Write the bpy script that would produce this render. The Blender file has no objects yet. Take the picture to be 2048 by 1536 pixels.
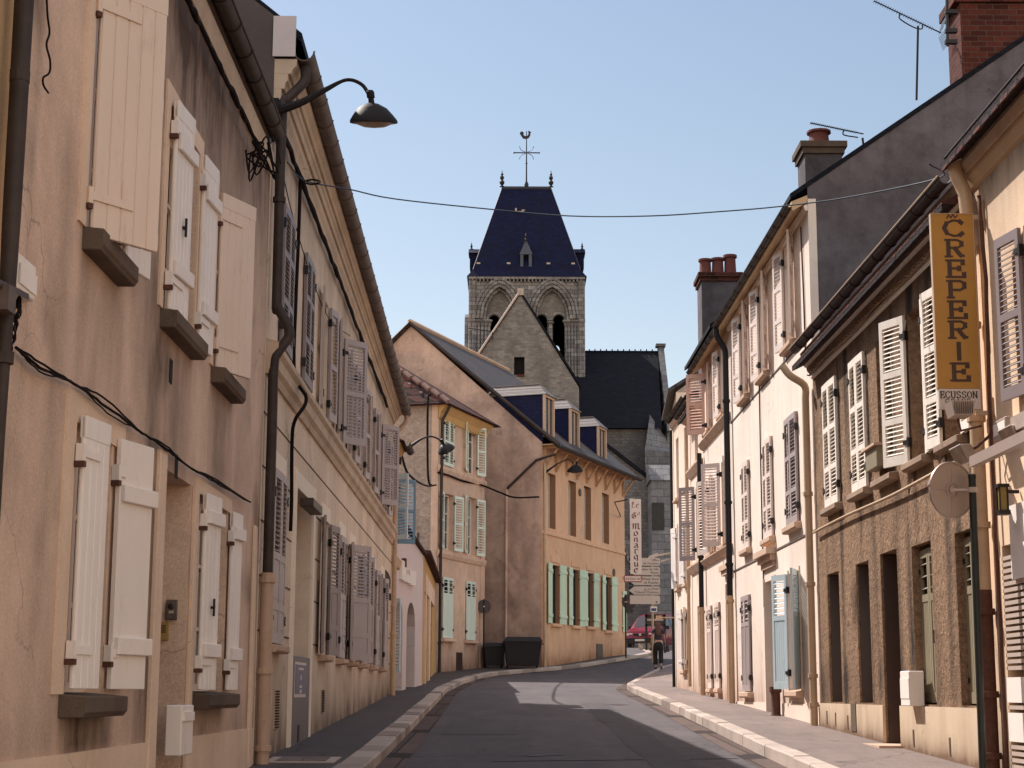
import bpy, math, random
from mathutils import Vector, Matrix, noise
R = math.radians
random.seed(7)
sc = bpy.context.scene
COL = sc.collection
# ------------------------------------------------------------------ camera model
F = 3400.0; PITCH = math.atan(617/3400.0); ROLL = .004; H = 1.35
cam = bpy.data.objects.new('camera', bpy.data.cameras.new('camera')); COL.objects.link(cam)
cam.data.sensor_width = 36; cam.data.lens = F*36/2048; cam.data.clip_start = .1; cam.data.clip_end = 6000
cam.matrix_world = Matrix.Translation((0,0,H)) @ Matrix.Rotation(R(90)+PITCH,4,'X') @ Matrix.Rotation(ROLL,4,'Z')
sc.camera = cam
GP = [(-400,-4),(-60,-1.8),(0,0),(50,1.55),(60,1.95),(66,2.3),(72,2.75),(80,3.15),(92,3.65),(110,4.2),(200,5.5),(5000,6)]
def g(y):
    for (a,b),(c,d) in zip(GP,GP[1:]):
        if y <= c: return b+(d-b)*(y-a)/(c-a)
    return GP[-1][1]
def ray(x,y):
    a=(x-1024)/F; b=-(y-768)/F
    a,b = a*math.cos(ROLL)-b*math.sin(ROLL), a*math.sin(ROLL)+b*math.cos(ROLL)
    return Vector((a, math.cos(PITCH)-b*math.sin(PITCH), math.sin(PITCH)+b*math.cos(PITCH)))
def at(x,y,Y):
    r = ray(x,y); return Vector((0,0,H))+r*(Y/r.y)
# ------------------------------------------------------------------ materials
def newmat(name):
    m = bpy.data.materials.new(name); m.use_nodes = True
    nt = m.node_tree; b = nt.nodes['Principled BSDF']; return m, nt, b
def N(nt, t, **k):
    n = nt.nodes.new(t)
    for a,v in k.items():
        if a in n.inputs.keys() if hasattr(n.inputs,'keys') else False: n.inputs[a].default_value = v
        else: setattr(n,a,v)
    return n
def c4(c): return (c[0],c[1],c[2],1)
def mix(nt, fac, a, b, mode='MIX'):
    n = nt.nodes.new('ShaderNodeMix'); n.data_type='RGBA'; n.blend_type=mode
    for s,v in ((0,fac),(6,a),(7,b)):
        if isinstance(v,(int,float)): n.inputs[s].default_value = v
        elif isinstance(v,tuple): n.inputs[s].default_value = c4(v)
        else: nt.links.new(v, n.inputs[s])
    return n.outputs[2]
def ramp(nt, v, lo, hi):
    n = nt.nodes.new('ShaderNodeMapRange'); n.inputs[1].default_value=lo; n.inputs[2].default_value=hi
    nt.links.new(v,n.inputs[0]); return n.outputs[0]
def noi(nt, vec, scale, detail=5, rough=.6):
    n = nt.nodes.new('ShaderNodeTexNoise'); n.inputs['Scale'].default_value=scale; n.inputs['Detail'].default_value=detail
    n.inputs['Roughness'].default_value=rough; nt.links.new(vec,n.inputs['Vector']); return n.outputs['Fac']
def mapped(nt, sx,sy,sz):
    tc = nt.nodes.new('ShaderNodeTexCoord'); mp = nt.nodes.new('ShaderNodeMapping')
    mp.inputs['Scale'].default_value=(sx,sy,sz); nt.links.new(tc.outputs['Object'],mp.inputs[0]); return mp.outputs[0]
def mul(nt,a,k,op='MULTIPLY'):
    n = nt.nodes.new('ShaderNodeMath'); n.operation=op
    for i,v in enumerate((a,k)):
        if isinstance(v,(int,float)): n.inputs[i].default_value=v
        else: nt.links.new(v,n.inputs[i])
    return n.outputs[0]
def bump(nt, b, h, strength, dist=.01):
    n = nt.nodes.new('ShaderNodeBump'); n.inputs['Strength'].default_value=strength; n.inputs['Distance'].default_value=dist
    nt.links.new(h,n.inputs['Height']); nt.links.new(n.outputs[0],b.inputs['Normal']); return n
def plaster(name, base, dark=None, dirt=(.07,.05,.04), blot=.5, streak=.35, grain=.25, bs=.4, bscale=45, rough=.9, attr=True, bd=.012, crack=.55):
    m,nt,b = newmat(name)
    base=(base[0],base[1],base[2]*.95)
    dark = dark or tuple(c*.62 for c in base)
    v1 = mapped(nt,1,1,1); v2 = mapped(nt,2.2,2.2,.28)
    n1 = ramp(nt, noi(nt,v1,.55,7,.65), .38,.68)
    col = mix(nt, mul(nt,n1,blot), base, dark)
    n2 = ramp(nt, noi(nt,v2,1.6,6,.6), .5,.78)
    col = mix(nt, mul(nt,n2,streak), col, dark)
    n3 = ramp(nt, noi(nt,v1,5,5,.75), .42,.72)
    n7 = ramp(nt, noi(nt,v1,2.1,6,.7), .48,.7)
    col = mix(nt, mul(nt,n7,.6*blot), col, dark)
    n8 = ramp(nt, noi(nt,v1,19,3,.8), .6,.72)
    col = mix(nt, mul(nt,n8,.35), col, dark)
    col = mix(nt, mul(nt,n3,.3*blot), col, tuple(min(1,c*1.25) for c in base))
    n4 = noi(nt,v1,bscale*1.7,3,.8)
    col = mix(nt, grain, col, mix(nt, ramp(nt,n4,.3,.7), tuple(c*.55 for c in base), tuple(min(1,c*1.3) for c in base)))
    if crack:
        nv = nt.nodes.new('ShaderNodeTexNoise'); nv.inputs['Scale'].default_value=1.1; nv.inputs['Detail'].default_value=6; nt.links.new(v1,nv.inputs['Vector'])
        va = nt.nodes.new('ShaderNodeVectorMath'); va.operation='MULTIPLY_ADD'; nt.links.new(nv.outputs['Color'],va.inputs[0]); va.inputs[1].default_value=(1.6,1.6,1.6); nt.links.new(v1,va.inputs[2])
        vo = nt.nodes.new('ShaderNodeTexVoronoi'); vo.feature='DISTANCE_TO_EDGE'; vo.inputs['Scale'].default_value=.42; nt.links.new(va.outputs[0],vo.inputs['Vector'])
        cr = nt.nodes.new('ShaderNodeMapRange'); cr.inputs[1].default_value=0; cr.inputs[2].default_value=.006; cr.inputs[3].default_value=1; cr.inputs[4].default_value=0; nt.links.new(vo.outputs['Distance'],cr.inputs[0])
        col = mix(nt, mul(nt,cr.outputs[0],mul(nt,ramp(nt,noi(nt,v1,.45,2,.5),.45,.6),crack)), col, tuple(c*.35 for c in dark))
    if attr:
        a = nt.nodes.new('ShaderNodeAttribute'); a.attribute_name='st'
        n5 = ramp(nt, noi(nt,mapped(nt,1.5,1.5,.5),3,6,.7), .25,.75)
        f = mul(nt, a.outputs['Fac'], mul(nt,n5,.75,'ADD')); f2 = nt.nodes.new('ShaderNodeClamp'); nt.links.new(f,f2.inputs[0])
        col = mix(nt, f2.outputs[0], col, dirt)
    nt.links.new(col,b.inputs['Base Color']); b.inputs['Roughness'].default_value=rough; b.inputs['Specular IOR Level'].default_value=.2
    h = mul(nt, noi(nt,v1,bscale,5,.75), mul(nt,noi(nt,v1,4,4,.6),.8),'ADD')
    bump(nt,b,h,bs,bd); return m
def simple(name, base, rough=.6, metal=0, var=.25, scale=6, bs=.08, bscale=60, dirt=None, st=1.0, spec=.5):
    m,nt,b = newmat(name)
    v = mapped(nt,1,1,st)
    col = mix(nt, ramp(nt,noi(nt,v,scale,5,.65),.3,.75), base, tuple(c*(1-var) for c in base))
    if dirt: col = mix(nt, mul(nt,ramp(nt,noi(nt,v,scale*3.1,6,.75),.58,.72),.5), col, dirt)
    nt.links.new(col,b.inputs['Base Color']); b.inputs['Roughness'].default_value=rough; b.inputs['Metallic'].default_value=metal
    b.inputs['Specular IOR Level'].default_value=spec
    if bs: bump(nt,b,noi(nt,v,bscale,4,.6),bs,.004)
    return m
def uvz(nt, tx, ty):
    tc = nt.nodes.new('ShaderNodeTexCoord'); sp = nt.nodes.new('ShaderNodeSeparateXYZ'); nt.links.new(tc.outputs['Object'],sp.inputs[0])
    u = mul(nt, mul(nt,sp.outputs[0],tx), mul(nt,sp.outputs[1],ty),'ADD')
    cb = nt.nodes.new('ShaderNodeCombineXYZ'); nt.links.new(u,cb.inputs[0]); nt.links.new(sp.outputs[2],cb.inputs[1]); return cb.outputs[0]
def blocks(name, c1, c2, mortar, bw, bh, ms, tx=1, ty=0, blot=.5, dark=(.03,.03,.035), bs=.5, off=.5, rough=.9, squash=.0, fr=2, wob=.02):
    m,nt,b = newmat(name)
    v = uvz(nt,tx,ty)
    w = nt.nodes.new('ShaderNodeTexNoise'); w.inputs['Scale'].default_value=1.3/bw; nt.links.new(v,w.inputs['Vector'])
    va = nt.nodes.new('ShaderNodeVectorMath'); va.operation='MULTIPLY_ADD'; nt.links.new(w.outputs['Color'],va.inputs[0])
    va.inputs[1].default_value=(wob,wob,wob); nt.links.new(v,va.inputs[2])
    br = nt.nodes.new('ShaderNodeTexBrick'); br.inputs['Scale'].default_value=1; br.inputs['Brick Width'].default_value=bw; br.inputs['Row Height'].default_value=bh
    br.inputs['Mortar Size'].default_value=ms; br.offset=off; br.inputs['Color1'].default_value=c4(c1); br.inputs['Color2'].default_value=c4(c2); br.inputs['Mortar'].default_value=c4(mortar)
    br.inputs['Mortar Smooth'].default_value=.3
    nt.links.new(va.outputs[0],br.inputs['Vector'])
    v1 = mapped(nt,1,1,1)
    col = mix(nt, mul(nt,ramp(nt,noi(nt,mapped(nt,1,1,.4),.8/bh*.2,7,.7),.42,.72),blot), br.outputs['Color'], dark)
    col = mix(nt, mul(nt,ramp(nt,noi(nt,v1,2.2/bh,5,.7),.4,.75),.4), col, dark)
    nt.links.new(col,b.inputs['Base Color']); b.inputs['Roughness'].default_value=rough; b.inputs['Specular IOR Level'].default_value=.15
    h = mul(nt, mul(nt,br.outputs['Fac'],-1), noi(nt,v1,6/bh,4,.6),'ADD'); bump(nt,b,h,bs,bh*.08); return m
M = {}
M['L0'] = plaster('ochre_render',(.55,.36,.2))
M['L1'] = plaster('stained_peach_render',(.80,.575,.46),(.36,.24,.185),(.095,.06,.045),blot=.95,streak=.7,grain=.4,bs=.45,bscale=30)
M['L1t'] = plaster('plain_beige_render',(.80,.60,.47),(.50,.36,.28),attr=False,blot=.5,bs=.2)
M['L2'] = plaster('cream_peach_render',(.82,.645,.515),(.46,.34,.265),(.12,.08,.06),blot=.65,streak=.5,grain=.2,bs=.12)
M['L2c'] = plaster('cornice_stone',(.60,.46,.355),(.28,.205,.155),attr=False,blot=.7,streak=.1,grain=.2,bs=.2)
M['L2g'] = plaster('dark_gable_render',(.105,.085,.085),attr=False,blot=.6,bs=.2)
M['white_r'] = plaster('pale_lintel_render',(.9,.76,.66),attr=False,blot=.2,streak=.1,grain=.1,bs=.1)
M['yel'] = plaster('yellow_ochre_render',(.62,.38,.17),attr=False,blot=.4)
M['lilac'] = plaster('lilac_grey_render',(.74,.62,.61),(.6,.49,.48),attr=False,blot=.3,streak=.2,grain=.1,bs=.15)
M['L3'] = plaster('salmon_render',(.78,.55,.43),(.46,.31,.24),(.17,.095,.065),blot=.9,streak=.45,grain=.15)
M['L3s'] = plaster('rough_grey_render',(.50,.39,.34),(.24,.18,.155),blot=1.0,streak=.2,grain=.5,bs=1,bscale=4,attr=False,bd=.08)
M['L5'] = plaster('orange_peach_render',(.82,.52,.355),(.52,.31,.20),(.24,.12,.065),blot=.5,streak=.6,grain=.1)
M['L5g'] = plaster('blotchy_pink_render',(.72,.51,.42),(.32,.21,.175),(.075,.048,.045),blot=1.0,streak=.5,grain=.15,attr=True)
M['R0'] = plaster('peach_render',(.80,.60,.44),(.66,.42,.28),blot=.5,streak=.5,grain=.15)
M['R1'] = plaster('brown_roughcast',(.36,.225,.145),(.10,.06,.038),(.04,.025,.018),blot=.9,streak=1.0,grain=.95,bs=1.0,bscale=12,bd=.08)
M['R1p'] = plaster('cream_plinth_render',(.66,.52,.39),(.45,.33,.23),(.18,.11,.07),blot=.5,streak=.75,grain=.2,bs=.2)
M['R1c'] = plaster('brown_cornice',(.30,.20,.14),(.14,.09,.065),attr=False,blot=.9,streak=.1)
M['R2'] = plaster('cream_white_render',(.82,.71,.645),(.62,.48,.41),(.34,.2,.14),blot=.5,streak=.6,grain=.12,bs=.08)
M['R3'] = plaster('pale_pink_render',(.80,.66,.59),(.60,.45,.39),(.38,.22,.15),blot=.35,streak=.35,grain=.08,bs=.08)
M['R4'] = plaster('pale_apricot_render',(.80,.66,.57),(.58,.44,.37),(.36,.22,.15),blot=.4,streak=.35,grain=.1,bs=.1)
M['R2g'] = plaster('dark_grey_gable_render',(.155,.138,.158),(.05,.042,.045),(.02,.015,.015),blot=1.0,streak=.9,grain=.12,bs=.2)
M['eaves'] = plaster('eaves_board',(.60,.42,.27),(.4,.26,.16),attr=False,blot=.4)
M['rubble'] = blocks('church_rubble_stone',(.29,.27,.25),(.175,.16,.152),(.225,.205,.19),.34,.17,.02,blot=.6,dark=(.09,.078,.075),wob=.14)
M['ashlar'] = blocks('church_cut_stone',(.38,.36,.345),(.19,.18,.178),(.07,.065,.065),.62,.31,.018,blot=.65,dark=(.07,.062,.066),wob=.01)
M['ashlar2'] = blocks('grey_buttress_stone',(.25,.25,.26),(.17,.17,.18),(.10,.10,.105),.8,.45,.02,blot=.4,wob=.02)
M['greywall'] = blocks('weathered_church_wall',(.25,.235,.23),(.17,.16,.16),(.15,.14,.14),.4,.2,.02,blot=.5,dark=(.04,.04,.045),wob=.16)
M['slateN'] = blocks('navy_slate',(.005,.009,.048),(.003,.005,.028),(.002,.002,.008),.35,.22,.012,blot=.4,dark=(.008,.008,.013),rough=.75,bs=.4)
M['slateC'] = blocks('dark_grey_slate',(.010,.012,.022),(.006,.008,.014),(.004,.004,.007),.35,.2,.012,blot=.4,dark=(.008,.008,.01),rough=.8,bs=.5)
M['slateG'] = blocks('grey_slate',(.10,.085,.085),(.07,.058,.058),(.025,.02,.02),.3,.2,.015,tx=.352,ty=.936,blot=.5,dark=(.05,.04,.035),rough=.6,bs=.5)
M['slateL'] = blocks('pale_dormer_slate',(.30,.26,.245),(.20,.17,.165),(.06,.05,.045),.34,.14,.012,tx=.352,ty=.936,blot=.2,rough=.55,bs=.5)
M['cheek'] = blocks('blue_slate_cheek',(.012,.016,.07),(.007,.009,.04),(.005,.006,.02),.25,.15,.01,tx=-.936,ty=.352,blot=.3,dark=(.01,.01,.02),rough=.6,bs=.3)
M['tile'] = blocks('brown_clay_tile',(.14,.05,.04),(.07,.028,.026),(.018,.01,.01),.22,.3,.03,tx=.6,ty=.8,blot=.4,bs=1.2,rough=.85)
M['brick'] = blocks('dark_red_brick',(.13,.035,.025),(.055,.016,.013),(.11,.07,.055),.24,.085,.008,tx=1,ty=1,blot=.3,dark=(.02,.008,.007),bs=.6,wob=.004)
M['asphalt'] = None
M['zinc'] = simple('weathered_zinc',(.16,.12,.105),.6,.2,.5,5,.15,30,dirt=(.05,.035,.03),spec=.3)
M['zincd'] = simple('dark_zinc',(.06,.042,.036),.6,.1,.5,5,.15,30,dirt=(.025,.017,.015),spec=.3)
M['pipeb'] = simple('beige_painted_pipe',(.52,.35,.25),.5,0,.2,4,.05,20,dirt=(.2,.12,.08))
M['pipew'] = simple('tan_painted_pipe',(.55,.38,.24),.5,0,.2,4,.05,20,dirt=(.2,.12,.08))
M['pipeg'] = simple('grey_green_pipe',(.10,.11,.115),.45,.3,.3,3,.05,20)
M['iron'] = simple('dark_iron',(.018,.013,.013),.5,.3,.3,10,.1)
M['rust'] = simple('rusty_iron',(.13,.05,.03),.8,.1,.5,20,.2)
M['black'] = simple('black_cable',(.014,.010,.010),.9,0,.2,spec=.1)
M['cableb'] = simple('tan_cable',(.35,.22,.15),.6,0,.3)
M['white'] = simple('aged_white_paint',(.86,.77,.70),.55,0,.08,3,.06,40,dirt=(.55,.42,.34),st=.3)
M['beigeS'] = simple('beige_painted_wood',(.76,.61,.50),.55,0,.10,3,.08,40,dirt=(.5,.33,.25),st=.25)
M['whiteS'] = simple('white_weathered_wood',(.86,.78,.72),.55,0,.10,4,.1,40,dirt=(.48,.36,.29),st=.2)
M['whiteR1'] = simple('flaking_white_shutter_paint',(.88,.79,.69),.6,0,.2,8,.15,60,dirt=(.3,.18,.12),st=.5)
M['mauve'] = simple('mauve_grey_paint',(.40,.33,.325),.5,0,.12,3,.04,40)
M['mauved'] = simple('dark_mauve_paint',(.24,.19,.19),.5,0,.12,3,.04,40)
M['cream'] = simple('cream_shutter_paint',(.78,.65,.58),.55,0,.12,4,.08,40,dirt=(.5,.33,.25),st=.4)
M['salmonS'] = simple('salmon_shutter_paint',(.74,.46,.36),.6,0,.12,4,.05)
M['blueS'] = simple('pale_blue_shutter_paint',(.50,.60,.64),.5,0,.12,3,.06,40,dirt=(.2,.3,.36),st=.3)
M['blue2'] = simple('light_blue_shutter_paint',(.56,.72,.84),.5,0,.1,3,.05)
M['green'] = simple('pale_green_shutter_paint',(.60,.76,.58),.5,0,.08,3,.05)
M['mint'] = simple('mint_white_shutter_paint',(.72,.82,.72),.5,0,.08,3,.05)
M['olive'] = simple('olive_beige_paint',(.26,.215,.14),.55,0,.15,3,.05,dirt=(.13,.1,.06),st=.3)
M['sill'] = plaster('grey_stone_sill',(.16,.115,.09),(.06,.042,.034),attr=False,blot=.9,bs=.5)
M['sillb'] = plaster('brown_stone_sill',(.40,.285,.215),(.16,.105,.08),attr=False,blot=.9,bs=.5)
M['sillc'] = plaster('cream_stone_sill',(.62,.44,.34),(.36,.23,.17),attr=False,blot=.8,bs=.3)
M['wood'] = simple('brown_door_wood',(.12,.06,.035),.6,0,.35,5,.1,40,st=.2)
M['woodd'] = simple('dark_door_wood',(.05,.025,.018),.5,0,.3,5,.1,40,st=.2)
M['timber'] = simple('tan_timber',(.55,.34,.2),.7,0,.3,5,.1,40)
M['reveal'] = plaster('brown_reveal',(.36,.2,.12),attr=False,blot=.2,streak=.1)
M['terra'] = simple('terracotta_pot',(.14,.035,.026),.8,0,.3,8,.1)
M['kerb'] = plaster('granite_kerb',(.54,.45,.41),(.28,.225,.20),(.10,.075,.065),blot=.85,streak=.1,grain=.45,bs=.35,bscale=60)
M['alu'] = simple('pale_metal',(.55,.45,.38),.4,.3,.2,5,.05)
M['sgrey'] = simple('sign_back_grey',(.42,.33,.28),.45,.25,.12,3,.03)
M['dgrey'] = simple('dark_sign_back',(.06,.045,.045),.5,.2,.2)
M['lampd'] = simple('black_lamp_paint',(.014,.010,.010),.6,0,.2,spec=.2)
M['lampg'] = simple('frosted_lamp_glass',(.42,.30,.22),.25,0,.5,9,.2)
M['plas'] = simple('dark_bin_plastic',(.010,.008,.009),.7,0,.2)
M['cab'] = simple('grey_cabinet_paint',(.115,.10,.105),.5,0,.15,3,.03,dirt=(.06,.05,.05))
M['gold'] = simple('ochre_sign_paint',(.46,.22,.035),.5,0,.15,4,.03)
M['brownp'] = simple('dark_brown_sign_paint',(.055,.022,.012),.5,0,.3,20)
M['signw'] = simple('off_white_sign',(.62,.52,.46),.45,0,.06,3,.02)
M['signp'] = simple('pale_pink_sign',(.74,.62,.55),.5,0,.06,3,.02)
M['red'] = simple('dark_red_paint',(.28,.03,.025),.5,0,.1)
M['redt'] = simple('maroon_letter_paint',(.15,.015,.015),.5,0,.1)
M['blueP'] = simple('blue_poster',(.03,.04,.16),.4,0,.3,30)
M['yellow'] = simple('yellow_lantern_plastic',(.26,.19,.05),.4,0,.3,15)
M['vred'] = simple('maroon_car_paint',(.20,.012,.035),.25,.2,.05,3,0)
M['tyre'] = simple('tyre_rubber',(.02,.018,.018),.8)
M['skin'] = simple('skin',(.45,.26,.19),.6,0,.1,5,.02)
M['hair'] = simple('auburn_hair',(.12,.045,.025),.5,0,.5,40,.3,200,st=.1)
M['navy'] = simple('dark_blue_cloth',(.035,.03,.05),.85,0,.3,10,.2)
M['blackc'] = simple('black_cloth',(.015,.012,.014),.9,0,.3,10,.2)
M['leather'] = simple('black_leather',(.012,.010,.011),.45)
M['roller'] = simple('grey_roller_shutter',(.55,.44,.37),.5,.1,.1,4,.03)
M['canopy'] = simple('taupe_awning_fabric',(.17,.12,.10),.8,0,.2,6,.1)
M['poster'] = simple('faded_red_poster',(.55,.16,.09),.5,0,.6,5,.02)
def glass():
    m,nt,b = newmat('dark_window_glass'); b.inputs['Base Color'].default_value=(.03,.026,.028,1); b.inputs['Roughness'].default_value=.08
    b.inputs['Specular IOR Level'].default_value=.7
    bump(nt,b,noi(nt,mapped(nt,1,1,1),2.5,2,.5),.08,.02); return m
M['glass'] = glass()
def curtain():
    m,nt,b = newmat('net_curtain'); col = mix(nt, ramp(nt,noi(nt,mapped(nt,30,30,.6),1,3,.5),.35,.65),(.38,.29,.24),(.2,.15,.13)); nt.links.new(col,b.inputs['Base Color']); return m
M['curtain'] = curtain()
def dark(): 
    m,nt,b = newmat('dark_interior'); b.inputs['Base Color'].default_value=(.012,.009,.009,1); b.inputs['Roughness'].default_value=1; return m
M['dark'] = dark()
def asphalt(name, base, patch, bs=.5):
    m,nt,b = newmat(name)
    v = mapped(nt,1,1,1); vl = mapped(nt,.9,.12,1)
    col = mix(nt, ramp(nt,noi(nt,v,.5,6,.65),.4,.7), base, patch)
    col = mix(nt, mul(nt,ramp(nt,noi(nt,vl,2.2,5,.6),.45,.7),.6), col, tuple(c*1.45 for c in base))
    col = mix(nt, mul(nt,ramp(nt,noi(nt,v,70,3,.8),.5,.72),.75), col, tuple(c*2.6 for c in base))
    col = mix(nt, mul(nt,ramp(nt,noi(nt,v,2.3,7,.75),.55,.66),.4), col, tuple(c*.5 for c in base))
    vo = nt.nodes.new('ShaderNodeTexVoronoi'); vo.feature='DISTANCE_TO_EDGE'; vo.inputs['Scale'].default_value=.45
    nv = nt.nodes.new('ShaderNodeTexNoise'); nv.inputs['Scale'].default_value=1.5; nt.links.new(v,nv.inputs['Vector'])
    va = nt.nodes.new('ShaderNodeVectorMath'); va.operation='MULTIPLY_ADD'; nt.links.new(nv.outputs['Color'],va.inputs[0]); va.inputs[1].default_value=(.9,.9,.9); nt.links.new(v,va.inputs[2])
    nt.links.new(va.outputs[0],vo.inputs['Vector'])
    cr = nt.nodes.new('ShaderNodeMapRange'); cr.inputs[1].default_value=.0; cr.inputs[2].default_value=.012; cr.inputs[3].default_value=.75; cr.inputs[4].default_value=0
    nt.links.new(vo.outputs['Distance'],cr.inputs[0])
    col = mix(nt, cr.outputs[0], col, tuple(c*.3 for c in base))
    nt.links.new(col,b.inputs['Base Color']); b.inputs['Roughness'].default_value=.85
    bump(nt,b,noi(nt,v,90,3,.8),bs,.006); return m
M['asphalt'] = asphalt('worn_asphalt',(.068,.056,.058),(.036,.030,.033))
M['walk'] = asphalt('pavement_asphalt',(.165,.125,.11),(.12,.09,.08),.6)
M['walk_shade'] = asphalt('shaded_pavement_asphalt',(.062,.048,.048),(.04,.032,.034),.6)  # darker copy of the pavement, left side shade put into its colour
M['setts'] = blocks('gutter_setts',(.17,.12,.10),(.10,.07,.06),(.05,.035,.03),.3,.16,.015,tx=1,ty=0,blot=.4)
M['earth'] = simple('ground_soil',(.12,.09,.07),.95,0,.3,2)
# ------------------------------------------------------------------ mesh helpers
class MB:
    def __init__(s): s.v=[]; s.f=[]; s.c=None
    def q(s,*p):
        n=len(s.v); s.v += [Vector(a) for a in p]; s.f.append(tuple(range(n,n+len(p))))
    def hexa(s,b,t):   # bottom 4 pts, top 4 pts
        n=len(s.v); s.v += [Vector(a) for a in b]+[Vector(a) for a in t]; k=len(b)
        s.f.append(tuple(n+i for i in reversed(range(k)))); s.f.append(tuple(n+k+i for i in range(k)))
        for i in range(k):
            j=(i+1)%k; s.f.append((n+i,n+j,n+k+j,n+k+i))
    def box(s,x0,x1,y0,y1,z0,z1):
        s.hexa([(x0,y0,z0),(x1,y0,z0),(x1,y1,z0),(x0,y1,z0)],[(x0,y0,z1),(x1,y0,z1),(x1,y1,z1),(x0,y1,z1)])
    def obox(s,c,ax,ay,az):  # centre, half axis vectors
        c=Vector(c); ax=Vector(ax); ay=Vector(ay); az=Vector(az)
        s.hexa([c-ax-ay-az,c+ax-ay-az,c+ax+ay-az,c-ax+ay-az],[c-ax-ay+az,c+ax-ay+az,c+ax+ay+az,c-ax+ay+az])
    def tube(s,path,r,seg=8,caps=True):
        path=[Vector(p) for p in path]; rr = r if isinstance(r,(list,tuple)) else [r]*len(path)
        n=len(s.v); up=Vector((0,0,1)); prev=None
        for i,p in enumerate(path):
            if i==0: d=path[1]-p
            elif i==len(path)-1: d=p-path[i-1]
            else: d=(path[i+1]-p).normalized()+(p-path[i-1]).normalized()
            if d.length<1e-9: d=Vector((0,0,1))
            d.normalize()
            if prev is None:
                a = d.cross(up) if abs(d.z)<.95 else d.cross(Vector((1,0,0)))
            else: a = prev - d*prev.dot(d)
            a.normalize(); prev=a; b=d.cross(a)
            for k in range(seg):
                t=2*math.pi*k/seg; s.v.append(p+(a*math.cos(t)+b*math.sin(t))*rr[i])
        for i in range(len(path)-1):
            for k in range(seg):
                k2=(k+1)%seg; s.f.append((n+i*seg+k,n+i*seg+k2,n+(i+1)*seg+k2,n+(i+1)*seg+k))
        if caps:
            s.f.append(tuple(n+k for k in reversed(range(seg)))); m=n+(len(path)-1)*seg; s.f.append(tuple(m+k for k in range(seg)))
    def lathe(s,c,prof,seg=12,axis=(0,0,1)):
        c=Vector(c); ax=Vector(axis).normalized(); a=ax.cross(Vector((0,0,1))) if abs(ax.z)<.9 else Vector((1,0,0)); a.normalize(); b=ax.cross(a)
        n=len(s.v)
        for r,h in prof:
            for k in range(seg):
                t=2*math.pi*k/seg; s.v.append(c+ax*h+(a*math.cos(t)+b*math.sin(t))*r)
        for i in range(len(prof)-1):
            for k in range(seg):
                k2=(k+1)%seg; s.f.append((n+i*seg+k,n+i*seg+k2,n+(i+1)*seg+k2,n+(i+1)*seg+k))
        s.f.append(tuple(n+k for k in reversed(range(seg)))); m=n+(len(prof)-1)*seg; s.f.append(tuple(m+k for k in range(seg)))
class Fr:   # facade frame: u along wall, d outward, z up
    def __init__(s,A,B=None,t=None,side=1):
        s.o=Vector((A[0],A[1],0)); s.t=(Vector((B[0]-A[0],B[1]-A[1],0)) if B else Vector((t[0],t[1],0)))
        s.L=s.t.length; s.t.normalize(); s.n=Vector((s.t.y,-s.t.x,0))*side
    def p(s,u,d,z): return s.o+s.t*u+s.n*d+Vector((0,0,z))
    def uz(s,x,y,d=0):
        r=ray(x,y); o=Vector((0,0,H)); k=((s.o+s.n*d-o).dot(s.n))/r.dot(s.n); q=o+r*k
        return (q-s.o).dot(s.t), q.z
    def u(s,x,y,d=0): return s.uz(x,y,d)[0]
    def z(s,x,y,d=0): return s.uz(x,y,d)[1]
    def box(s,mb,u0,u1,d0,d1,z0,z1):
        P=s.p; mb.hexa([P(u0,d0,z0),P(u1,d0,z0),P(u1,d1,z0),P(u0,d1,z0)],[P(u0,d0,z1),P(u1,d0,z1),P(u1,d1,z1),P(u0,d1,z1)])
    def prism(s,mb,prof,u0,u1):  # prof list of (d,z)
        mb.hexa([s.p(u0,d,z) for d,z in prof],[s.p(u1,d,z) for d,z in prof])
    def gy(s,u): return g(s.p(u,0,0).y)
def Ybox(mb,*a): mb.box(*a)
def thing(name,label,cat,loc=(0,0,0),group=None):
    o=bpy.data.objects.new(name,None); COL.objects.link(o); o.location=loc; o.empty_display_size=.2
    o['label']=label; o['category']=cat
    if group: o['group']=group
    return o
def rootloc(o):
    while o.parent: o=o.parent
    return o.location
def mesh(name,mb,mat,loc=Vector((0,0,0)),smooth=False,st=None):
    me=bpy.data.meshes.new(name); me.from_pydata([tuple(v-loc) for v in mb.v],[],mb.f); me.validate()
    import bmesh
    bm=bmesh.new(); bm.from_mesh(me); bmesh.ops.recalc_face_normals(bm,faces=bm.faces); bm.to_mesh(me); bm.free()
    me.materials.append(M[mat] if isinstance(mat,str) else mat)
    if smooth: me.polygons.foreach_set('use_smooth',[True]*len(me.polygons))
    return me
SPLIT={'window_surround','door_trim','air_slot','lintel','joint_line','colonnette','corner_buttress','plinth','slot','cooling_fin','door_surround','corner_quoin','gable','reveal','clamp','wall_bracket','window_light','wall_tie','white_band','shop_slat','roof_hook','bar','sill','coping','ridge_lead'}
def islands(mb):
    p=list(range(len(mb.v)))
    def find(a):
        while p[a]!=a: p[a]=p[p[a]]; a=p[a]
        return a
    for f in mb.f:
        r0=find(f[0])
        for v in f[1:]: p[find(v)]=r0
    gs={}
    for f in mb.f: gs.setdefault(find(f[0]),[]).append(f)
    out=[]
    for fs in gs.values():
        m=MB(); mp={}
        for f in fs:
            for v in f:
                if v not in mp: mp[v]=len(m.v); m.v.append(mb.v[v])
            m.f.append(tuple(mp[v] for v in f))
        out.append(m)
    return out
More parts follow.
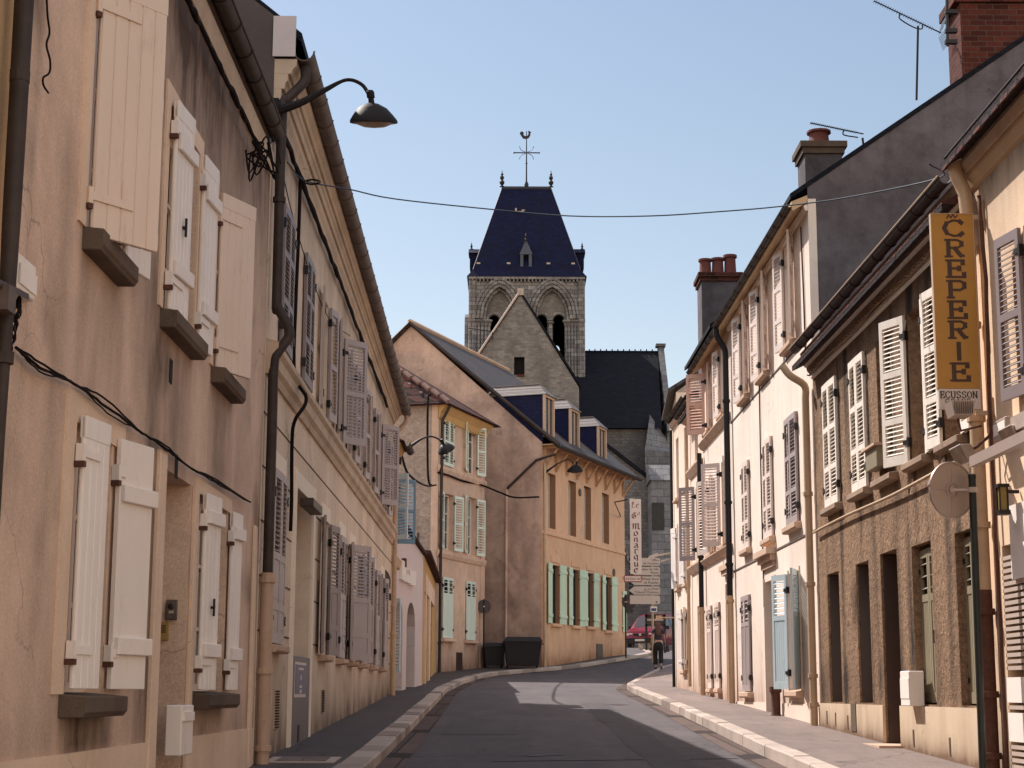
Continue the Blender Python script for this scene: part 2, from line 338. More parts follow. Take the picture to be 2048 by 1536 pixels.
def part(name,mb,mat,parent,smooth=False,label=None,kind=None,bev=0):
    if not mb.v: return None
    if name in SPLIT:
        isl=islands(mb)
        if 1<len(isl)<=60:
            os_=[part1(name,m,mat,parent,smooth,label,kind,bev) for m in isl]; return os_[0]
    return part1(name,mb,mat,parent,smooth,label,kind,bev)
def part1(name,mb,mat,parent,smooth=False,label=None,kind=None,bev=0):
    me=mesh(name,mb,mat,Vector(rootloc(parent)),smooth); o=bpy.data.objects.new(name,me); COL.objects.link(o); o.parent=parent
    if label: o['label']=label
    if kind: o['kind']=kind
    if smooth and smooth!='all':
        try: me.set_sharp_from_angle(angle=R(40))
        except Exception: pass
    if bev:
        b=o.modifiers.new('bevel','BEVEL'); b.width=bev; b.segments=1; b.limit_method='ANGLE'
    return o
def solo(name,mb,mat,label,cat,loc=None,group=None,smooth=False,kind=None):
    loc=Vector(loc if loc is not None else mb.v[0]); me=mesh(name,mb,mat,loc,smooth); o=bpy.data.objects.new(name,me); COL.objects.link(o); o.location=loc
    if kind: o['kind']=kind
    else: o['label']=label; o['category']=cat
    if group: o['group']=group
    return o
# ------------------------------------------------------------------ walls
def wall(fr,u0,u1,z0,z1,ops,parent,mat,D=7.,step=.16,base=True,eav=True,stain=1.,extra=None,sides=True,name='wall',reveal=None,back=True,streaks=1.):
    us={u0,u1}; zs={z0,z1}
    for o in ops: us|={o['u0'],o['u1']}; zs|={o['z0'],o['z1']}
    def fill(S):
        S=sorted(S); out=[]
        for a,b in zip(S,S[1:]):
            n=max(1,int(math.ceil((b-a)/step))) ; out += [a+(b-a)*i/n for i in range(n)]
        out.append(S[-1]); return out
    U=fill(us); Z=fill(zs)
    mb=MB(); idx={}
    def vid(i,j):
        if (i,j) not in idx: idx[(i,j)]=len(mb.v); mb.v.append(fr.p(U[i],0,Z[j]))
        return idx[(i,j)]
    for i in range(len(U)-1):
        uc=(U[i]+U[i+1])/2
        for j in range(len(Z)-1):
            zc=(Z[j]+Z[j+1])/2
            if any(o['u0']<uc<o['u1'] and o['z0']<zc<o['z1'] for o in ops): continue
            mb.f.append((vid(i,j),vid(i+1,j),vid(i+1,j+1),vid(i,j+1)))
    nf=len(mb.v)
    stv=[]
    for v in mb.v:
        w=v-fr.o; u=w.dot(fr.t); z=v.z; s=0
        nz=noise.noise(Vector((u*1.3,z*.35,3.1+fr.o.x)))*.5+.5; n2=noise.noise(Vector((u*4,z*1.2,9)))*.5+.5; n3=noise.noise(Vector((u*.6,z*.5,5.5)))*.5+.5
        gz=g(v.y)+.12
        if base: s=max(s,.9*math.exp(-max(0,z-gz)/(.22+.5*nz))*(.4+.7*n2))
        if eav: s=max(s,.75*math.exp(-(z1-z)/(.25+.55*nz))*(.35+.7*n2))
        for o in ops:
            wd=o.get('stw',1.)
            if o['z0']>gz+.35:
                dz=o['z0']-z; e=.12
                if dz>-.02 and o['u0']-e<u<o['u1']+e:
                    edge=min(1,(u-o['u0']+e)/.15,(o['u1']+e-u)/.15); ln=.35+.9*nz
                    cornerb=.55+.6*abs((u-(o['u0']+o['u1'])/2)/((o['u1']-o['u0'])/2+e))**2
                    s=max(s,wd*streaks*.8*edge*math.exp(-dz/ln)*(.35+.6*n2)*cornerb)
        if extra: s=max(s,extra(u,z,nz,n2,n3))
        stv.append(min(1,max(0,s*stain)))
    # reveals
    P=fr.p
    for o in ops:
        r=o.get('r',.2); a,b,c,d=o['u0'],o['u1'],o['z0'],o['z1']
        if reveal is None:
            mb.q(P(a,0,c),P(a,-r,c),P(a,-r,d),P(a,0,d)); mb.q(P(b,0,c),P(b,-r,c),P(b,-r,d),P(b,0,d))
            mb.q(P(a,0,d),P(b,0,d),P(b,-r,d),P(a,-r,d)); mb.q(P(a,0,c),P(b,0,c),P(b,-r,c),P(a,-r,c))
    if sides: mb.q(P(u0,0,z0),P(u0,-D,z0),P(u0,-D,z1),P(u0,0,z1)); mb.q(P(u1,0,z0),P(u1,-D,z0),P(u1,-D,z1),P(u1,0,z1))
    if back: mb.q(P(u0,-D,z0),P(u1,-D,z0),P(u1,-D,z1),P(u0,-D,z1))
    stv += [0]*(len(mb.v)-nf)
    loc=Vector(rootloc(parent)); me=bpy.data.meshes.new(name); me.from_pydata([tuple(v-loc) for v in mb.v],[],mb.f)
    at_=me.attributes.new('st','FLOAT','POINT'); at_.data.foreach_set('value',stv)
    me.materials.append(M[mat]); o=bpy.data.objects.new(name,me); COL.objects.link(o); o.parent=parent
    if reveal:
        rb=MB()
        for q in ops:
            r=q.get('r',.2); a,b,c,d=q['u0'],q['u1'],q['z0'],q['z1']
            rb.q(P(a,0,c),P(a,-r,c),P(a,-r,d),P(a,0,d)); rb.q(P(b,0,c),P(b,-r,c),P(b,-r,d),P(b,0,d)); rb.q(P(a,0,d),P(b,0,d),P(b,-r,d),P(a,-r,d)); rb.q(P(a,0,c),P(b,0,c),P(b,-r,c),P(a,-r,c))
        part('reveal',rb,reveal,parent)
    return o
def op(fr,xa,xb,yt,yb,**k):
    ym=(yt+yb)/2; a=fr.u(xa,ym); b=fr.u(xb,ym); zt=fr.z(xa,yt); zb=fr.z(xa,yb)
    d=dict(u0=min(a,b),u1=max(a,b),z0=min(zt,zb),z1=max(zt,zb)); d.update(k); return d
def opm(u0,u1,z0,z1,**k):
    d=dict(u0=u0,u1=u1,z0=z0,z1=z1); d.update(k); return d
def window(fr,o,parent,fmat='white',cols=2,rows=3,sill=None,sp=.1,sh=.1,curt=True,pane='glass',fw=.05):
    a,b,c,d=o['u0'],o['u1'],o['z0'],o['z1']; r=o.get('r',.2); f=MB()
    for (p,q,s,t) in ((a,a+fw,c,d),(b-fw,b,c,d),(a+fw,b-fw,c,c+fw*1.4),(a+fw,b-fw,d-fw,d)): fr.box(f,p,q,-r+.002,-r+.055,s,t)
    for i in range(1,cols):
        u=a+(b-a)*i/cols; fr.box(f,u-fw*.7,u+fw*.7,-r+.004,-r+.065,c+fw,d-fw)
    for i in range(1,rows):
        z=c+(d-c)*i/rows; fr.box(f,a+fw,b-fw,-r+.006,-r+.045,z-.014,z+.014)
    w=part('window',f,fmat,parent)
    g_=MB(); g_.q(fr.p(a,-r-.003,c),fr.p(b,-r-.003,c),fr.p(b,-r-.003,d),fr.p(a,-r-.003,d)); part('pane',g_,pane,w)
    if sill: dosill(fr,o,parent,sill,sp,sh)
    return w
def dosill(fr,o,parent,mat,sp=.1,sh=.1,ov=.06):
    s=MB(); a,b,c=o['u0']-ov,o['u1']+ov,o['z0']
    fr.prism(s,[(-.1,c-sh),(sp-.02,c-sh),(sp-.012,c-sh*.85),(sp,c-sh*.8),(sp,c-.012),(-.1,c+.012)],a,b); part('sill',s,mat,parent,bev=.006)
def door(fr,o,parent,mat='wood',panels=3,handle=True,transom=0):
    a,b,c,d=o['u0'],o['u1'],o['z0'],o['z1']; r=o.get('r',.2); m=MB(); zt=d-transom
    fr.box(m,a,b,-r-.05,-r,c,zt); 
    ph=(zt-c-.2)/panels
    for i in range(panels):
        for (p,q) in ((a+.09,(a+b)/2-.04),((a+b)/2+.04,b-.09)):
            fr.box(m,p,q,-r+.001,-r+.02,c+.15+i*ph,c+.15+(i+1)*ph-.1)
    w=part('door',m,mat,parent)
    if transom:
        t=MB(); fr.box(t,a,b,-r-.04,-r-.01,zt+.05,d); part('transom_light',t,'glass',w); t=MB(); fr.box(t,a,b,-r-.05,-r+.02,zt,zt+.05); part('transom_bar',t,mat,w)
    if handle:
        h=MB(); h.tube([fr.p(a+.08,-r,c+1.05),fr.p(a+.08,-r+.06,c+1.05),fr.p(a+.17,-r+.06,c+1.05)],.01,6); part('handle',h,'iron',w)
    return w
def backing(fr,o,parent,mat='dark',name='window'):
    m=MB(); r=o.get('r',.2); a,b,c,d=o['u0'],o['u1'],o['z0'],o['z1']; m.q(fr.p(a,-r+.001,c),fr.p(b,-r+.001,c),fr.p(b,-r+.001,d),fr.p(a,-r+.001,d)); return part(name,m,mat,parent)
def shutter(fr,parent,uh,z0,z1,w,ang,side,style,mat,d0=.035,th=.035,pitch=.05,hinge=True,hm='iron',split=(.5,),batt=None,top=.55,tilt=40,latch=False):
    """leaf hinged at u=uh, opening toward side (+1 far, -1 near) at angle ang off the wall plane"""
    A=R(ang); dr=fr.t*(side*math.cos(A))+fr.n*math.sin(A); nn=fr.n*math.cos(A)-fr.t*(side*math.sin(A)); o=fr.p(uh,d0,0); Zv=Vector((0,0,1))
    mb=MB()
    def bx(a,b,c,d,e,f): # along leaf a..b, thickness c..d, z e..f
        C=o+dr*((a+b)/2)+nn*((c+d)/2)+Zv*((e+f)/2); mb.obox(C,dr*(b-a)/2,nn*(d-c)/2,Zv*(f-e)/2)
    def louv(a,b,e,f):
        n=max(2,int((f-e)/pitch)); T=R(tilt)
        for i in range(n):
            z=e+(f-e)*(i+.5)/n; C=o+dr*((a+b)/2)+Zv*z
            ay=(nn*math.cos(T)-Zv*math.sin(T)); az=(nn*math.sin(T)+Zv*math.cos(T))
            mb.obox(C,dr*(b-a)/2,ay*(th*.62),az*.0035)
    sw=min(.06,w*.14)
    if style in('louver','half','panel'):
        bx(0,sw,-th/2,th/2,z0,z1); bx(w-sw,w,-th/2,th/2,z0,z1); bx(sw,w-sw,-th/2,th/2,z0,z0+.11); bx(sw,w-sw,-th/2,th/2,z1-.09,z1)
        Hh=z1-z0
        if style=='louver':
            zz=[z0+.11]+[z0+Hh*s for s in split]+[z1-.09]
            for i in range(len(zz)-1):
                lo=zz[i]+(.035 if i else 0); hi=zz[i+1]-(.035 if i<len(zz)-2 else 0); louv(sw,w-sw,lo,hi)
            for s in split: bx(sw,w-sw,-th/2,th/2,z0+Hh*s-.035,z0+Hh*s+.035)
        else:
            zs=z0+Hh*top; bx(sw,w-sw,-th/2,th/2,zs-.04,zs+.04); louv(sw,w-sw,zs+.04,z1-.09)
            zm=z0+Hh*top*.42; bx(sw,w-sw,-th*.25,th*.25,z0+.11,zs-.04)
            if style=='panel': bx(sw,w-sw,-th/2,th/2,zm-.04,zm+.04); bx(sw+.03,w-sw-.03,-th*.4,th*.4,z0+.15,zm-.08); bx(sw+.03,w-sw-.03,-th*.4,th*.4,zm+.08,zs-.08)
            else:
                nb=5
                for i in range(1,nb): a=sw+(w-2*sw)*i/nb; bx(a-.004,a+.004,-th*.32,th*.32,z0+.11,zs-.04)
    elif style=='plank':
        nb=max(3,int(round(w/.1))); 
        for i in range(nb):
            a=w*i/nb+.0055; b=w*(i+1)/nb-.0055; bx(a,b,-th/2,th/2,z0,z1)
        bx(.0,w,-th*.3,th*.3,z0+.002,z1-.002)
        bx(.0,w,-th/2-.002,th/2+.003,z1-.13,z1)
    elif style=='board': bx(0,w,-th/2,th/2,z0,z1)
    lf=part('shutter',mb,mat,parent,bev=(.004 if style in('plank','board') else 0))
    if batt:
        for s,sd in batt:
            mb=MB(); z=z0+(z1-z0)*s
            if sd>0: bx(.02,w+.03,th/2,th/2+.03,z-.055,z+.055)
            else: bx(.02,w+.03,-th/2-.03,-th/2,z-.055,z+.055)
            part('batten',mb,mat,lf,bev=.006)
    if hinge:
        for s in (.14,.86):
            mb=MB(); z=z0+(z1-z0)*s; bx(-.03,min(w*.6,.3) if style=='plank' else .06,th/2+.003,th/2+.012,z-.025,z+.025); bx(-.045,-.01,-.02,.03,z-.05,z+.05); hg=part('hinge',mb,hm if style!='plank' else mat,lf)
            if style in('plank','board'): mb=MB(); bx(-.05,-.015,-.03,.035,z-.085,z-.052); part('pintle',mb,'rust',lf)
    if latch:
        mb=MB(); z=z0+(z1-z0)*.42; bx(w*.45,w*.47+.03,th/2,th/2+.03,z-.01,z+.01); bx(w*.45,w*.45+.02,th/2+.02,th/2+.035,z-.07,z+.07); part('latch',mb,'iron',lf)
    return lf
def leafpx(fr,h,f,d0=.035):
    uh,z=fr.uz(h[0],h[1],d0); r=ray(*f); k=(z-H)/r.z; q=Vector((0,0,H))+r*k; w=q-fr.p(uh,d0,z); du=w.dot(fr.t); dd=w.dot(fr.n)
    return uh,z,math.hypot(du,dd),math.degrees(math.atan2(dd,abs(du))),(1 if du>0 else -1)
def pipe(parent,pts,r,mat,name='downpipe',collars=(),seg=12):
    mb=MB(); mb.tube(pts,r,seg); o=part(name,mb,mat,parent,smooth=True)
    if isinstance(r,list): r=sum(r)/len(r)
    if collars:
        for z in collars:
            b=MB()
            for a,c in zip(pts,pts[1:]):
                a=Vector(a); c=Vector(c)
                if min(a.z,c.z)<=z<=max(a.z,c.z) and abs(a.z-c.z)>.3:
                    q=a+(c-a)*((z-a.z)/(c.z-a.z)); b.lathe(q,[(r*1.05,-.03),(r*1.3,-.028),(r*1.3,.028),(r*1.05,.03)],seg); b.box(q.x-.012,q.x+.012,q.y-.012,q.y+.012,z-.01,z+.01); break
            part('collar',b,mat,o)
    return o
def bez(p,n=8):  # catmull-rom through points
    P=[Vector(a) for a in p]; P=[P[0]*2-P[1]]+P+[P[-1]*2-P[-2]]; out=[]
    for i in range(1,len(P)-2):
        for k in range(n):
            t=k/n; a,b,c,d=P[i-1:i+3]; out.append(.5*((2*b)+(c-a)*t+(2*a-5*b+4*c-d)*t*t+(3*b-a-3*c+d)*t**3))
    out.append(P[-2]); return out
def gable_roof(fr,parent,u0,u1,z1,D,rise,mat,ov=.35,th=.08,ridge=True,front=.3,side_ends=True,wallmat=None):
    mb=MB(); P=fr.p; s=rise/(D/2)
    for (d0,d1) in ((front,-D/2),(-D-.3,-D/2)):
        za=z1+(rise if False else 0)-(s*front if d0>0 else s*.3)+.03; zb=z1+rise+.03
        mb.hexa([P(u0-ov,d0,za),P(u1+ov,d0,za),P(u1+ov,d1,zb),P(u0-ov,d1,zb)],[P(u0-ov,d0,za+th),P(u1+ov,d0,za+th),P(u1+ov,d1,zb+th),P(u0-ov,d1,zb+th)])
    r=part('roof',mb,mat,parent)
    if wallmat:
        g_=MB(); 
        for u in (u0,u1): g_.q(P(u,0,z1),P(u,-D,z1),P(u,-D/2,z1+rise))
        part('gable',g_,wallmat,parent)
    return r
def gutter(fr,parent,u0,u1,d,z,r=.09,mat='zinc',seams=True):
    mb=MB(); n=8; prof=[(d+r*math.cos(math.pi+math.pi*k/n),z+r*math.sin(math.pi+math.pi*k/n)) for k in range(n+1)]; inn=[(d+(r-.008)*math.cos(math.pi+math.pi*k/n),z+(r-.008)*math.sin(math.pi+math.pi*k/n)) for k in range(n,-1,-1)]
    pr=prof+inn; k=len(pr)
    a=[fr.p(u0,p,q) for p,q in pr]; b=[fr.p(u1,p,q) for p,q in pr]; nn=len(mb.v); mb.v+=a+b
    for i in range(k): j=(i+1)%k; mb.f.append((nn+i,nn+j,nn+k+j,nn+k+i))
    for i in range(n): 
        mb.f.append((nn+i,nn+i+1,nn+k-2-i,nn+k-1-i)); mb.f.append((nn+k+i,nn+k+i+1,nn+k+k-2-i,nn+k+k-1-i))
    mb.tube([fr.p(u0,d+r,z),fr.p(u1,d+r,z)],.012,6)
    if seams:
        u=u0+.5
        while u<u1:
            ring=[(d+(r+.006)*math.cos(math.pi+math.pi*k/n),z+(r+.006)*math.sin(math.pi+math.pi*k/n)) for k in range(n+1)]
            mb.tube([fr.p(u,p,q) for p,q in ring],.007,4); u+=.62
    return part('gutter',mb,mat,parent,smooth=True)
def profile(fr,parent,prof,u0,u1,mat,name='cornice'):
    mb=MB(); fr.prism(mb,prof,u0,u1); return part(name,mb,mat,parent)
def chimney(parent,x0,x1,y0,y1,z0,z1,mat,capmat='sillc',pots=1,potr=.12,poth=.4,cap=.08,name='chimney'):
    m=MB(); m.box(x0,x1,y0,y1,z0,z1); c=part(name,m,mat,parent)
    k=MB(); k.box(x0-cap,x1+cap,y0-cap,y1+cap,z1,z1+.1); k.box(x0-cap*.5,x1+cap*.5,y0-cap*.5,y1+cap*.5,z1-.1,z1-.001); part('chimney_cap',k,capmat,c)
    for i in range(pots):
        p=MB(); x=x0+(x1-x0)*(i+.5)/pots; y=(y0+y1)/2; hh=poth*(.8+.4*random.random())
        p.lathe((x,y,z1+.1),[(potr,0),(potr*.9,hh*.1),(potr*.8,hh*.85),(potr*1.02,hh*.88),(potr*1.02,hh)],12); part('chimney_pot',p,'terra',c,smooth=True)
    return c
# ================================================================== SETTING
def strip(name, A, B, zoff, mat, kind='structure', sub=1):
    mb=MB()
    for (a,b),(c,d) in zip(zip(A,B),zip(A[1:],B[1:])):
        mb.q((a[0],a[1],g(a[1])+zoff),(b[0],b[1],g(b[1])+zoff),(d[0],d[1],g(d[1])+zoff),(c[0],c[1],g(c[1])+zoff))
    return solo(name,mb,mat,None,None,loc=(0,0,0),kind=kind)
ys=[-400,-60,-10,0,10,20,30,40,50,60,66,72,80,92,110,200,5000]
strip('ground',[(-1500,y) for y in ys],[(1500,y) for y in ys],-.03,'earth')
ys=[-10,0,10,20,30,40,50,55,60,63,66,69,72,76,80,86,92,110]
strip('road',[(-3.5,y) for y in ys],[(30,y) for y in ys],.0,'asphalt')
LK=[(-1.42,-8),(-1.42,10),(-1.42,18),(-1.43,21),(-1.45,24.5),(-1.5,31),(-1.55,37),(-1.61,43),(-1.43,50.6),(-1.0,56),(-.4,59.6),(.5,61.6),(1.7,63.6),(3.1,67),(4.95,71.5),(5.6,74),(6.4,78),(7,90)]
LI=[(-3.4,-8),(-3.4,10),(-3.4,18),(-3.4,21),(-3.4,24.5),(-3.4,31),(-3.4,37),(-3.4,43),(-3.4,50.6),(-3.4,57),(-2.2,62),(-1,64.5),(.6,65.4),(2.3,70),(3.5,75),(3.5,80),(2,84),(0,90)]
RK=[(2.93,-8),(2.93,10),(2.95,21.4),(3.05,31),(3.08,37),(3.06,44),(3.14,47),(3.5,50),(4.1,54.5),(4.8,59.5),(5.5,63.5),(6.4,67),(9,72)]
RI=[(5.4,-8),(5.4,10),(5.4,21.4),(5.4,31),(5.4,37),(5.4,44),(6,47),(8,50),(9,54.5),(10,59.5),(11,63.5),(12,67),(12,70)]
def kerbline(K, inward, w, h, name, low=()):
    """individual granite stones along the road edge"""
    pts=[]; 
    for a,b in zip(K,K[1:]):
        n=max(1,int(math.hypot(b[0]-a[0],b[1]-a[1])/.25)); pts+=[(a[0]+(b[0]-a[0])*i/n,a[1]+(b[1]-a[1])*i/n) for i in range(n)]
    # smooth
    for _ in range(6): pts=[pts[0]]+[((p[0]+2*q[0]+r_[0])/4,(p[1]+2*q[1]+r_[1])/4) for p,q,r_ in zip(pts,pts[1:],pts[2:])]+[pts[-1]]
    mb=MB(); st=[]; i=0; inner=[]
    while i<len(pts)-5:
        a=Vector(pts[i]); b=Vector(pts[i+4]); d=(b-a).normalized(); nn=Vector((d.y,-d.x))*inward; a2=a+d*.006; b2=b-d*.006
        j=random.uniform(-.006,.006); hz=random.uniform(-.006,.006); hh=h
        for lo,hi,hv in low:
            if lo<a.y<hi: hh=hv
        def P(p,o,z): q=p+nn*(o+j); return (q.x,q.y,g(q.y)+z)
        e=.018
        prof=[(0,-.3),(0,hh+hz-e),(e,hh+hz),(w-.01,hh+hz+.004),(w,hh-.01),(w,-.3)]
        mb.hexa([P(a2,o,z) for o,z in prof],[P(b2,o,z) for o,z in prof]); v=random.random()**2*.5; st+=[v]*12
        i+=4
    o=solo(name,mb,'kerb',None,None,loc=(0,0,0),kind='structure')
    at_=o.data.attributes.new('st','FLOAT','POINT'); at_.data.foreach_set('value',st[:len(o.data.vertices)]+[0]*max(0,len(o.data.vertices)-len(st)))
    return pts
lp=kerbline(LK,-1,.27,.125,'left_kerb',low=())
rp=kerbline(RK,1,.19,.15,'right_kerb')
def along(pts,off,inward):
    out=[]
    for p,q in zip(pts,pts[1:]):
        d=Vector((q[0]-p[0],q[1]-p[1])).normalized(); out.append((p[0]+d.y*inward*off,p[1]-d.x*inward*off))
    return out
def interp(K,y):
    for a,b in zip(K,K[1:]):
        if a[1]<=y<=b[1]: return a[0]+(b[0]-a[0])*(y-a[1])/(b[1]-a[1])
    return K[-1][0]
la=along(lp,.26,-1); ra=along(rp,.18,1)
strip('left_pavement',la,[(min(interp(LI,p[1]),p[0]-.05),p[1]+(0 if p[1]<57 else 1.0)) for p in la],.118,'walk_shade')
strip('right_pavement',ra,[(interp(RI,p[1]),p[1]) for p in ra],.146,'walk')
strip('left_gutter_setts',along(lp,.0,-1),along(lp,-.28,-1),.004,'setts')
strip('right_gutter_setts',along(rp,.0,1),along(rp,-.3,1),.004,'setts')
for nm,(xa,xb,ya,yb,cc) in {'tar_patch':(-1.0,.1,24.5,29.0,(.050,.042,.045)),'trench_repair':(1.5,2.0,17.5,36.5,(.044,.037,.040))}.items():
    m_=MB(); n_=8
    for i in range(n_):
        y0=ya+(yb-ya)*i/n_; y1=ya+(yb-ya)*(i+1)/n_; j0=.03*math.sin(i*2.1); j1=.03*math.sin((i+1)*2.1); m_.q((xa+j0,y0,g(y0)+.004),(xb+j0,y0,g(y0)+.004),(xb+j1,y1,g(y1)+.004),(xa+j1,y1,g(y1)+.004))
    solo(nm,m_,asphalt(nm+'_asphalt',cc,tuple(c*.8 for c in cc),.4),None,None,loc=(0,0,0),kind='structure')
# tar seam across the carriageway
sm=MB()
for (xa,ya,xb,yb,w) in ((-.2,19.3,2.6,19.9,.05),(.3,20.4,.45,20.2,.25)):
    d=Vector((xb-xa,yb-ya)).normalized(); n_=Vector((-d.y,d.x))*w
    sm.q((xa-n_.x,ya-n_.y,g(ya-n_.y)+.006),(xb-n_.x,yb-n_.y,g(yb-n_.y)+.006),(xb+n_.x,yb+n_.y,g(yb+n_.y)+.006),(xa+n_.x,ya+n_.y,g(ya+n_.y)+.006))
solo('road_repair',sm,simple('faded_tar_patch',(.085,.07,.074),.8,0,.3,8,.4,80),None,None,loc=(0,0,0),kind='structure')
# ================================================================== LEFT SIDE
GZ=-1.0
# ---- L1 stained house
L1=Fr((-2.53,7.6),(-2.53,17.05)); off=7.6
def T(name,label,cat,fr,u=0,z=None,group=None): 
    p=fr.p(u,0,0); return thing(name,label,cat,(p.x,p.y,g(p.y) if z is None else z),group)
h=T('stained_house','stained peach two storey house with white plank shutters and recessed doorway, nearest on the left','house',L1,4)
o1=opm(9.7-off,10.6-off,4.04,5.62,r=.16); o2=opm(11.95-off,13.15-off,4.06,5.62,r=.22); o3=opm(14.05-off,15.1-off,4.04,5.55,r=.16)
g1=opm(9.72-off,10.66-off,1.33,2.92,r=.16); gd=opm(12.3-off,13.35-off,-.2,2.95,r=.55,stw=0); g2=opm(13.7-off,15.1-off,1.34,2.93,r=.18)
def L1x(u,z,nz,n2,n3):
    s=0
    k=min(1,max(0,(u-3.9)/.6)); s=max(s,k*.9*math.exp(-max(0,6.72-z)/(.5+1.6*nz))*(.35+.8*n3))
    if u<2.0 : s=max(s,.12*(n3>.55))
    for (ua,ub,za,zb,k) in ((2.1,3.5,.3,1.25,.95),(4.45,5.6,2.2,4.0,.55),(6.5,7.7,2.9,4.0,.55),(6.3,7.6,.95,1.3,.6),(2.9,3.3,2.9,4.0,.45)):
        if ua<u<ub and za<z<zb: s=max(s,k*min(1,(u-ua)/.2,(ub-u)/.2)*(.3+.7*nz)*min(1,(z-za)/.3))
    s=max(s,1.5*max(0,noise.noise(Vector((u*2.6,z*.22,21)))*.5+.5-.56)+1.6*max(0,n3-.62)+1.4*max(0,noise.noise(Vector((u*1.7,z*1.5,33)))*.5+.5-.6))
    if z<1.0: s*=.55
    return s
wall(L1,0,9.45,GZ,6.75,[o1,o2,o3,g1,gd,g2],h,'L1',D=7,step=.1,extra=L1x,stain=1.1)
gable_roof(L1,h,0,9.3,6.95,7,1.8,'slateC',ov=.0,front=.06)
pl=MB(); L1.box(pl,0,gd['u0']-.3,.0,.022,GZ,1.0); L1.box(pl,gd['u1']+.2,9.3,.0,.022,GZ,1.0); part('plinth',pl,'L1t',h)
tr=MB()
for u0,u1,z1 in ((gd['u0']-.3,gd['u0']-.06,3.05),(gd['u1']+.06,gd['u1']+.2,2.95)): L1.box(tr,u0,u1,0,.035,GZ,z1)
L1.box(tr,9.0,9.16,0,.03,GZ,2.95); part('door_trim',tr,'L1t',h,bev=.006)
cs=MB()
for (a,b,z0,z1) in ((o1['u0']-.16,o1['u0'],o1['z0'],5.75),(o1['u1'],o1['u1']+.16,o1['z0'],5.75),(o2['u0']-.14,o2['u0'],o2['z0'],5.75),(o2['u0'],o2['u1'],5.6,5.75),(o2['u1'],o2['u1']+.14,o2['z0'],5.75),(o3['u0']-.14,o3['u0'],o3['z0'],5.7),(o3['u1'],o3['u1']+.14,o3['z0'],5.7),(g1['u0']-.22,g1['u0'],g1['z0'],3.05),(g1['u0'],g1['u1']+.3,2.88,3.05),(g2['u0']-.14,g2['u1']+.14,2.92,3.04)): L1.box(cs,a,b,0,.016,z0,z1)
part('window_surround',cs,'L1t',h)
for o in (o1,o2,o3,g1,g2): window(L1,o,h,'beigeS',rows=3)
for o in (o1,o2,o3): dosill(L1,o,h,'sill',sp=.13,sh=.14,ov=.02)
for o in (g1,g2): dosill(L1,o,h,'sill',sp=.16,sh=.13,ov=.05)
door(L1,gd,h,'wood',3)
th=MB(); L1.box(th,gd['u0'],gd['u1'],-.55,.1,GZ,.62); part('threshold',th,'sill',h)
prof=lambda z:[(0,z-.1),(.04,z-.1),(.06,z+.0),(.06,z+.1),(0,z+.12)]
profile(L1,h,prof(6.72),0,9.3,'L2c','cornice')
fb=MB(); L1.box(fb,0,8.95,.03,.075,6.82,7.0); part('fascia_board',fb,'woodd',h)
gutter(L1,h,0,8.95,.13,6.95,.085,'zincd')
def LS(fr,par,hp,fp,z1,style,mat,side_z0=None,**k):
    u,z,w,a,s=leafpx(fr,hp,fp); return u,z,w,a,s
B2=((.17,1),(.78,1))
# upper window leaves
u,z,w,a,s=leafpx(L1,(180,462),(308,497)); shutter(L1,h,u,4.0,5.66,.52,36,1,'plank','beigeS')
shutter(L1,h,o1['u1']+.02,4.04,5.6,.4,10,1,'plank','whiteS',batt=B2)
shutter(L1,h,o2['u0']+.01,4.06,5.64,.46,5,1,'plank','whiteS',batt=((.2,1),(.8,1)),latch=True,d0=.05)
shutter(L1,h,o2['u1']+.05,4.04,5.62,.44,4,1,'plank','whiteS',batt=((.2,1),(.8,1)))
shutter(L1,h,o3['u0']+.01,4.02,5.56,.52,24,1,'plank','beigeS')
shutter(L1,h,g1['u0']+.01,1.36,2.92,.37,9,1,'plank','whiteS',d0=.05)
shutter(L1,h,g1['u1']+.05,1.36,2.93,.45,15,1,'board','white',hm='white',batt=((.17,1),(.78,1)))
shutter(L1,h,g2['u0']+.01,1.36,2.93,.42,7,1,'plank','whiteS',batt=((.2,1),(.88,1)),latch=True,d0=.05)
shutter(L1,h,g2['u1']+.05,1.36,2.93,.34,5,1,'plank','whiteS',batt=((.2,1),(.88,1)))
# small dark air slots
v=MB()
for x,y in ((341,743),(352,933)):
    u,z=L1.uz(x,y); L1.box(v,u-.05,u+.05,.001,.006,z-.09,z+.09)
part('air_slot',v,'dark',h)
# far-left downpipe
pa=[L1.p(L1.u(24,420,.12),.12,z) for z in (-.3,1.5,2.6,3.6,5.0,7.0)]
pipe(h,pa,[.028,.028,.03,.045,.05,.05],'zincd',collars=(2.9,4.3,5.6))
# L0 ochre neighbour behind the pipe
L0=Fr((-2.50,2),(-2.50,8.2)); hh=T('ochre_house','narrow strip of ochre house wall behind the dark pipe at the left edge','house',L0,4)
wall(L0,0,6.05,GZ,7.0,[],hh,'L0',D=7,step=.5); gable_roof(L0,hh,0,6.05,7.0,7,2.4,'slateC',ov=0)
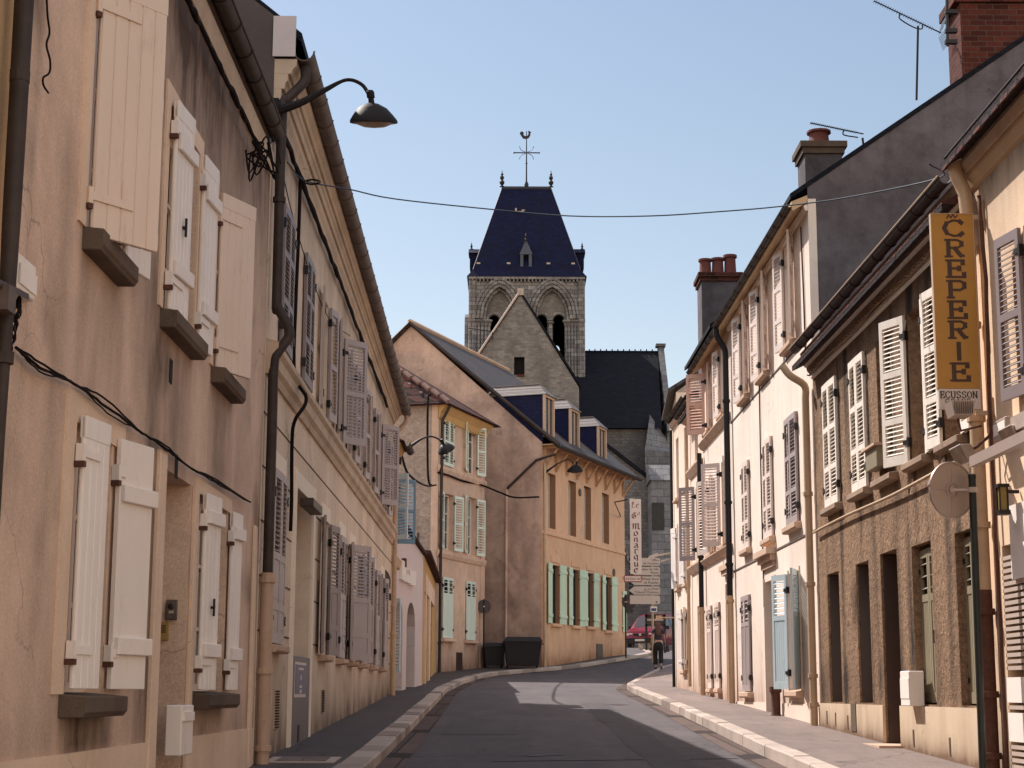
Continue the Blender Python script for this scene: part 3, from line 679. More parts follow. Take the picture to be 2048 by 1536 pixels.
# wall fittings of L1
def lbox(fr,name,label,cat,x0,x1,y0,y1,d0,d1,mat,extra=None,group=None,bev=.008):
    a=fr.u(x0,(y0+y1)/2,d1); b=fr.u(x1,(y0+y1)/2,d1); z1=fr.z((x0+x1)/2,y0,d1); z0=fr.z((x0+x1)/2,y1,d1); u0,u1=min(a,b),max(a,b)
    t=thing(name,label,cat,fr.p((u0+u1)/2,0,z0),group); m=MB(); fr.box(m,u0,u1,d0,d1,z0,z1); c=part('casing',m,mat,t,bev=bev)
    return t,c,(u0,u1,z0,z1)
t,c,b=lbox(L1,'junction_box','cream plastic junction box beside the top of the dark pipe at the left edge','junction box',38,72,518,592,.0,.09,'white')
m=MB(); L1.box(m,b[0]+.0,b[1]-.0,.09,.098,b[2]+.03,b[3]-.05); part('cover',m,'white',t)
t,c,b=lbox(L1,'meter_box','white electricity meter box low on the stained house by the doorway','meter box',363,386,1410,1510,.02,.14,'white')
m=MB(); L1.box(m,b[0]+.03,b[1]-.03,.14,.155,b[2]+.25,b[3]-.05); part('cover',m,'white',t)
D0=Fr((gd['u1'] and L1.p(gd['u1'],0,0).x,L1.p(gd['u1'],0,0).y),t=(-1,0))  # far reveal of the doorway, faces the camera
def rv(name,label,cat,x0,x1,y0,y1,th_,mat):
    Y=L1.p(gd['u1'],0,0).y; a=at(x0,y1,Y); b=at(x1,y0,Y); t=thing(name,label,cat,((a.x+b.x)/2,Y,a.z)); m=MB(); m.box(a.x,b.x,Y-th_,Y-.001,a.z,b.z); part('casing',m,mat,t,bev=.004); return t,(a.x,b.x,Y-th_,a.z,b.z)
# ---- L2 cream house
L2=Fr((-2.42-.006*17.07,17.07),(-2.42-.006*37.7,37.7)); o2off=17.07
k2=T('cream_house','long cream house with moulded cornice, string course and mauve louvred shutters on the left','house',L2,8)
ops=[]; up=[]
for k in range(9):
    c=18.4+2.12*k-o2off; 
    if c+.5<20.4: up.append(opm(c-.45,c+.45,5.02,6.62,r=.15,stw=.35))
gl=opm(17.75-o2off,18.75-o2off,1.84,3.68,r=.12,stw=.3); gdoor=opm(19.85-o2off,21.65-o2off,-.2,3.72,r=.42,stw=0)
gr=[opm(c-o2off-.45,c-o2off+.45,1.84,3.66,r=.15,stw=.3) for c in (23.3,25.75,27.6,29.8,32.2,34.6)]
wall(L2,0,20.6,GZ,7.4,up+[gl,gdoor]+gr,k2,'L2',D=8,step=.2)
# upper string course and cornice with falling gutter line
profile(L2,k2,[(0,4.55),(.03,4.55),(.05,4.62),(.09,4.66),(.09,4.78),(.13,4.82),(.13,4.88),(0,4.92)],0,20.6,'L2c','string_course')
def prism2(fr,mb,p0,p1,u0,u1): mb.hexa([fr.p(u0,d,z) for d,z in p0],[fr.p(u1,d,z) for d,z in p1])
cn=MB()
for lay in (((0,0),(.05,.0),(.07,.1),(.11,.16),(.11,.26),(0,.26)),((0,.262),(.15,.262),(.17,.34),(.2,.36),(.2,.44),(0,.44)),((0,.442),(.24,.442),(.27,.5),(.32,.54),(.33,.62),(0,.62))):
    prism2(L2,cn,[(d*.72,7.36+z*.92) for d,z in lay],[(d*.62,7.27+z*.38) for d,z in lay],0,20.6)
part('cornice',cn,'L2c',k2)
gm=MB()
def gut2(fr,mb,u0,u1,a,b,r):
    n=8
    for (r_,fl) in ((r,0),(r-.008,1)):
        base=len(mb.v)
        for (u,(d,z)) in ((u0,a),(u1,b)):
            for k in range(n+1):
                t=math.pi+math.pi*k/n; mb.v.append(fr.p(u,d+r_*math.cos(t),z+r_*math.sin(t)))
        for k in range(n): mb.f.append((base+k,base+k+1,base+n+2+k,base+n+1+k))
    m=30
    for i in range(m):
        f=i/m; u=u0+(u1-u0)*f; d=a[0]+(b[0]-a[0])*f; z=a[1]+(b[1]-a[1])*f
        mb.tube([fr.p(u,d+(r+.004)*math.cos(math.pi+math.pi*k/n),z+(r+.004)*math.sin(math.pi+math.pi*k/n)) for k in range(n+1)],.009,4)
gut2(L2,gm,0,20.6,(.31,8.02),(.29,7.52),.105); part('gutter',gm,'zinc',k2,smooth=True)
m=MB(); P=L2.p
m.hexa([P(0,.28,8.12),P(20.6,.26,7.62),P(20.6,-4,11.1),P(0,-4,11.6)],[P(0,.28,8.22),P(20.6,.26,7.72),P(20.6,-4,11.2),P(0,-4,11.75)])
m.hexa([P(0,-8,7.6),P(20.6,-8,7.2),P(20.6,-4,11.1),P(0,-4,11.6)],[P(0,-8,7.7),P(20.6,-8,7.3),P(20.6,-4,11.2),P(0,-4,11.75)]); part('roof',m,'slateC',k2)
m=MB(); m.q(P(-.003,.0,7.0),P(-.003,-8,7.0),P(-.003,-8,7.6),P(-.003,-4,11.6),P(-.003,.0,8.4)); m.q(P(20.603,.0,7.0),P(20.603,-8,7.0),P(20.603,-8,7.2),P(20.603,-4,11.1),P(20.603,0,7.9)); part('gable',m,'L2g',k2)
m=MB(); m.box(P(0,0,0).x-.02,P(0,0,0).x+.22,P(0,0,0).y-.03,P(0,0,0).y-.008,7.95,8.4); part('flashing',m,simple('pale_lead_flashing',(.55,.47,.47),.5,0,.1),k2)
chimney(k2,P(11,-2.6,0).x,P(11,-1.9,0).x,P(11,0,0).y,P(11,0,0).y+.8,8.6,9.8,'brick','brick',1)
# rustication joints on the ground storey
jm=MB(); 
for z in (1.95,2.5,3.05,3.6,4.15):
    segs=[(0,gl['u0']-.12)]; last=gl['u1']+.12
    for q in [gdoor]+gr:
        e=.25 if q is gdoor else .12
        if z<3.78: segs.append((last,q['u0']-e)); last=q['u1']+e
    segs.append((last,20.5))
    if z>3.78: segs=[(0,20.5)]
    else: segs[0]=(0,gl['u0']-.12)
    for a,b in segs:
        if b>a: L2.box(jm,a,b,-.004,.006,z-.009,z+.009)
part('joint_line',jm,'sill',k2)
lt=MB()
for q in [gl,gdoor]+gr: L2.box(lt,q['u0']-.1,q['u1']+.1,0,.02,q['z1'],q['z1']+.2)
for q in (gdoor,): 
    for a,b in ((q['u0']-.22,q['u0']),(q['u1'],q['u1']+.22)): L2.box(lt,a,b,0,.03,GZ,q['z1']+.2)
part('lintel',lt,'white_r',k2)
for q in up: window(L2,q,k2,'mauve',rows=3)
for q in [gl]+gr: window(L2,q,k2,'mauve',rows=4); dosill(L2,q,k2,'sillc',sp=.12,sh=.09,ov=.02)
dm=MB(); L2.box(dm,gdoor['u0'],gdoor['u1'],-.42,-.38,-.2,3.72); dd=part('door',dm,simple('taupe_flush_door',(.34,.25,.2),.6,0,.08,2,.05),k2)
m=MB(); L2.box(m,.8+gdoor['u0'],.82+gdoor['u0'],-.38,-.372,0,3.6); part('door_gap',m,'dark',dd)
# upper shutters: two closed, one edge-on, the rest swung out as in the street
def pairc(fr,par,q,style,mat,**k):
    w=(q['u1']-q['u0'])/2-.004
    shutter(fr,par,q['u0'],q['z0']+.01,q['z1']-.01,w,1,1,style,mat,**k); shutter(fr,par,q['u1'],q['z0']+.01,q['z1']-.01,w,1,-1,style,mat,**k)
def pairo(fr,par,q,style,mat,a1=8,a2=8,w=None,**k):
    w=w or (q['u1']-q['u0'])/2
    shutter(fr,par,q['u0']-.01,q['z0']+.01,q['z1']-.01,w,a1,-1,style,mat,**k); shutter(fr,par,q['u1']+.01,q['z0']+.01,q['z1']-.01,w,a2,1,style,mat,**k)
SP=dict(split=(.48,),pitch=.05)
for i,q in enumerate(up):
    if i in (0,1): pairc(L2,k2,q,'louver','mauved',split=(.33,.66))
    elif i==3: shutter(L2,k2,q['u0'],q['z0'],q['z1'],.5,10,-1,'louver','mauve',**SP); shutter(L2,k2,q['u1'],q['z0'],q['z1'],.5,38,1,'louver','mauve',**SP)
    elif i==7: shutter(L2,k2,q['u0'],q['z0'],q['z1'],.5,6,-1,'louver','mauve',**SP); shutter(L2,k2,q['u1']-.1,q['z0'],q['z1'],.5,38,1,'louver','mauve',**SP)
    else: pairo(L2,k2,q,'louver','mauve',6,9 if i==2 else 7,w=.4,**SP)
pairc(L2,k2,gl,'panel','mauve',top=.5)
for i,q in enumerate(gr):
    if i==0: pairo(L2,k2,q,'panel','mauved',8,10,top=.5)
    elif i==1: pairc(L2,k2,q,'panel','mauve',top=.5)
    elif i==2: shutter(L2,k2,q['u0']-.02,q['z0'],q['z1'],.5,8,-1,'panel','mauve',top=.52); shutter(L2,k2,q['u0']-.1,q['z0'],q['z1'],.55,30,1,'panel','mauve',top=.52); 
    elif i==3: shutter(L2,k2,q['u0']-.02,q['z0'],q['z1'],.48,8,-1,'panel','mauve',top=.52); shutter(L2,k2,q['u0']+.02,q['z0'],q['z1'],.45,22,1,'panel','mauve',top=.52)
    else: pairo(L2,k2,q,'panel','mauve',6,7,w=.4,top=.5)
# junction downpipe with swan neck
def LP(x,y,d): u,z=L2.uz(x,y,d); return u,z
sw=[L2.p(.15,.31,7.9),L2.p(.12,.30,7.72),L2.p(.06,.14,7.5),L2.p(.05,.09,7.3),L2.p(.05,.09,5.4),L2.p(.05,.1,5.26),L2.p(.08,.2,5.08),L2.p(.08,.22,4.95),L2.p(.05,.12,4.78),L2.p(.04,.08,4.64),L2.p(.04,.08,4.0),L2.p(.04,.08,2.52)]
pipe(k2,bez(sw,6),.052,'zincd',collars=(6.4,4.5,3.4),seg=12)
pipe(k2,[L2.p(.04,.08,2.52),L2.p(.04,.08,.4)],.068,'pipeb',collars=(2.45,1.55,.8),seg=12)
pipe(k2,bez([L2.p(20.4,.29,7.42),L2.p(20.4,.28,7.28),L2.p(20.4,.1,7.05),L2.p(20.4,.08,6.8)],6)+[L2.p(20.4,.08,2.7)],.05,'pipeb',collars=(4.8,3.2))
pipe(k2,[L2.p(20.4,.08,2.7),L2.p(20.4,.08,1.0)],.058,'pipew',collars=(2.6,))
# ventilation grilles low in the wall
for x0,x1,y0,y1 in ((547,556,1380,1458),(641,647,1380,1425)):
    m=MB(); a=L2.u(x0,(y0+y1)/2); b=L2.u(x1,(y0+y1)/2); z1=L2.z(x0,y0); z0=L2.z(x0,y1); L2.box(m,a,b,0,.012,z0,z1); gq=part('vent_grille',m,'sillc',k2)
    m=MB(); n=14
    for i in range(n): zz=z0+(z1-z0)*(i+.5)/n; L2.box(m,a+.03,b-.03,.012,.02,zz-.008,zz+.008)
    part('slot',m,'dark',gq)
# ---- yellow strip house with pale blue shutters
L2b=Fr((-2.66,37.75),(-2.66,39.3)); y2=T('yellow_house','narrow yellow ochre house with pale blue shutters between the cream house and the lilac shop','house',L2b)
qb=opm(.45,1.25,4.66,6.15,r=.2); qg=opm(.4,1.2,1.9,3.4,r=.2)
wall(L2b,0,1.5,GZ,6.9,[qb,qg],y2,'yel',D=7,step=.4)
gable_roof(L2b,y2,0,1.5,6.9,7,1.5,'tile',ov=0,front=.25); profile(L2b,y2,[(0,6.7),(.1,6.75),(.2,6.9),(0,6.9)],0,1.5,'yel','cornice')
profile(L2b,y2,[(0,4.1),(.1,4.12),(.14,4.3),(0,4.32)],0,1.5,'eaves','string_course')
window(L2b,qb,y2,'white'); window(L2b,qg,y2,'white')
gutter(L2b,y2,0,1.5,.3,6.85,.08,'zincd')
shutter(L2b,y2,.42,4.72,6.2,.33,65,-1,'louver','blue2',split=(.5,),pitch=.07); shutter(L2b,y2,1.28,4.7,6.18,.42,80,1,'louver',simple('shaded_blue_shutter_paint',(.16,.28,.38),.5,0,.1),split=(.5,),pitch=.07)  # far leaf in deeper blue, its shaded side put into the paint
shutter(L2b,y2,.4,1.8,3.4,.2,60,-1,'louver','blue2',pitch=.07)
# ---- lilac shop with arches
LL=Fr((-2.66,39.3),(-2.36,45.7)); li=T('lilac_shop','low lilac grey rendered building with two arched openings and a white relief emblem','shop',LL,3)
def zl(x,y): return LL.z(x,y)
topA=LL.z(800,1035); topB=LL.z(842,1070)
m=MB(); P=LL.p; Lw=LL.L
arch=[(.12,1.6,3.0,.5),(2.5,4.5,3.0,.55)]  # u0,u1,zspring,rise
def archwall(fr,mb,u0,u1,z0,ztop,arches,d=0,n=14,pointed=False,steps=1):
    cuts=[]
    x=u0
    for a,b,zs,r in arches:
        if a>x: mb.q(fr.p(x,d,z0),fr.p(a,d,z0),fr.p(a,d,ztop(a)),fr.p(x,d,ztop(x)))
        for i in range(n):
            p=a+(b-a)*i/n; q=a+(b-a)*(i+1)/n
            def zz(u):
                t=(u-a)/(b-a)*2-1
                if pointed: 
                    s=1-abs(t); return zs+r*math.sqrt(max(0,1-(1-s)**2))*(.86+.14*s)
                return zs+r*math.sqrt(max(0,1-t*t))
            mb.q(fr.p(p,d,zz(p)),fr.p(q,d,zz(q)),fr.p(q,d,ztop(q)),fr.p(p,d,ztop(p)))
            mb.q(fr.p(p,d,zz(p)),fr.p(q,d,zz(q)),fr.p(q,d-.3*steps,zz(q)),fr.p(p,d-.3*steps,zz(p)))
        mb.q(fr.p(a,d,z0),fr.p(a,d-.3*steps,z0),fr.p(a,d-.3*steps,zs),fr.p(a,d,zs)); mb.q(fr.p(b,d,z0),fr.p(b,d-.3*steps,z0),fr.p(b,d-.3*steps,zs),fr.p(b,d,zs))
        x=b
    if x<u1: mb.q(fr.p(x,d,z0),fr.p(u1,d,z0),fr.p(u1,d,ztop(u1)),fr.p(x,d,ztop(x)))
zt=lambda u: 5.35+(4.95-5.35)*u/Lw
archwall(LL,m,0,Lw,GZ,zt,arch)
m.q(P(0,0,GZ),P(0,-5,GZ),P(0,-5,5.3),P(0,0,5.35)); m.q(P(Lw,0,GZ),P(Lw,-5,GZ),P(Lw,-5,4.95),P(Lw,0,4.95)); m.q(P(0,-5,GZ),P(Lw,-5,GZ),P(Lw,-5,4.95),P(0,-5,5.3))
part('wall',m,'lilac',li)
m=MB(); m.hexa([P(0,.1,5.36),P(Lw,.1,4.96),P(Lw,-5,4.97),P(0,-5,5.31)],[P(0,.1,5.42),P(Lw,.1,5.02),P(Lw,-5,5.03),P(0,-5,5.37)]); part('roof',m,'tile',li)
for i,(a,b,zs,r) in enumerate(arch):
    m=MB(); m.q(P(a,-.28,0),P(b,-.28,0),P(b,-.28,3.8),P(a,-.28,3.8)); dr=part('door' if i else 'window',m,'mauved' if i==0 else 'dark',li)
    if i:
        m=MB()
        for k in range(9): LL.box(m,a+.1,b-.1,-.27,-.25,1.4+.22*k,1.43+.22*k)
        for k in range(3): LL.box(m,a+.2+.3*k,a+.23+.3*k,-.268,-.245,1.2,3.4)
        part('grille',m,'iron',dr)
m=MB(); 
for x in (826,836): u,z=LL.uz(x,1076); LL.box(m,u-.2,u-.08,0,.02,z-.14,z+.14); LL.box(m,u+.08,u+.2,0,.02,z-.14,z+.14); LL.box(m,u-.2,u+.2,.001,.018,z-.03,z+.03)
part('wall_tie',m,'iron',li)
t=thing('relief_emblem','white plaster relief emblem of a tall letter and block on the lilac shop wall','emblem',LL.p(2.5,0,4.0)); m=MB()
ua,zb_=LL.uz(808,1165); ub,zt_=LL.uz(833,1120)
def lp_(x,y): u,z=LL.uz(x,y,.08); return u,z
for poly in ([(805,1120),(814,1125),(811,1164),(804,1158)],[(814,1148),(822,1152),(822,1168),(812,1163)],[(820,1140),(833,1143),(832,1171),(822,1170)]):
    pp=[lp_(*q) for q in poly]; m.hexa([LL.p(u,.0,z) for u,z in pp],[LL.p(u,.08,z) for u,z in pp])
part('letter',m,'white',t)
m=MB(); u,z=LL.uz(805,1126); LL.box(m,u-.2,u+.05,.0,.1,z-.1,z+.1); part('bracket',m,'rust',t)
# ---- low yellow house with a white framed door
LY=Fr((-2.36,45.75),(-2.56,58.2)); ly=T('low_yellow_house','low yellow ochre single storey building with pale door frame tucked against the salmon house','house',LY,5)
qd=opm(2.0,4.2,GZ+2,4.05,r=.25,stw=0); qe=opm(5.5,8.2,1.7,4.05,r=.25)
wall(LY,0,LY.L,GZ,5.0,[qd,qe],ly,'yel',D=5,step=.5); window(LY,qd,ly,'beigeS',cols=2,rows=4,pane='curtain'); window(LY,qe,ly,'beigeS',cols=3,rows=1,pane='curtain')
m=MB(); LY.box(m,1.0,9.3,0,.05,4.05,4.55); LY.box(m,1.2,1.9,0,.05,GZ,4.05); LY.box(m,4.3,5.4,0,.05,GZ,4.05); part('door_surround',m,'L1t',ly)
m=MB(); m.hexa([LY.p(0,.2,5.0),LY.p(LY.L,.2,5.0),LY.p(LY.L,-5,5.3),LY.p(0,-5,5.3)],[LY.p(0,.2,5.1),LY.p(LY.L,.2,5.1),LY.p(LY.L,-5,5.4),LY.p(0,-5,5.4)]); part('roof',m,'tile',ly)
# ---- L3 salmon house
a3=math.radians(18.2); L3=Fr((-2.57,58.4),(-2.57+5.0*math.sin(a3),58.4+5.0*math.cos(a3)))
s3=T('salmon_house','tall salmon three storey house with pale mint shutters and a brown tiled hip roof','house',L3,2)
def O3(xa,xb,yt,yb,**k): return op(L3,xa,xb,yt,yb,**k)
t1=O3(887,906,832,930,r=.2,stw=.3); t2=O3(935,953,845,945,r=.2,stw=.3); m1=O3(887,907,985,1098,r=.25,stw=.3); m2=O3(934,952,992,1108,r=.25,stw=.3); b1=O3(884,904,1153,1276,r=.12); b2=O3(931,949,1161,1280,r=.12)
Z3=11.25
wall(L3,0,5.0,GZ,Z3,[t1,t2,m1,m2,b1,b2],s3,'L3',D=.02,step=.25,back=False,sides=False)
m=MB(); P=L3.p; m.q(P(0,0,GZ),P(0,-8,GZ),P(0,-8,Z3+.3),P(0,-.0,Z3+.3)); m.q(P(5,0,GZ),P(5,-8,GZ),P(5,-8,Z3),P(5,0,Z3)); m.q(P(0,-8,GZ),P(5,-8,GZ),P(5,-8,Z3),P(0,-8,Z3)); m.q(P(0,0,Z3+.0),P(5,0,Z3),P(5,-8,Z3),P(0,-8,Z3)); part('side_wall',m,'L3s',s3)
m=MB(); L3.box(m,-.02,.03,-.22,.03,GZ,Z3); L3.box(m,4.55,5.0,.0,.03,GZ,7.8); part('corner_quoin',m,'L3',s3)
for z in (L3.z(883,932),L3.z(880,1101)): profile(L3,s3,[(0,z-.25),(.05,z-.22),(.1,z-.1),(.1,z),(0,z+.03)],-.02,5.0,'L3','string_course')
profile(L3,s3,[(0,Z3-.55),(.06,Z3-.5),(.1,Z3-.3),(.3,Z3-.08),(.3,Z3),(0,Z3)],-.02,5.1,'yel','cornice')
m=MB(); ap=P(5.5,-4,Z3+2.9); ap0=P(3.2,-4,Z3+3.0); e=[P(-.35,.5,Z3-.05),P(5.5,.5,Z3-.05),P(5.5,-8.3,Z3),P(-.35,-8.3,Z3)]
hp=P(2.0,-5.0,Z3+3.4)
m.q(e[0],e[1],P(5.5,-5.0,Z3+3.4),hp); m.q(e[3],e[0],hp); m.q(e[2],e[3],hp,P(5.5,-5.0,Z3+3.4)); m.q(*e); part('roof',m,'tile',s3)
m=MB()
for k in range(14):
    f=k/13; q=e[0].lerp(hp,f); q2=e[0].lerp(hp,min(1,f+.05)); m.tube([q+Vector((0,0,.03)),q2+Vector((0,0,.08))],.09,6)
for k in range(7):
    for j in range(9):
        q=e[0].lerp(e[3],.06+j*.1).lerp(hp,.12+k*.11); q=q+Vector((0,0,.05)); 
        if random.random()<.75: m.obox(q,(.05,0,0),(0,.02,.02),(0,0,.015))  # pale dots scattered over the side slope
part('ridge_tile',m,simple('pale_tile_and_dots',(.30,.18,.15),.8,0,.5,12),s3,kind='stuff')
def wn(fr,par,q,**k): return window(fr,q,par,'white',**k)
for q in (t1,t2,m1,m2): wn(L3,s3,q,rows=3)
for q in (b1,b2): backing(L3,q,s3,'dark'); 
for q in (b1,b2): dosill(L3,q,s3,'L3',sp=.15,sh=.12,ov=.1)
pairc(L3,s3,t1,'louver','mint',pitch=.09); pairo(L3,s3,t2,'louver','mint',12,20,pitch=.09)
pairo(L3,s3,m1,'louver','mint',12,14,pitch=.09,w=.55); pairo(L3,s3,m2,'louver','mint',12,14,pitch=.09,w=.55)
for q in (b1,b2): pairc(L3,s3,q,'half','mint',top=.72,pitch=.12)
pipe(s3,[P(.1,.4,Z3-.1),P(.1,.12,Z3-.6),P(.1,.12,2.0)],.055,'zincd',collars=(8,5,3))
m=MB(); u,z=L3.uz(918,1325); L3.box(m,u-.3,u+.3,.0,.02,z-.9,z+.35); part('cellar_opening',m,'woodd',s3)
# ---- L5 orange peach house with dormers
a5=math.radians(20.6); A5=(1.15,63.8); L5=Fr(A5,(A5[0]+10.7*math.sin(a5),A5[1]+10.7*math.cos(a5)))
s5=T('dormer_house','orange peach house with pale green shutters, bracketed eaves and three blue slate dormers','house',L5,5)
P=L5.p
def O5(xa,xb,yt,yb,**k): return op(L5,xa,xb,yt,yb,**k)
U5=[O5(1096,1111,945,1055,r=.3,stw=.25),O5(1137,1152,960,1070,r=.3,stw=.25),O5(1168,1182,971,1078,r=.3,stw=.25),O5(1204,1218,985,1085,r=.3,stw=.25)]
G5=[O5(1103,1118,1129,1246,r=.15),O5(1144,1158,1138,1250,r=.15),O5(1174,1186,1145,1252,r=.15),O5(1210,1222,1153,1260,r=.15)]
ZE=L5.z(1085,895)
zg=min(q['z0'] for q in G5)
wall(L5,0,10.7,GZ,ZE+.2,U5+G5,s5,'L5',D=.02,step=.3,back=False,sides=False,streaks=.7,reveal='reveal')
# side gable (near) + back + far
ridge_z=ZE+4.9; Dp=11.0
m=MB(); n=24; stv=[]
for i in range(44):
    for j in range(64):
        pass
def sidewall():
    mb=MB(); nu,nz_=36,48; vs={}; st=[]
    for i in range(nu+1):
        d=-Dp*i/nu; zt_=ZE+.2+ (ridge_z-ZE)*(1-abs(d+Dp/2)/(Dp/2))
        for j in range(nz_+1):
            z=GZ+(zt_-GZ)*j/nz_; mb.v.append(P(0,d,z))
            nz=noise.noise(Vector((d*.9,z*.3,1.7)))*.5+.5; n2=noise.noise(Vector((d*2.2,z*.9,7)))*.5+.5; s=.85*math.exp(-max(0,z-2.2)/(.9+1.2*nz))*(.5+.6*n2)
            s=max(s,.5*max(0,n2-.45)*2.2*math.exp(-abs(z-4.5-nz*2)/1.6)); s=max(s,.5*math.exp(-abs(d+.5)/.25)*(n2))
            s=max(s,.55*max(0,1-abs(d+1.2)/.7)*(n2>.5)*nz); st.append(min(1,s))
    for i in range(nu):
        for j in range(nz_):
            a=i*(nz_+1)+j; mb.f.append((a,a+1,a+nz_+2,a+nz_+1))
    loc=Vector(s5.location); me=bpy.data.meshes.new('gable_wall'); me.from_pydata([tuple(v-loc) for v in mb.v],[],mb.f)
    q=me.attributes.new('st','FLOAT','POINT'); q.data.foreach_set('value',st); me.materials.append(M['L5g']); o=bpy.data.objects.new('gable_wall',me); COL.objects.link(o); o.parent=s5
sidewall()
m=MB(); m.q(P(10.7,0,GZ),P(10.7,-Dp,GZ),P(10.7,-Dp,ZE+.2),P(10.7,-Dp/2,ridge_z),P(10.7,0,ZE+.2)); m.q(P(0,-Dp,GZ),P(10.7,-Dp,GZ),P(10.7,-Dp,ZE),P(0,-Dp,ZE)); part('back_wall',m,'L5g',s5)
m=MB(); sl=(ridge_z-ZE)/(Dp/2)
for d0,d1 in ((.7,-Dp/2),(-Dp-.2,-Dp/2)):
    za=ZE-.25 if d0>0 else ZE+.1; m.hexa([P(-.12,d0,za+.2),P(10.9,d0,za+.2),P(10.9,d1,ridge_z+.2),P(-.12,d1,ridge_z+.2)],[P(-.12,d0,za+.3),P(10.9,d0,za+.3),P(10.9,d1,ridge_z+.32),P(-.12,d1,ridge_z+.32)])
part('roof',m,'slateG',s5)
m=MB(); m.tube([P(-.15,.72,ZE+.02),P(-.15,-Dp/2,ridge_z+.3),P(-.15,-Dp-.2,ZE+.3)],.09,4); part('verge',m,'zincd',s5)
gutter(L5,s5,-.1,10.8,.72,ZE+.02,.1,'zincd',seams=False)
m=MB(); m.tube([P(-.15,-Dp/2,ridge_z+.36),P(10.9,-Dp/2,ridge_z+.36)],.1,5); part('ridge_cap',m,'sillc',s5)
for k in range(9):
    u=.25+k*1.27; m=MB()
    L5.box(m,u-.05,u+.05,0,.62,ZE-.02,ZE+.07); L5.box(m,u-.05,u+.05,0,.09,ZE-.75,ZE-.02); m.tube([P(u,.06,ZE-.72),P(u,.3,ZE-.35),P(u,.55,ZE-.02)],.05,5); part('eaves_bracket',m,'timber',s5)
profile(L5,s5,[(0,ZE+.07),(.62,ZE+.07),(.62,ZE+.11),(0,ZE+.11)],-.1,10.8,'timber','soffit')
for q in U5: window(L5,q,s5,'white',rows=3); 
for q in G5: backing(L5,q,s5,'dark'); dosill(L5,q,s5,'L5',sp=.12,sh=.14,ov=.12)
m=MB()
for q in G5: L5.box(m,q['u0']-.1,q['u1']+.1,0,.04,q['z1']+.1,q['z1']+.32)
part('lintel',m,'L5',s5)
zs=min(q['z0'] for q in U5)-.1; profile(L5,s5,[(0,zs-.12),(.06,zs-.1),(.06,zs),(0,zs+.02)],0,10.7,'L5','string_course')
for i,q in enumerate(G5):
    w=[.62,.62,.5,.6][i]; shutter(L5,s5,q['u0']-.01,q['z0']-.02,q['z1']+.04,w,6,-1,'plank','green',batt=((.13,1),(.88,1))); shutter(L5,s5,q['u1']+.01,q['z0']-.02,q['z1']+.04,.6 if i in(0,3) else .5,6,1,'plank','green',batt=((.13,1),(.88,1)))
u,_=L5.uz(1244,1200); shutter(L5,s5,u,zg,zg+1.75,.35,10,1,'plank','green')
for x,y,ry in ((1159,985,.35),(1227,1145,.4)):
    u,z=L5.uz(x,y); m=MB(); m.lathe(P(u,0,z),[(.14,0),(.16,.02),(.16,.04)],14,axis=L5.n); part('oval_plaque',m,'woodd',s5)
m=MB(); u,z=L5.uz(1198,1320); L5.box(m,u-.35,u+.45,0,.03,2.2,z+.65); part('cellar_opening',m,'woodd',s5)
pipe(s5,[P(-.08,-1.4,9.0),P(-.08,-1.4,8.4),P(-.08,-1.4,2.0)],.05,'L5g',collars=(5.5,3.6)); 
pipe(s5,[P(-.08,-1.4,8.95),P(-.1,-.2,10.0),P(-.05,.55,10.2)],.05,'zincd')
pipe(s5,[P(.1,.08,ZE-.6),P(.1,.08,2.2)],.05,'pipew',collars=(7,4.5))
# dormers
for i,(xa,xb,yt,yb) in enumerate(((1085,1099,805,868),(1137,1150,838,893),(1193,1206,868,925))):
    q=op(L5,xa,xb,yt,yb); u0,u1,z0,z1=q['u0'],q['u0']+1.1,q['z0'],q['z0']+1.55
    zb0=ZE+.1; m=MB(); dd=-2.0
    m.hexa([P(u0,.02,zb0),P(u1,.02,zb0),P(u1,dd,zb0+.1),P(u0,dd,zb0+.1)],[P(u0,.02,z1),P(u1,.02,z1),P(u1,dd,z1),P(u0,dd,z1)]); dm_=part('dormer',m,'cheek',s5)
    m=MB()
    for (a,b,c,d) in ((u0-.03,u0+.09,z0-.1,z1),(u1-.09,u1+.03,z0-.1,z1),(u0+.09,u1-.09,z1-.1,z1),(u0+.09,u1-.09,z0-.1,z0+.04)): L5.box(m,a,b,.02,.1,c,d)
    L5.box(m,(u0+u1)/2-.03,(u0+u1)/2+.03,.03,.07,z0,z1-.14); part('window_frame',m,'sillc',dm_)
    m=MB(); m.q(P(u0+.1,.024,z0),P(u1-.1,.024,z0),P(u1-.1,.024,z1-.1),P(u0+.1,.024,z1-.1)); part('pane',m,'glass',dm_)
    m=MB(); e=.07; m.hexa([P(u0-e,.18,z1-.02),P(u1+e,.18,z1-.02),P(u1+e,dd-.1,z1-.02),P(u0-e,dd-.1,z1-.02)],[P(u0+.35,-.25,z1+.42),P(u1-.35,-.25,z1+.42),P(u1-.35,dd-.1,z1+.42),P(u0+.35,dd-.1,z1+.42)]); part('dormer_roof',m,'slateL',dm_)
    m=MB(); m.tube([P((u0+u1)/2-.2,-.25,z1+.43),P((u0+u1)/2-.2,dd-.1,z1+.43)],.035,5); part('ridge_strip',m,'zinc',dm_)
# ================================================================== RIGHT SIDE
def RX(y): return 4.62-.0094*y
def RF(y0,y1): return Fr((RX(y0),y0),(RX(y1),y1),side=-1)
def offu(fr,y): return y-fr.o.y
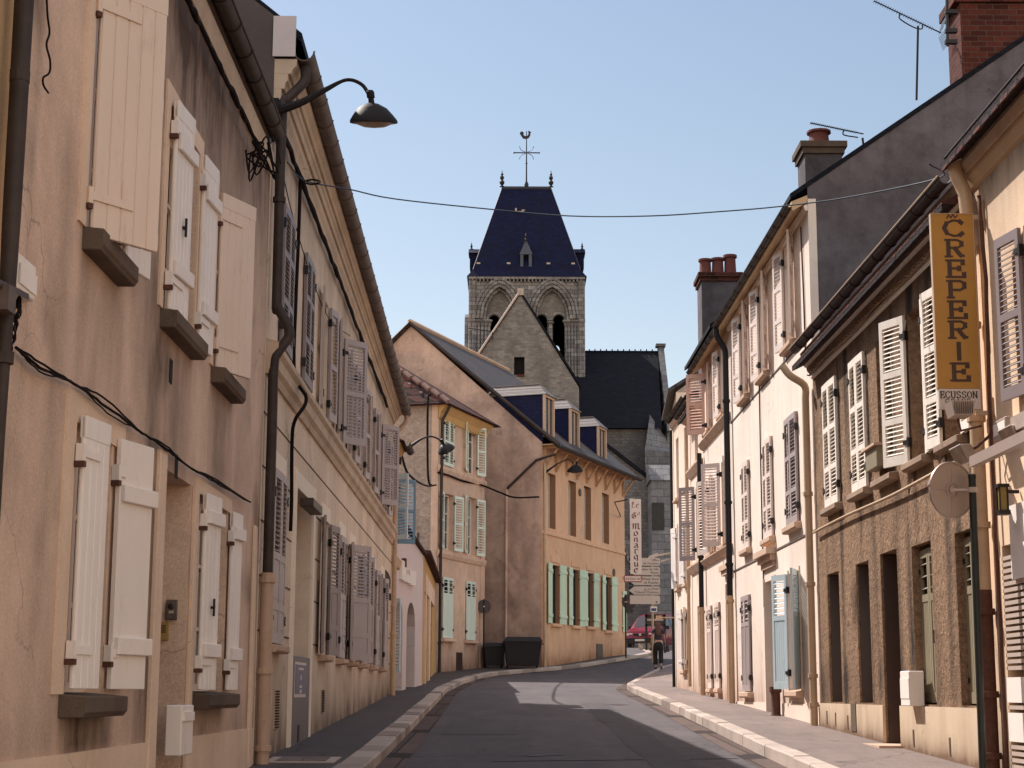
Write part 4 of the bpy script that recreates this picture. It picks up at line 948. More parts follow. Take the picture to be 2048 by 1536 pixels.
# ---- R1 brown roughcast house
R1=RF(15.95,24.4); P=R1.p; r1=T('roughcast_house','brown roughcast two storey house with white louvred shutters and a cream plinth on the right','house',R1,4)
def o_(y0,y1,z0,z1,fr=R1,**k): return opm(y0-fr.o.y,y1-fr.o.y,z0,z1,**k)
w1=o_(22.62,23.52,3.87,5.6,r=.12,stw=.3); w2=o_(20.85,21.7,3.87,5.58,r=.12,stw=.3); w3=o_(19.45,20.3,3.87,5.57,r=.22,stw=.3); w4=o_(17.95,18.7,3.87,5.55,r=.25,stw=.3); w5=o_(16.55,17.3,3.87,5.55,r=.25,stw=.3)
d1=o_(22.95,23.75,1.24,2.98,r=.35,stw=0); d2=o_(21.1,21.85,1.24,2.98,r=.35,stw=0); d3=o_(19.6,20.45,0,3.0,r=.55,stw=0); d4=o_(18.05,18.9,1.24,2.96,r=.2,stw=0); d5=o_(16.4,17.1,1.24,2.94,r=.2,stw=0)
wall(R1,0,8.45,GZ,5.98,[w1,w2,w3,w4,w5,d1,d2,d3,d4,d5],r1,'R1',D=8,step=.12,streaks=.8,extra=lambda u,z,nz,n2,n3: max(0,noise.noise(Vector((u*3.2,z*.25,12)))*.5+.5-.48)*2.4+max(0,noise.noise(Vector((u*1.5,z*1.0,42)))*.5+.5-.58)*2.2)
pl=MB(); R1.box(pl,0,d3['u0'],.0,.03,GZ,1.22); R1.box(pl,d3['u1'],8.45,.0,.03,GZ,1.22); plo=part('plinth',pl,'R1p',r1)
q=plo.data.attributes.new('st','FLOAT','POINT')
# finer plinth face carrying base grime
pf=MB(); st=[]
for a,b in ((0,d3['u0']),(d3['u1'],8.45)):
    nu=int((b-a)/.12); nzz=14
    base=len(pf.v)
    for i in range(nu+1):
        for j in range(nzz+1):
            u=a+(b-a)*i/nu; gz=R1.gy(u)+.14; z=gz-.1+(1.219-gz+.1)*j/nzz; pf.v.append(P(u,.0325,z))
            nz=noise.noise(Vector((u*2.5,z*.8,4)))*.5+.5; st.append(min(1,.95*math.exp(-max(0,z-gz)/(.06+.16*nz))+.35*max(0,nz-.55)*2*math.exp(-(1.22-z)/.25)))
    for i in range(nu):
        for j in range(nzz): k=base+i*(nzz+1)+j; pf.f.append((k,k+1,k+nzz+2,k+nzz+1))
me=bpy.data.meshes.new('plinth_render'); me.from_pydata([tuple(v-Vector(r1.location)) for v in pf.v],[],pf.f); q=me.attributes.new('st','FLOAT','POINT'); q.data.foreach_set('value',st); me.materials.append(M['R1p']); o=bpy.data.objects.new('plinth_render',me); COL.objects.link(o); o.parent=plo
for w in (w1,w2,w3,w4,w5): window(R1,w,r1,'white',rows=3); dosill(R1,w,r1,'sillb',sp=.11,sh=.10,ov=.08)
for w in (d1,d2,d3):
    backing(R1,w,r1,'woodd','dark_backing') if w is not d3 else None
    m=MB(); R1.box(m,w['u1']-.035,w['u1']-.002,-(w['r']-.02),-.03,w['z0']+.01,w['z1']-.01); part('jamb_shade_board',m,'woodd',r1)  # board added to darken the far jamb, shade put into its colour

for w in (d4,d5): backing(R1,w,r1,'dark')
door(R1,d3,r1,'wood',3,transom=.35)
for w in (d1,d2):
    shutter(R1,r1,w['u0']+.03,w['z0'],w['z1'],.32,88,-1,'board','whiteR1',d0=-.33,th=.025)
for w in (d4,d5):
    shutter(R1,r1,w['u0'],w['z0']+.02,w['z1']-.05,.42,2,1,'half','olive',d0=-.1,top=.68,pitch=.11,tilt=30,latch=True); shutter(R1,r1,w['u1'],w['z0']+.02,w['z1']-.05,.42,2,-1,'half','olive',d0=-.1,top=.68,pitch=.11,tilt=30)
LV=dict(split=(.3,.62),pitch=.05,tilt=42)
pairc(R1,r1,w1,'louver','whiteR1',**LV); pairc(R1,r1,w2,'louver','whiteR1',**LV)
shutter(R1,r1,w3['u1'],w3['z0'],w3['z1'],.42,2,-1,'half','olive',d0=-.12,top=.1,pitch=.09,tilt=30,latch=True)
shutter(R1,r1,w3['u1']+.03,w3['z0'],w3['z1'],.42,10,1,'louver','whiteR1',**LV) if False else None
shutter(R1,r1,w4['u1']+.02,w4['z0'],w4['z1'],.46,22,1,'louver','whiteR1',**LV)
shutter(R1,r1,w4['u0']-.02,w4['z0'],w4['z1'],.36,4,-1,'louver','whiteR1',**LV)
shutter(R1,r1,w5['u1']+.02,w5['z0'],w5['z1'],.38,8,1,'louver','whiteR1',**LV)
shutter(R1,r1,w5['u0']-.02,w5['z0'],w5['z1'],.36,3,-1,'louver','whiteR1',**LV)
# layered cornice, ribbed soffit, gutter
profile(R1,r1,[(0,5.86),(.035,5.88),(.035,5.93),(0,5.95)],0,8.45,'whiteR1','cornice_bead')
for pr,mt in (([(0,5.955),(.07,5.96),(.09,6.0),(.09,6.03),(0,6.03)],'R1c'),([(0,6.032),(.11,6.035),(.13,6.06),(.13,6.11),(0,6.11)],'whiteR1'),([(0,6.112),(.13,6.115),(.17,6.2),(.18,6.24),(0,6.24)],'R1c')): profile(R1,r1,pr,0,8.45,mt,'cornice')
m=MB()
gutter(R1,r1,0,8.45,.25,6.31,.07,'zincd')
m=MB(); m.tube([P(0,.325,6.32),P(8.5,.325,6.32)],.013,6); part('gutter_lip',m,'pipew',r1)
# twisted service cable under the cornice
def cable(pts,r,mat='black',n=6,jit=0):
    q=bez(pts,n); 
    if jit: q=[p+Vector((random.uniform(-jit,jit),random.uniform(-jit,jit),random.uniform(-jit,jit))) for p in q]
    mb=MB(); mb.tube(q,r,5); return mb
def cthing(name,label,cat,pts,r,mat='black',n=6,jit=0,group=None):
    mb=cable(pts,r,mat,n,jit); return solo(name,mb,mat,label,cat,loc=pts[0],smooth=True,group=group)
tw=MB()
for ph in (0,math.pi):
    pts=[]
    for i in range(190):
        u=.1+8.2*i/189; z=5.91+.02*math.sin(u*2); pts.append(P(u,.09+.018*math.cos(u*22+ph),z+.018*math.sin(u*22+ph)))
    tw.tube(pts,.011,5)
solo('service_cable',tw,'cableb','twisted pale service cable running under the cornice of the roughcast house','cable',loc=P(.1,.09,5.9),smooth=True)
gable_roof(R1,r1,0,8.45,6.1,8,2.0,'tile',ov=0,front=.3)
# thin pipe under the sills
pp=[P(.9,.07,3.55),P(8.3,.07,3.62)]; cthing('conduit','pale conduit pipe running along the roughcast wall just under the upper sills','pipe',[P(.9,.07,3.62),P(3.5,.06,3.6),P(6,.06,3.63),P(8.35,.07,3.62)],.02,'pipew')
t,c,b=lbox(R1,'gas_box','tall white utility box on the roughcast wall between the door and the shuttered window','utility box',1801,1819,1342,1412,.0,.16,'white')
m=MB(); R1.box(m,b[0]+.01,b[1]-.01,.16,.166,b[2]+.08,b[3]-.08); part('cover',m,'white',t)
t=thing('step_slab','low concrete doorstep in front of the roughcast house door','doorstep',P(d3['u0'],0,R1.gy(d3['u0'])+.14)); m=MB(); gz=R1.gy(4)+.13; R1.box(m,d3['u0']-.1,d3['u1']+.1,-.5,.3,gz-.2,gz+.03); part('slab',m,'sillc',t)
m=MB(); 
for u in (1.5,3.0,6.5,7.3,7.9): R1.box(m,u,u+.05,.03,.04,R1.gy(u)+.2,R1.gy(u)+.38)
for u in (6.0,): R1.box(m,u,u+.3,.033,.042,R1.gy(u)+.2,R1.gy(u)+.55)
part('air_slot',m,'sill',r1)
# window box on the third window
t=thing('window_box','small carved wooden flower box hanging on the greenish shutter of the roughcast house','flower box',P(w3['u1']-.1,.05,4.0)); m=MB(); R1.box(m,w3['u0']+.3,w3['u1']+.05,.02,.16,3.98,4.22); part('box',m,'olive',t); m=MB(); R1.box(m,w3['u0']+.25,w3['u1']+.1,.01,.2,4.22,4.25); part('lid',m,'sillc',t)
# ---- R0 restaurant house
R0=RF(5.5,15.93); P0=R0.p; r0=T('creperie_house','peach rendered house at the right edge with a taupe awning and roller shutters','house',R0,8)
v1=opm(8.05,8.95,3.9,5.4,r=.2,stw=.2); v2=opm(5.5,6.6,3.9,5.4,r=.2,stw=.2); v3=opm(5.2,10.02,.2,2.68,r=.25,stw=0)
wall(R0,0,10.43,GZ,6.25,[v1,v2,v3],r0,'R0',D=8,step=.2)
for w in (v1,v2): window(R0,w,r0,'white'); pairo(R0,r0,w,'louver','mauved',14,10,pitch=.05)
m=MB(); R0.box(m,v3['u0'],v3['u1'],-.24,-.2,.2,2.68); sf=part('shopfront',m,'woodd',r0)
m=MB(); n=40
for i in range(n):
    z=.3+2.3*i/n
    if 1.26<z<1.52 or .93<z<1.2: continue
    R0.box(m,v3['u0']+.1,9.98,-.03,.02,z,z+.034)
part('roller_shutter',m,'roller',sf)
m=MB(); R0.box(m,v3['u0']+.1,9.99,-.03,.03,1.28,1.5); R0.box(m,v3['u0']+.1,9.99,-.03,.03,.94,1.19); part('white_band',m,'white',sf)
for pr,mt in (([(0,6.15),(.03,6.17),(.08,6.26),(.08,6.3),(0,6.3)],'eaves'),([(0,6.302),(.11,6.305),(.15,6.38),(.15,6.42),(0,6.42)],'L2c')): profile(R0,r0,pr,0,10.43,mt,'cornice')
gutter(R0,r0,0,10.43,.19,6.5,.065,'zincd'); gable_roof(R0,r0,0,10.43,6.5,8,2.4,'tile',ov=0,front=.3)
# big tan downpipe at the joint
pipe(r0,bez([P0(10.3,.2,6.45),P0(10.3,.19,6.3),P0(10.3,.12,6.12),P0(10.3,.1,5.9)],6)+[P0(10.3,.1,2.3)],.068,'pipew',collars=(5.55,4.8,3.9,2.9)); pipe(r0,[P0(10.3,.1,2.3),P0(10.3,.1,.3)],.072,'rust',collars=(2.1,1.35,.8))
m=cable([P0(10.05,.05,6.0),P0(10.0,.04,5),P0(10.02,.05,3.9),P0(10.02,.05,2.2),P0(10.02,.05,.6)],.02,jit=.006); solo('conduit',m,'rust','rusty conduit running down beside the large tan downpipe of the creperie house','pipe',loc=P0(10.05,.05,6),smooth=True)
# awning: closed cassette with fabric
t=thing('awning','taupe shop awning with pale front bar sloping out over the creperie front','awning',P0(7.5,0,3.4))
ya=offu(R0,14.5)
m=MB(); m.hexa([P0(3,0,3.5),P0(ya-.05,0,3.5),P0(ya-.05,.48,3.3),P0(3,.48,3.3)],[P0(3,0,3.52),P0(ya-.05,0,3.52),P0(ya-.05,.48,3.32),P0(3,.48,3.32)]); part('fabric',m,'canopy',t)
m=MB(); R0.box(m,3,ya,.48,.55,3.27,3.36); part('front_bar',m,'sgrey',t); m=MB(); R0.box(m,3,ya,.0,.18,3.57,3.7); part('cassette',m,'alu',t)
# floodlights
def flood(name,label,x,y,Y,mount,grp=None,s=1.):
    c=at(x,y,Y); t=thing('floodlight',label,'floodlight',c,grp); m=MB(); a=Vector((-.85,-.2,-.4)).normalized(); b_=Vector((0,1,0))-a*a.y; b_.normalize(); c_=a.cross(b_)
    def fr4(k,w,h): return [c+a*k+b_*sx*w+c_*sy*h for sx,sy in((-1,-1),(1,-1),(1,1),(-1,1))]
    m.hexa(fr4(-.06*s,.07*s,.05*s),fr4(.06*s,.12*s,.085*s)); m.hexa(fr4(.0601*s,.125*s,.09*s),fr4(.075*s,.125*s,.09*s)); part('housing',m,'sgrey',t,bev=.008*s)
    m=MB(); m.q(*fr4(.078*s,.11*s,.075*s)); part('lens',m,'lampg',t); m=MB(); m.tube([c-a*.06*s,c-a*.13*s,Vector(mount)],.015,6); part('bracket',m,'rust',t)
flood('f','angular taupe floodlight above the awning, lower of the two',1930,905,15.5,P0(9.6,.05,3.75),'floodlights over the creperie awning')
flood('f','angular taupe floodlight above the awning at the right frame edge',2030,868,14.5,P0(8.8,.05,3.85),'floodlights over the creperie awning')
t,c,b=lbox(R0,'alarm_box','rounded beige alarm box with a small label beside the lower sign bracket','alarm box',1986,2012,838,880,.0,.12,'sgrey')
m=MB(); R0.box(m,b[0]+.02,b[1]-.02,.12,.125,b[2]+.05,b[3]-.03); part('label_plate',m,'white',t)
t=thing('lantern_sign','small yellow glass lantern box hanging on the wall under the awning','lantern',at(2005,998,14.9)); c=at(2005,998,14.9); m=MB(); m.box(c.x-.03,c.x+.03,c.y-.04,c.y+.04,c.z-.10,c.z+.10); part('glass_body',m,'yellow',t); m=MB()
for sx in(-.035,.035):
    for sy in(-.045,.045): m.tube([(c.x+sx,c.y+sy,c.z-.12),(c.x+sx,c.y+sy,c.z+.12)],.008,5)
m.box(c.x-.05,c.x+.05,c.y-.06,c.y+.06,c.z+.10,c.z+.13); m.box(c.x-.05,c.x+.05,c.y-.06,c.y+.06,c.z-.14,c.z-.10); m.box(c.x+.03,4.47,c.y-.01,c.y+.01,c.z+.05,c.z+.08); part('frame',m,'iron',t)
t=thing('menu_board','white board with a faded orange red picture under the awning at the right edge','menu board',P0(8.4,0,2.3)); m=MB(); R0.box(m,7.6,9.6,.0,.05,2.35,3.0); part('board',m,'white',t); m=MB(); R0.box(m,7.7,8.55,.05,.056,2.5,2.95); part('picture',m,'poster',t)
# ---- R2 cream three storey house
R2=RF(24.42,33.05); P=R2.p; r2=T('cream_tall_house','bright cream three storey house with louvred shutters and a big dark grey gable','house',R2,4)
u0=R2.o.y
def q2(a,b,c,d,**k): return opm(a-u0,b-u0,c,d,**k)
T2=[q2(25.75,26.55,6.75,8.4,r=.18,stw=.25),q2(28.35,29.15,6.75,8.4,r=.18,stw=.25),q2(30.6,31.4,6.75,8.4,r=.18,stw=.25)]
M2=[q2(25.7,26.7,3.92,5.62,r=.1,stw=.25),q2(28.1,28.95,3.92,5.6,r=.1,stw=.25),q2(30.7,31.5,3.95,5.55,r=.1,stw=.25)]
gw=q2(30.9,31.85,1.38,3.12,r=.12); gdo=q2(28.2,29.25,0,3.22,r=.3,stw=0); gw2=q2(25.95,26.85,1.4,3.2,r=.15)
wall(R2,0,8.63,GZ,8.6,T2+M2+[gw,gdo,gw2],r2,'R2',D=9,step=.15)
m=MB(); m.q(P(-.004,0,5.2),P(-.004,-9,5.2),P(-.004,-9,8.5),P(-.004,-8,14.33),P(-.004,0,8.78)); sd=part('side_wall',m,'R2g',r2)
m=MB(); m.box(P(0,0,0).x,P(0,0,0).x+.12,24.405,24.414,5.2,8.6); part('corner_strip',m,'R2',r2)
for q in T2+M2+[gw,gw2]: window(R2,q,r2,'white',rows=3)
for q in T2+M2+[gw,gw2]: dosill(R2,q,r2,'sillc',sp=.11,sh=.11,ov=.09)
door(R2,gdo,r2,'wood',3,transom=.45)
CL=dict(split=(.3,.62),pitch=.055,tilt=42)
for q in T2: pairo(R2,r2,q,'louver','cream',16,10,w=.42,**CL)
for i,q in enumerate(M2): pairc(R2,r2,q,'louver','cream' if i else 'mauve',**CL)
pairc(R2,r2,gw,'half','mauve',top=.7,pitch=.09)
shutter(R2,r2,gdo['u0']-.1,1.35,3.15,.55,58,-1,'half','blueS',top=.66,pitch=.06) if False else None
shutter(R2,r2,gw2['u1']+.02,1.42,3.2,.46,20,1,'half','blueS',top=.62,pitch=.07); shutter(R2,r2,gw2['u0']-.02,1.42,3.2,.5,20,-1,'half','blueS',top=.62,pitch=.07)
for z in (6.58,3.67): profile(R2,r2,[(-.01,z-.02),(.012,z-.015),(.012,z+.015),(-.01,z+.02)],0,8.6,'sill','joint_line')
m=MB(); zc=3.72; a,b=gdo['u0']-.15,gdo['u1']+.15
for k,(dz,dd,e) in enumerate(((0,.05,-.05),(.1,.1,0),(.2,.17,.05))): R2.box(m,a-e,b+e,0,dd,zc-.3+dz,zc-.2+dz-.002)
part('door_hood',m,'sillc',r2)
m=MB()
for q in [gdo,gw2]: 
    for c,d in ((q['u0']-.1,q['u0']-.005),(q['u1']+.005,q['u1']+.1)): R2.box(m,c,d,0,.025,q['z0'],q['z1']+.06)
part('door_surround',m,'R3',r2)
pl=MB(); R2.box(pl,0,gdo['u0']-.1,0,.02,GZ,1.2); R2.box(pl,gdo['u1']+.1,8.63,0,.02,GZ,1.2); part('plinth',pl,'R3',r2)
profile(R2,r2,[(0,8.42),(.04,8.43),(.06,8.5),(0,8.52)],0,8.63,'white_r','cornice_bead'); profile(R2,r2,[(0,8.56),(.22,8.42),(.24,8.44),(.24,8.56),(0,8.66)],0,8.7,'eaves','soffit'); gutter(R2,r2,0,8.7,.28,8.52,.055,'zincd')
m=MB(); s=.69
m.hexa([P(-.02,.26,8.6),P(8.65,.26,8.6),P(8.65,-8,14.35),P(-.02,-8,14.35)],[P(-.02,.26,8.68),P(8.65,.26,8.68),P(8.65,-8,14.43),P(-.02,-8,14.43)]); m.hexa([P(-.02,-9,8.4),P(8.65,-9,8.4),P(8.65,-8,14.25),P(-.02,-8,14.25)],[P(-.02,-9.1,8.4),P(8.65,-9.1,8.4),P(8.65,-8.1,14.3),P(-.02,-8.1,14.3)]); part('roof',m,'slateC',r2)
pt=P(8.45,.1,0); pipe(r2,bez([P(8.5,.28,8.45),P(8.5,.26,8.3),P(8.5,.12,8.05),P(8.5,.1,7.9)],5)+[P(8.5,.1,3.2)],.06,'plas',collars=(7,5,3.8)); pipe(r2,[P(8.5,.1,3.2),P(8.5,.1,.9)],.065,'pipew',collars=(3.1,))
pipe(r2,bez([P(.2,.4,6.1),P(.15,.3,5.95),P(.12,.1,5.8),P(.12,.09,5.6)],4)+[P(.12,.09,.6)],.055,'pipew',collars=(4.2,2.9,1.6,1.2))
cthing('wall_cable','dark cable dropping down the cream tall house beside its middle window','cable',[P(4.9,.03,8.3),P(4.85,.02,7),P(4.88,.02,5),P(4.85,.02,2.8)],.012)
cthing('wall_cable','rusty cable running down the near corner of the cream tall house','cable',[P(.45,.03,8.3),P(.42,.02,7.2),P(.4,.02,6.2)],.014,'rust')
t=thing('pipe_shoe','short cast iron pipe shoe standing by the pale blue shutter','pipe',P(3.3,.1,.9)); m=MB(); m.lathe(P(3.25,.12,R2.gy(3.25)+.1),[(.09,0),(.09,.05),(.075,.07),(.075,.4),(.1,.42),(.1,.5)],12); part('body',m,'rust',t,smooth=True)
chimney(r2,*( (lambda a,b:(a.x,b.x,26.9,27.6))(at(1608,330,27),at(1682,330,27)) ),8.5,at(1640,282,27).z-.15,'R2g','sill',1,potr=.2,poth=.32)
bc=thing('brick_chimney','dark red brick chimney stack on top of the grey gable wall at the top right','chimney',(at(1916,130,24.6).x,24.5,10)); a=at(1918,100,24.6); m=MB(); m.box(a.x,a.x+1.6,24.45,25.2,9.8,13.2); c=part('stack',m,'brick',bc); m=MB(); m.box(a.x-.1,a.x+1.7,24.4,25.3,at(1918,8,24.5).z,at(1918,8,24.5).z+.15); part('cap',m,'brick',c)
# ---- R3
R3=RF(33.07,37.6); P=R3.p; r3=T('pink_house','narrow pale pink three storey house behind the dark downpipe on the right','house',R3,2); u0=33.07
T3=[q2(33.8,34.5,6.95,8.35,r=.15,stw=.2),q2(36.2,36.9,6.95,8.35,r=.15,stw=.2)]; M3=[q2(33.9,34.6,4.3,6.0,r=.12,stw=.2),q2(36.0,36.7,4.3,5.95,r=.12,stw=.2)]
G3=[q2(35.1,35.7,1.45,3.2,r=.1),q2(36.4,37.0,1.45,3.2,r=.1),q2(33.3,34.3,.2,3.5,r=.25,stw=0)]
wall(R3,0,4.53,GZ,8.6,T3+M3+G3,r3,'R3',D=9,step=.2)
for q in T3+M3: window(R3,q,r3,'white')
for q in T3+M3+G3[:2]: dosill(R3,q,r3,'sillc',sp=.1,sh=.1)
shutter(R3,r3,T3[1]['u1'],6.95,8.3,.42,62,1,'louver','salmonS',pitch=.06); shutter(R3,r3,T3[1]['u0'],6.95,8.35,.35,10,-1,'louver','cream',pitch=.06); pairo(R3,r3,T3[0],'louver','cream',10,12,w=.34,pitch=.06)
shutter(R3,r3,M3[0]['u1'],4.3,6.0,.42,55,1,'louver','cream',pitch=.06); shutter(R3,r3,M3[0]['u0'],4.3,6.0,.4,10,-1,'louver','cream',pitch=.06); shutter(R3,r3,M3[1]['u1'],4.3,5.9,.4,25,1,'louver','cream',pitch=.06); shutter(R3,r3,M3[1]['u0'],4.3,5.9,.35,10,-1,'louver','cream',pitch=.06)
for q in G3[:2]: pairc(R3,r3,q,'half','cream',top=.7,pitch=.09)
door(R3,G3[2],r3,'pipew',3,transom=.3)
for z in (6.8,4.2): profile(R3,r3,[(0,z-.14),(.05,z-.12),(.12,z-.02),(.12,z),(0,z+.02)],0,4.5,'sillc','string_course')
m=MB(); R3.box(m,.1,1.3,0,.12,3.75,3.85); R3.box(m,.15,1.25,0,.08,3.66,3.748); part('door_hood',m,'sillc',r3)
profile(R3,r3,[(0,8.56),(.22,8.4),(.24,8.42),(.24,8.52),(0,8.66)],0,4.55,'eaves','soffit'); gutter(R3,r3,0,4.6,.28,8.46,.055,'zincd')
m=MB(); m.hexa([P(0,.38,8.5),P(4.6,.38,8.5),P(4.6,-4.5,11.5),P(0,-4.5,11.5)],[P(0,.38,8.58),P(4.6,.38,8.58),P(4.6,-4.5,11.58),P(0,-4.5,11.58)]); m.q(P(0,-9,8.5),P(4.6,-9,8.5),P(4.6,-4.5,11.5),P(0,-4.5,11.5)); part('roof',m,'slateC',r3)
m=MB(); m.q(P(4.535,0,8.5),P(4.535,-9,8.5),P(4.535,-4.5,11.5)); part('gable',m,'R2g',r3)
pipe(r3,[P(4.4,.1,6.6),P(4.4,.1,3.2)],.055,'plas',collars=(5.5,4.3)); pipe(r3,[P(4.4,.1,3.2),P(4.4,.1,1.2)],.06,'pipew',collars=(3.1,))
a=at(1400,560,38.3); b=at(1462,560,38.3); zt_=at(1420,560,38.3).z
cc=chimney(r3,a.x,b.x+.15,38.0,38.9,7.5,zt_,'R2g','brick',3,potr=.16,poth=.5)
# ---- R4 / R5
R4=RF(37.62,40.0); P=R4.p; r4=T('apricot_house','small apricot house with moulded cornice between the pink house and the end house','house',R4,1); u0=37.62
A4=[q2(38.3,38.95,5.35-.1,6.35,r=.12,stw=.2),q2(38.3,38.95,6.75,7.4,r=.1,stw=.2)]; A4=[q2(38.5,39.1,6.6,7.45,r=.12,stw=.2),q2(38.5,39.1,4.4,6.0,r=.12,stw=.2),q2(38.4,39.1,1.5,3.3,r=.2)]
wall(R4,0,2.38,GZ,7.7,A4,r4,'R4',D=8,step=.2)
for q in A4: window(R4,q,r4,'white')
shutter(R4,r4,A4[1]['u1'],4.35,6.05,.42,50,1,'louver','mauve',pitch=.06); shutter(R4,r4,A4[1]['u0'],4.35,6.05,.35,8,-1,'louver','whiteR1',pitch=.06)
for z in (6.5,4.25): profile(R4,r4,[(0,z-.2),(.04,z-.18),(.12,z-.04),(.12,z),(0,z+.02)],0,2.38,'sillc','string_course')
profile(R4,r4,[(0,7.45),(.06,7.46),(.1,7.6),(.25,7.68),(.25,7.78),(0,7.8)],0,2.38,'sillc','cornice'); gutter(R4,r4,0,2.38,.32,7.82,.06,'zincd'); gable_roof(R4,r4,0,2.38,7.75,8,2.2,'slateC',ov=0,front=.3)
R5=RF(40.02,43.95); P=R5.p; r5=T('end_house','last house of the right row, apricot with white solid shutters and a small skewed eave','house',R5,2); u0=40.02
A5_=[q2(40.7,41.3,6.2,7.75,r=.12,stw=.2),q2(42.6,43.2,6.2,7.75,r=.12,stw=.2),q2(40.8,41.4,3.95,5.5,r=.12,stw=.2),q2(42.6,43.2,3.95,5.5,r=.12,stw=.2),q2(41.4,42.1,1.9,3.4,r=.15)]
wall(R5,0,3.93,GZ,8.3,A5_,r5,'R4',D=8,step=.2)
for q in A5_: window(R5,q,r5,'white'); dosill(R5,q,r5,'sillc',sp=.1)
for q in A5_[2:]: pairo(R5,r5,q,'plank','whiteS',10,14,w=.34,batt=((.12,-1),(.88,-1)))
profile(R5,r5,[(0,8.1),(.06,8.15),(.1,8.25),(0,8.3)],0,3.93,'sillc','cornice'); gutter(R5,r5,0,4.0,.15,8.34,.05,'zincd'); gable_roof(R5,r5,0,3.93,8.3,8,1.8,'slateC',ov=0,front=.12)
pipe(r5,[P(.1,.08,7.5),P(.1,.08,1.5)],.04,'pipew'); pipe(r5,[P(3.85,.06,8.1),P(3.85,.06,1.5)],.04,'plas')
m=MB(); c=P(3.8,.05,3.25); m.tube([c,c+R5.n*.35],.02,6); m.box(c.x-.45,c.x-.3,c.y-.05,c.y+.05,c.z-.05,c.z+.05); part('wall_spout',m,'pipew',r5)
# ---- R6 darker house behind with mottled roof
a=at(1334,800,52); R6=Fr((4.95,50.5),(5.25,56),side=-1); P=R6.p; r6=T('mottled_roof_house','house behind the right row with a dark mottled roof and one small orange side wall','house',R6,2)
zb=at(1340,790,51).z; wall(R6,0,5.5,GZ,zb,[opm(1.5,2.5,zb-2.5,zb-1,r=.15)],r6,'R4',D=9,step=.5)
window(R6,opm(1.5,2.5,zb-2.5,zb-1,r=.15),r6,'white')
zr=at(1400,728,51).z
m=MB(); m.hexa([P(-.05,.25,zb),P(5.6,.25,zb),P(5.6,-1.3,zr),P(-.05,-1.3,zr)],[P(-.05,.25,zb+.1),P(5.6,.25,zb+.1),P(5.6,-1.3,zr+.1),P(-.05,-1.3,zr+.1)]); m.hexa([P(-.05,-9,zb),P(5.6,-9,zb),P(5.6,-7,zr+1),P(-.05,-7,zr+1)],[P(-.05,-9,zb+.1),P(5.6,-9,zb+.1),P(5.6,-7,zr+1.1),P(-.05,-7,zr+1.1)]); m.q(P(-.05,-1.3,zr+.1),P(5.6,-1.3,zr+.1),P(5.6,-7,zr+1.1),P(-.05,-7,zr+1.1)); part('roof',m,'slateG',r6)
m=MB(); m.q(P(-.01,0,zb),P(-.01,-9,zb),P(-.01,-7,zr+1),P(-.01,-1.3,zr)); part('gable',m,'L3s',r6)
# ================================================================== CHURCH
YT=120.; CH=Fr((0,YT),t=(1,0)); P=CH.p
ch=thing('church','medieval stone church with square belfry, steep navy slate tower roof and dark slate nave','church',(1.1,YT,g(YT)))
xl=at(941,640,YT).x; xr=at(1166,640,YT).x; zt0=at(1053,562,YT).z; zm=at(1053,640,YT).z; ztop=at(1053,376,YT).z
W_=xr-xl; sc_=W_/225.
def cu(x): return at(x,640,YT).x
def cz(y): return at(1053,y,YT).z
# front and rear walls with two big pointed recesses
bigs=[(cu(962),cu(1036),cz(638),cz(572)-cz(638)),(cu(1066),cu(1143),cz(638),cz(572)-cz(638))]
for nm,dd,rev in (('belfry_front',0,1),('belfry_rear',-W_,1)):
    m=MB(); archwall(CH,m,xl,xr,GZ,lambda u:zt0,[(a,b,zs,r) for a,b,zs,r in bigs],d=dd,pointed=True,steps=3,n=18) if False else None
def bel(dfront,sgn):
    m=MB()
    # outer skin above the string course with recess arches
    archwall(CH,m,xl,xr,cz(770),lambda u:zt0,bigs,d=dfront,n=20,pointed=True,steps=1.8*sgn)
    return m
part('belfry_wall',bel(0,1),'ashlar',ch)
m=MB(); m.q(P(xl,0,GZ),P(xr,0,GZ),P(xr,0,cz(770)),P(xl,0,cz(770)))
for xx in (xl,xr): m.q(P(xx,0,GZ),P(xx,-W_,GZ),P(xx,-W_,cz(750)),P(xx,0,cz(750)))
m.q(P(xl,-W_,GZ),P(xr,-W_,GZ),P(xr,-W_,cz(750)),P(xl,-W_,cz(750))); part('tower_base',m,'ashlar',ch)
# side walls with one opening each, rear wall with openings so sky shows through
SD=Fr((xl,YT),(xl,YT+W_)); 
for xx in (xl,xr):
    sd=Fr((xx,YT),(xx,YT+W_)); m=MB(); archwall(sd,m,0,W_,cz(750),lambda u:zt0,[(1,3.6,cz(640),.9),(4.4,7,cz(640),.9)],n=10,pointed=True,steps=1.5); part('belfry_side',m,'ashlar',ch)
tw=[(cu(977),cu(999),cz(638),.4),(cu(1008),cu(1030),cz(638),.4)]; tw2=[(cu(1071),cu(1095),cz(638),.44),(cu(1106),cu(1130),cz(638),.44)]
m=MB(); archwall(CH,m,xl,xr,cz(770),lambda u:zt0-.2,tw+tw2,d=-.55,n=12,steps=1.2); part('inner_belfry_wall',m,'rubble',ch)
m=MB(); archwall(CH,m,xl+.1,xr-.1,cz(770),lambda u:zt0-.2,[(cu(982),cu(1000),cz(655),.33),(cu(1074),cu(1090),cz(700),.33),(cu(1110),cu(1126),cz(655),.36)],d=-W_+.2,n=10,steps=1); part('rear_belfry_wall',m,'dark',ch)  # near-black rear wall, interior shade put into its colour
m=MB(); m.q(P(xl,0,zt0-.3),P(xr,0,zt0-.3),P(xr,-W_,zt0-.3),P(xl,-W_,zt0-.3)); part('ceiling',m,'dark',ch)
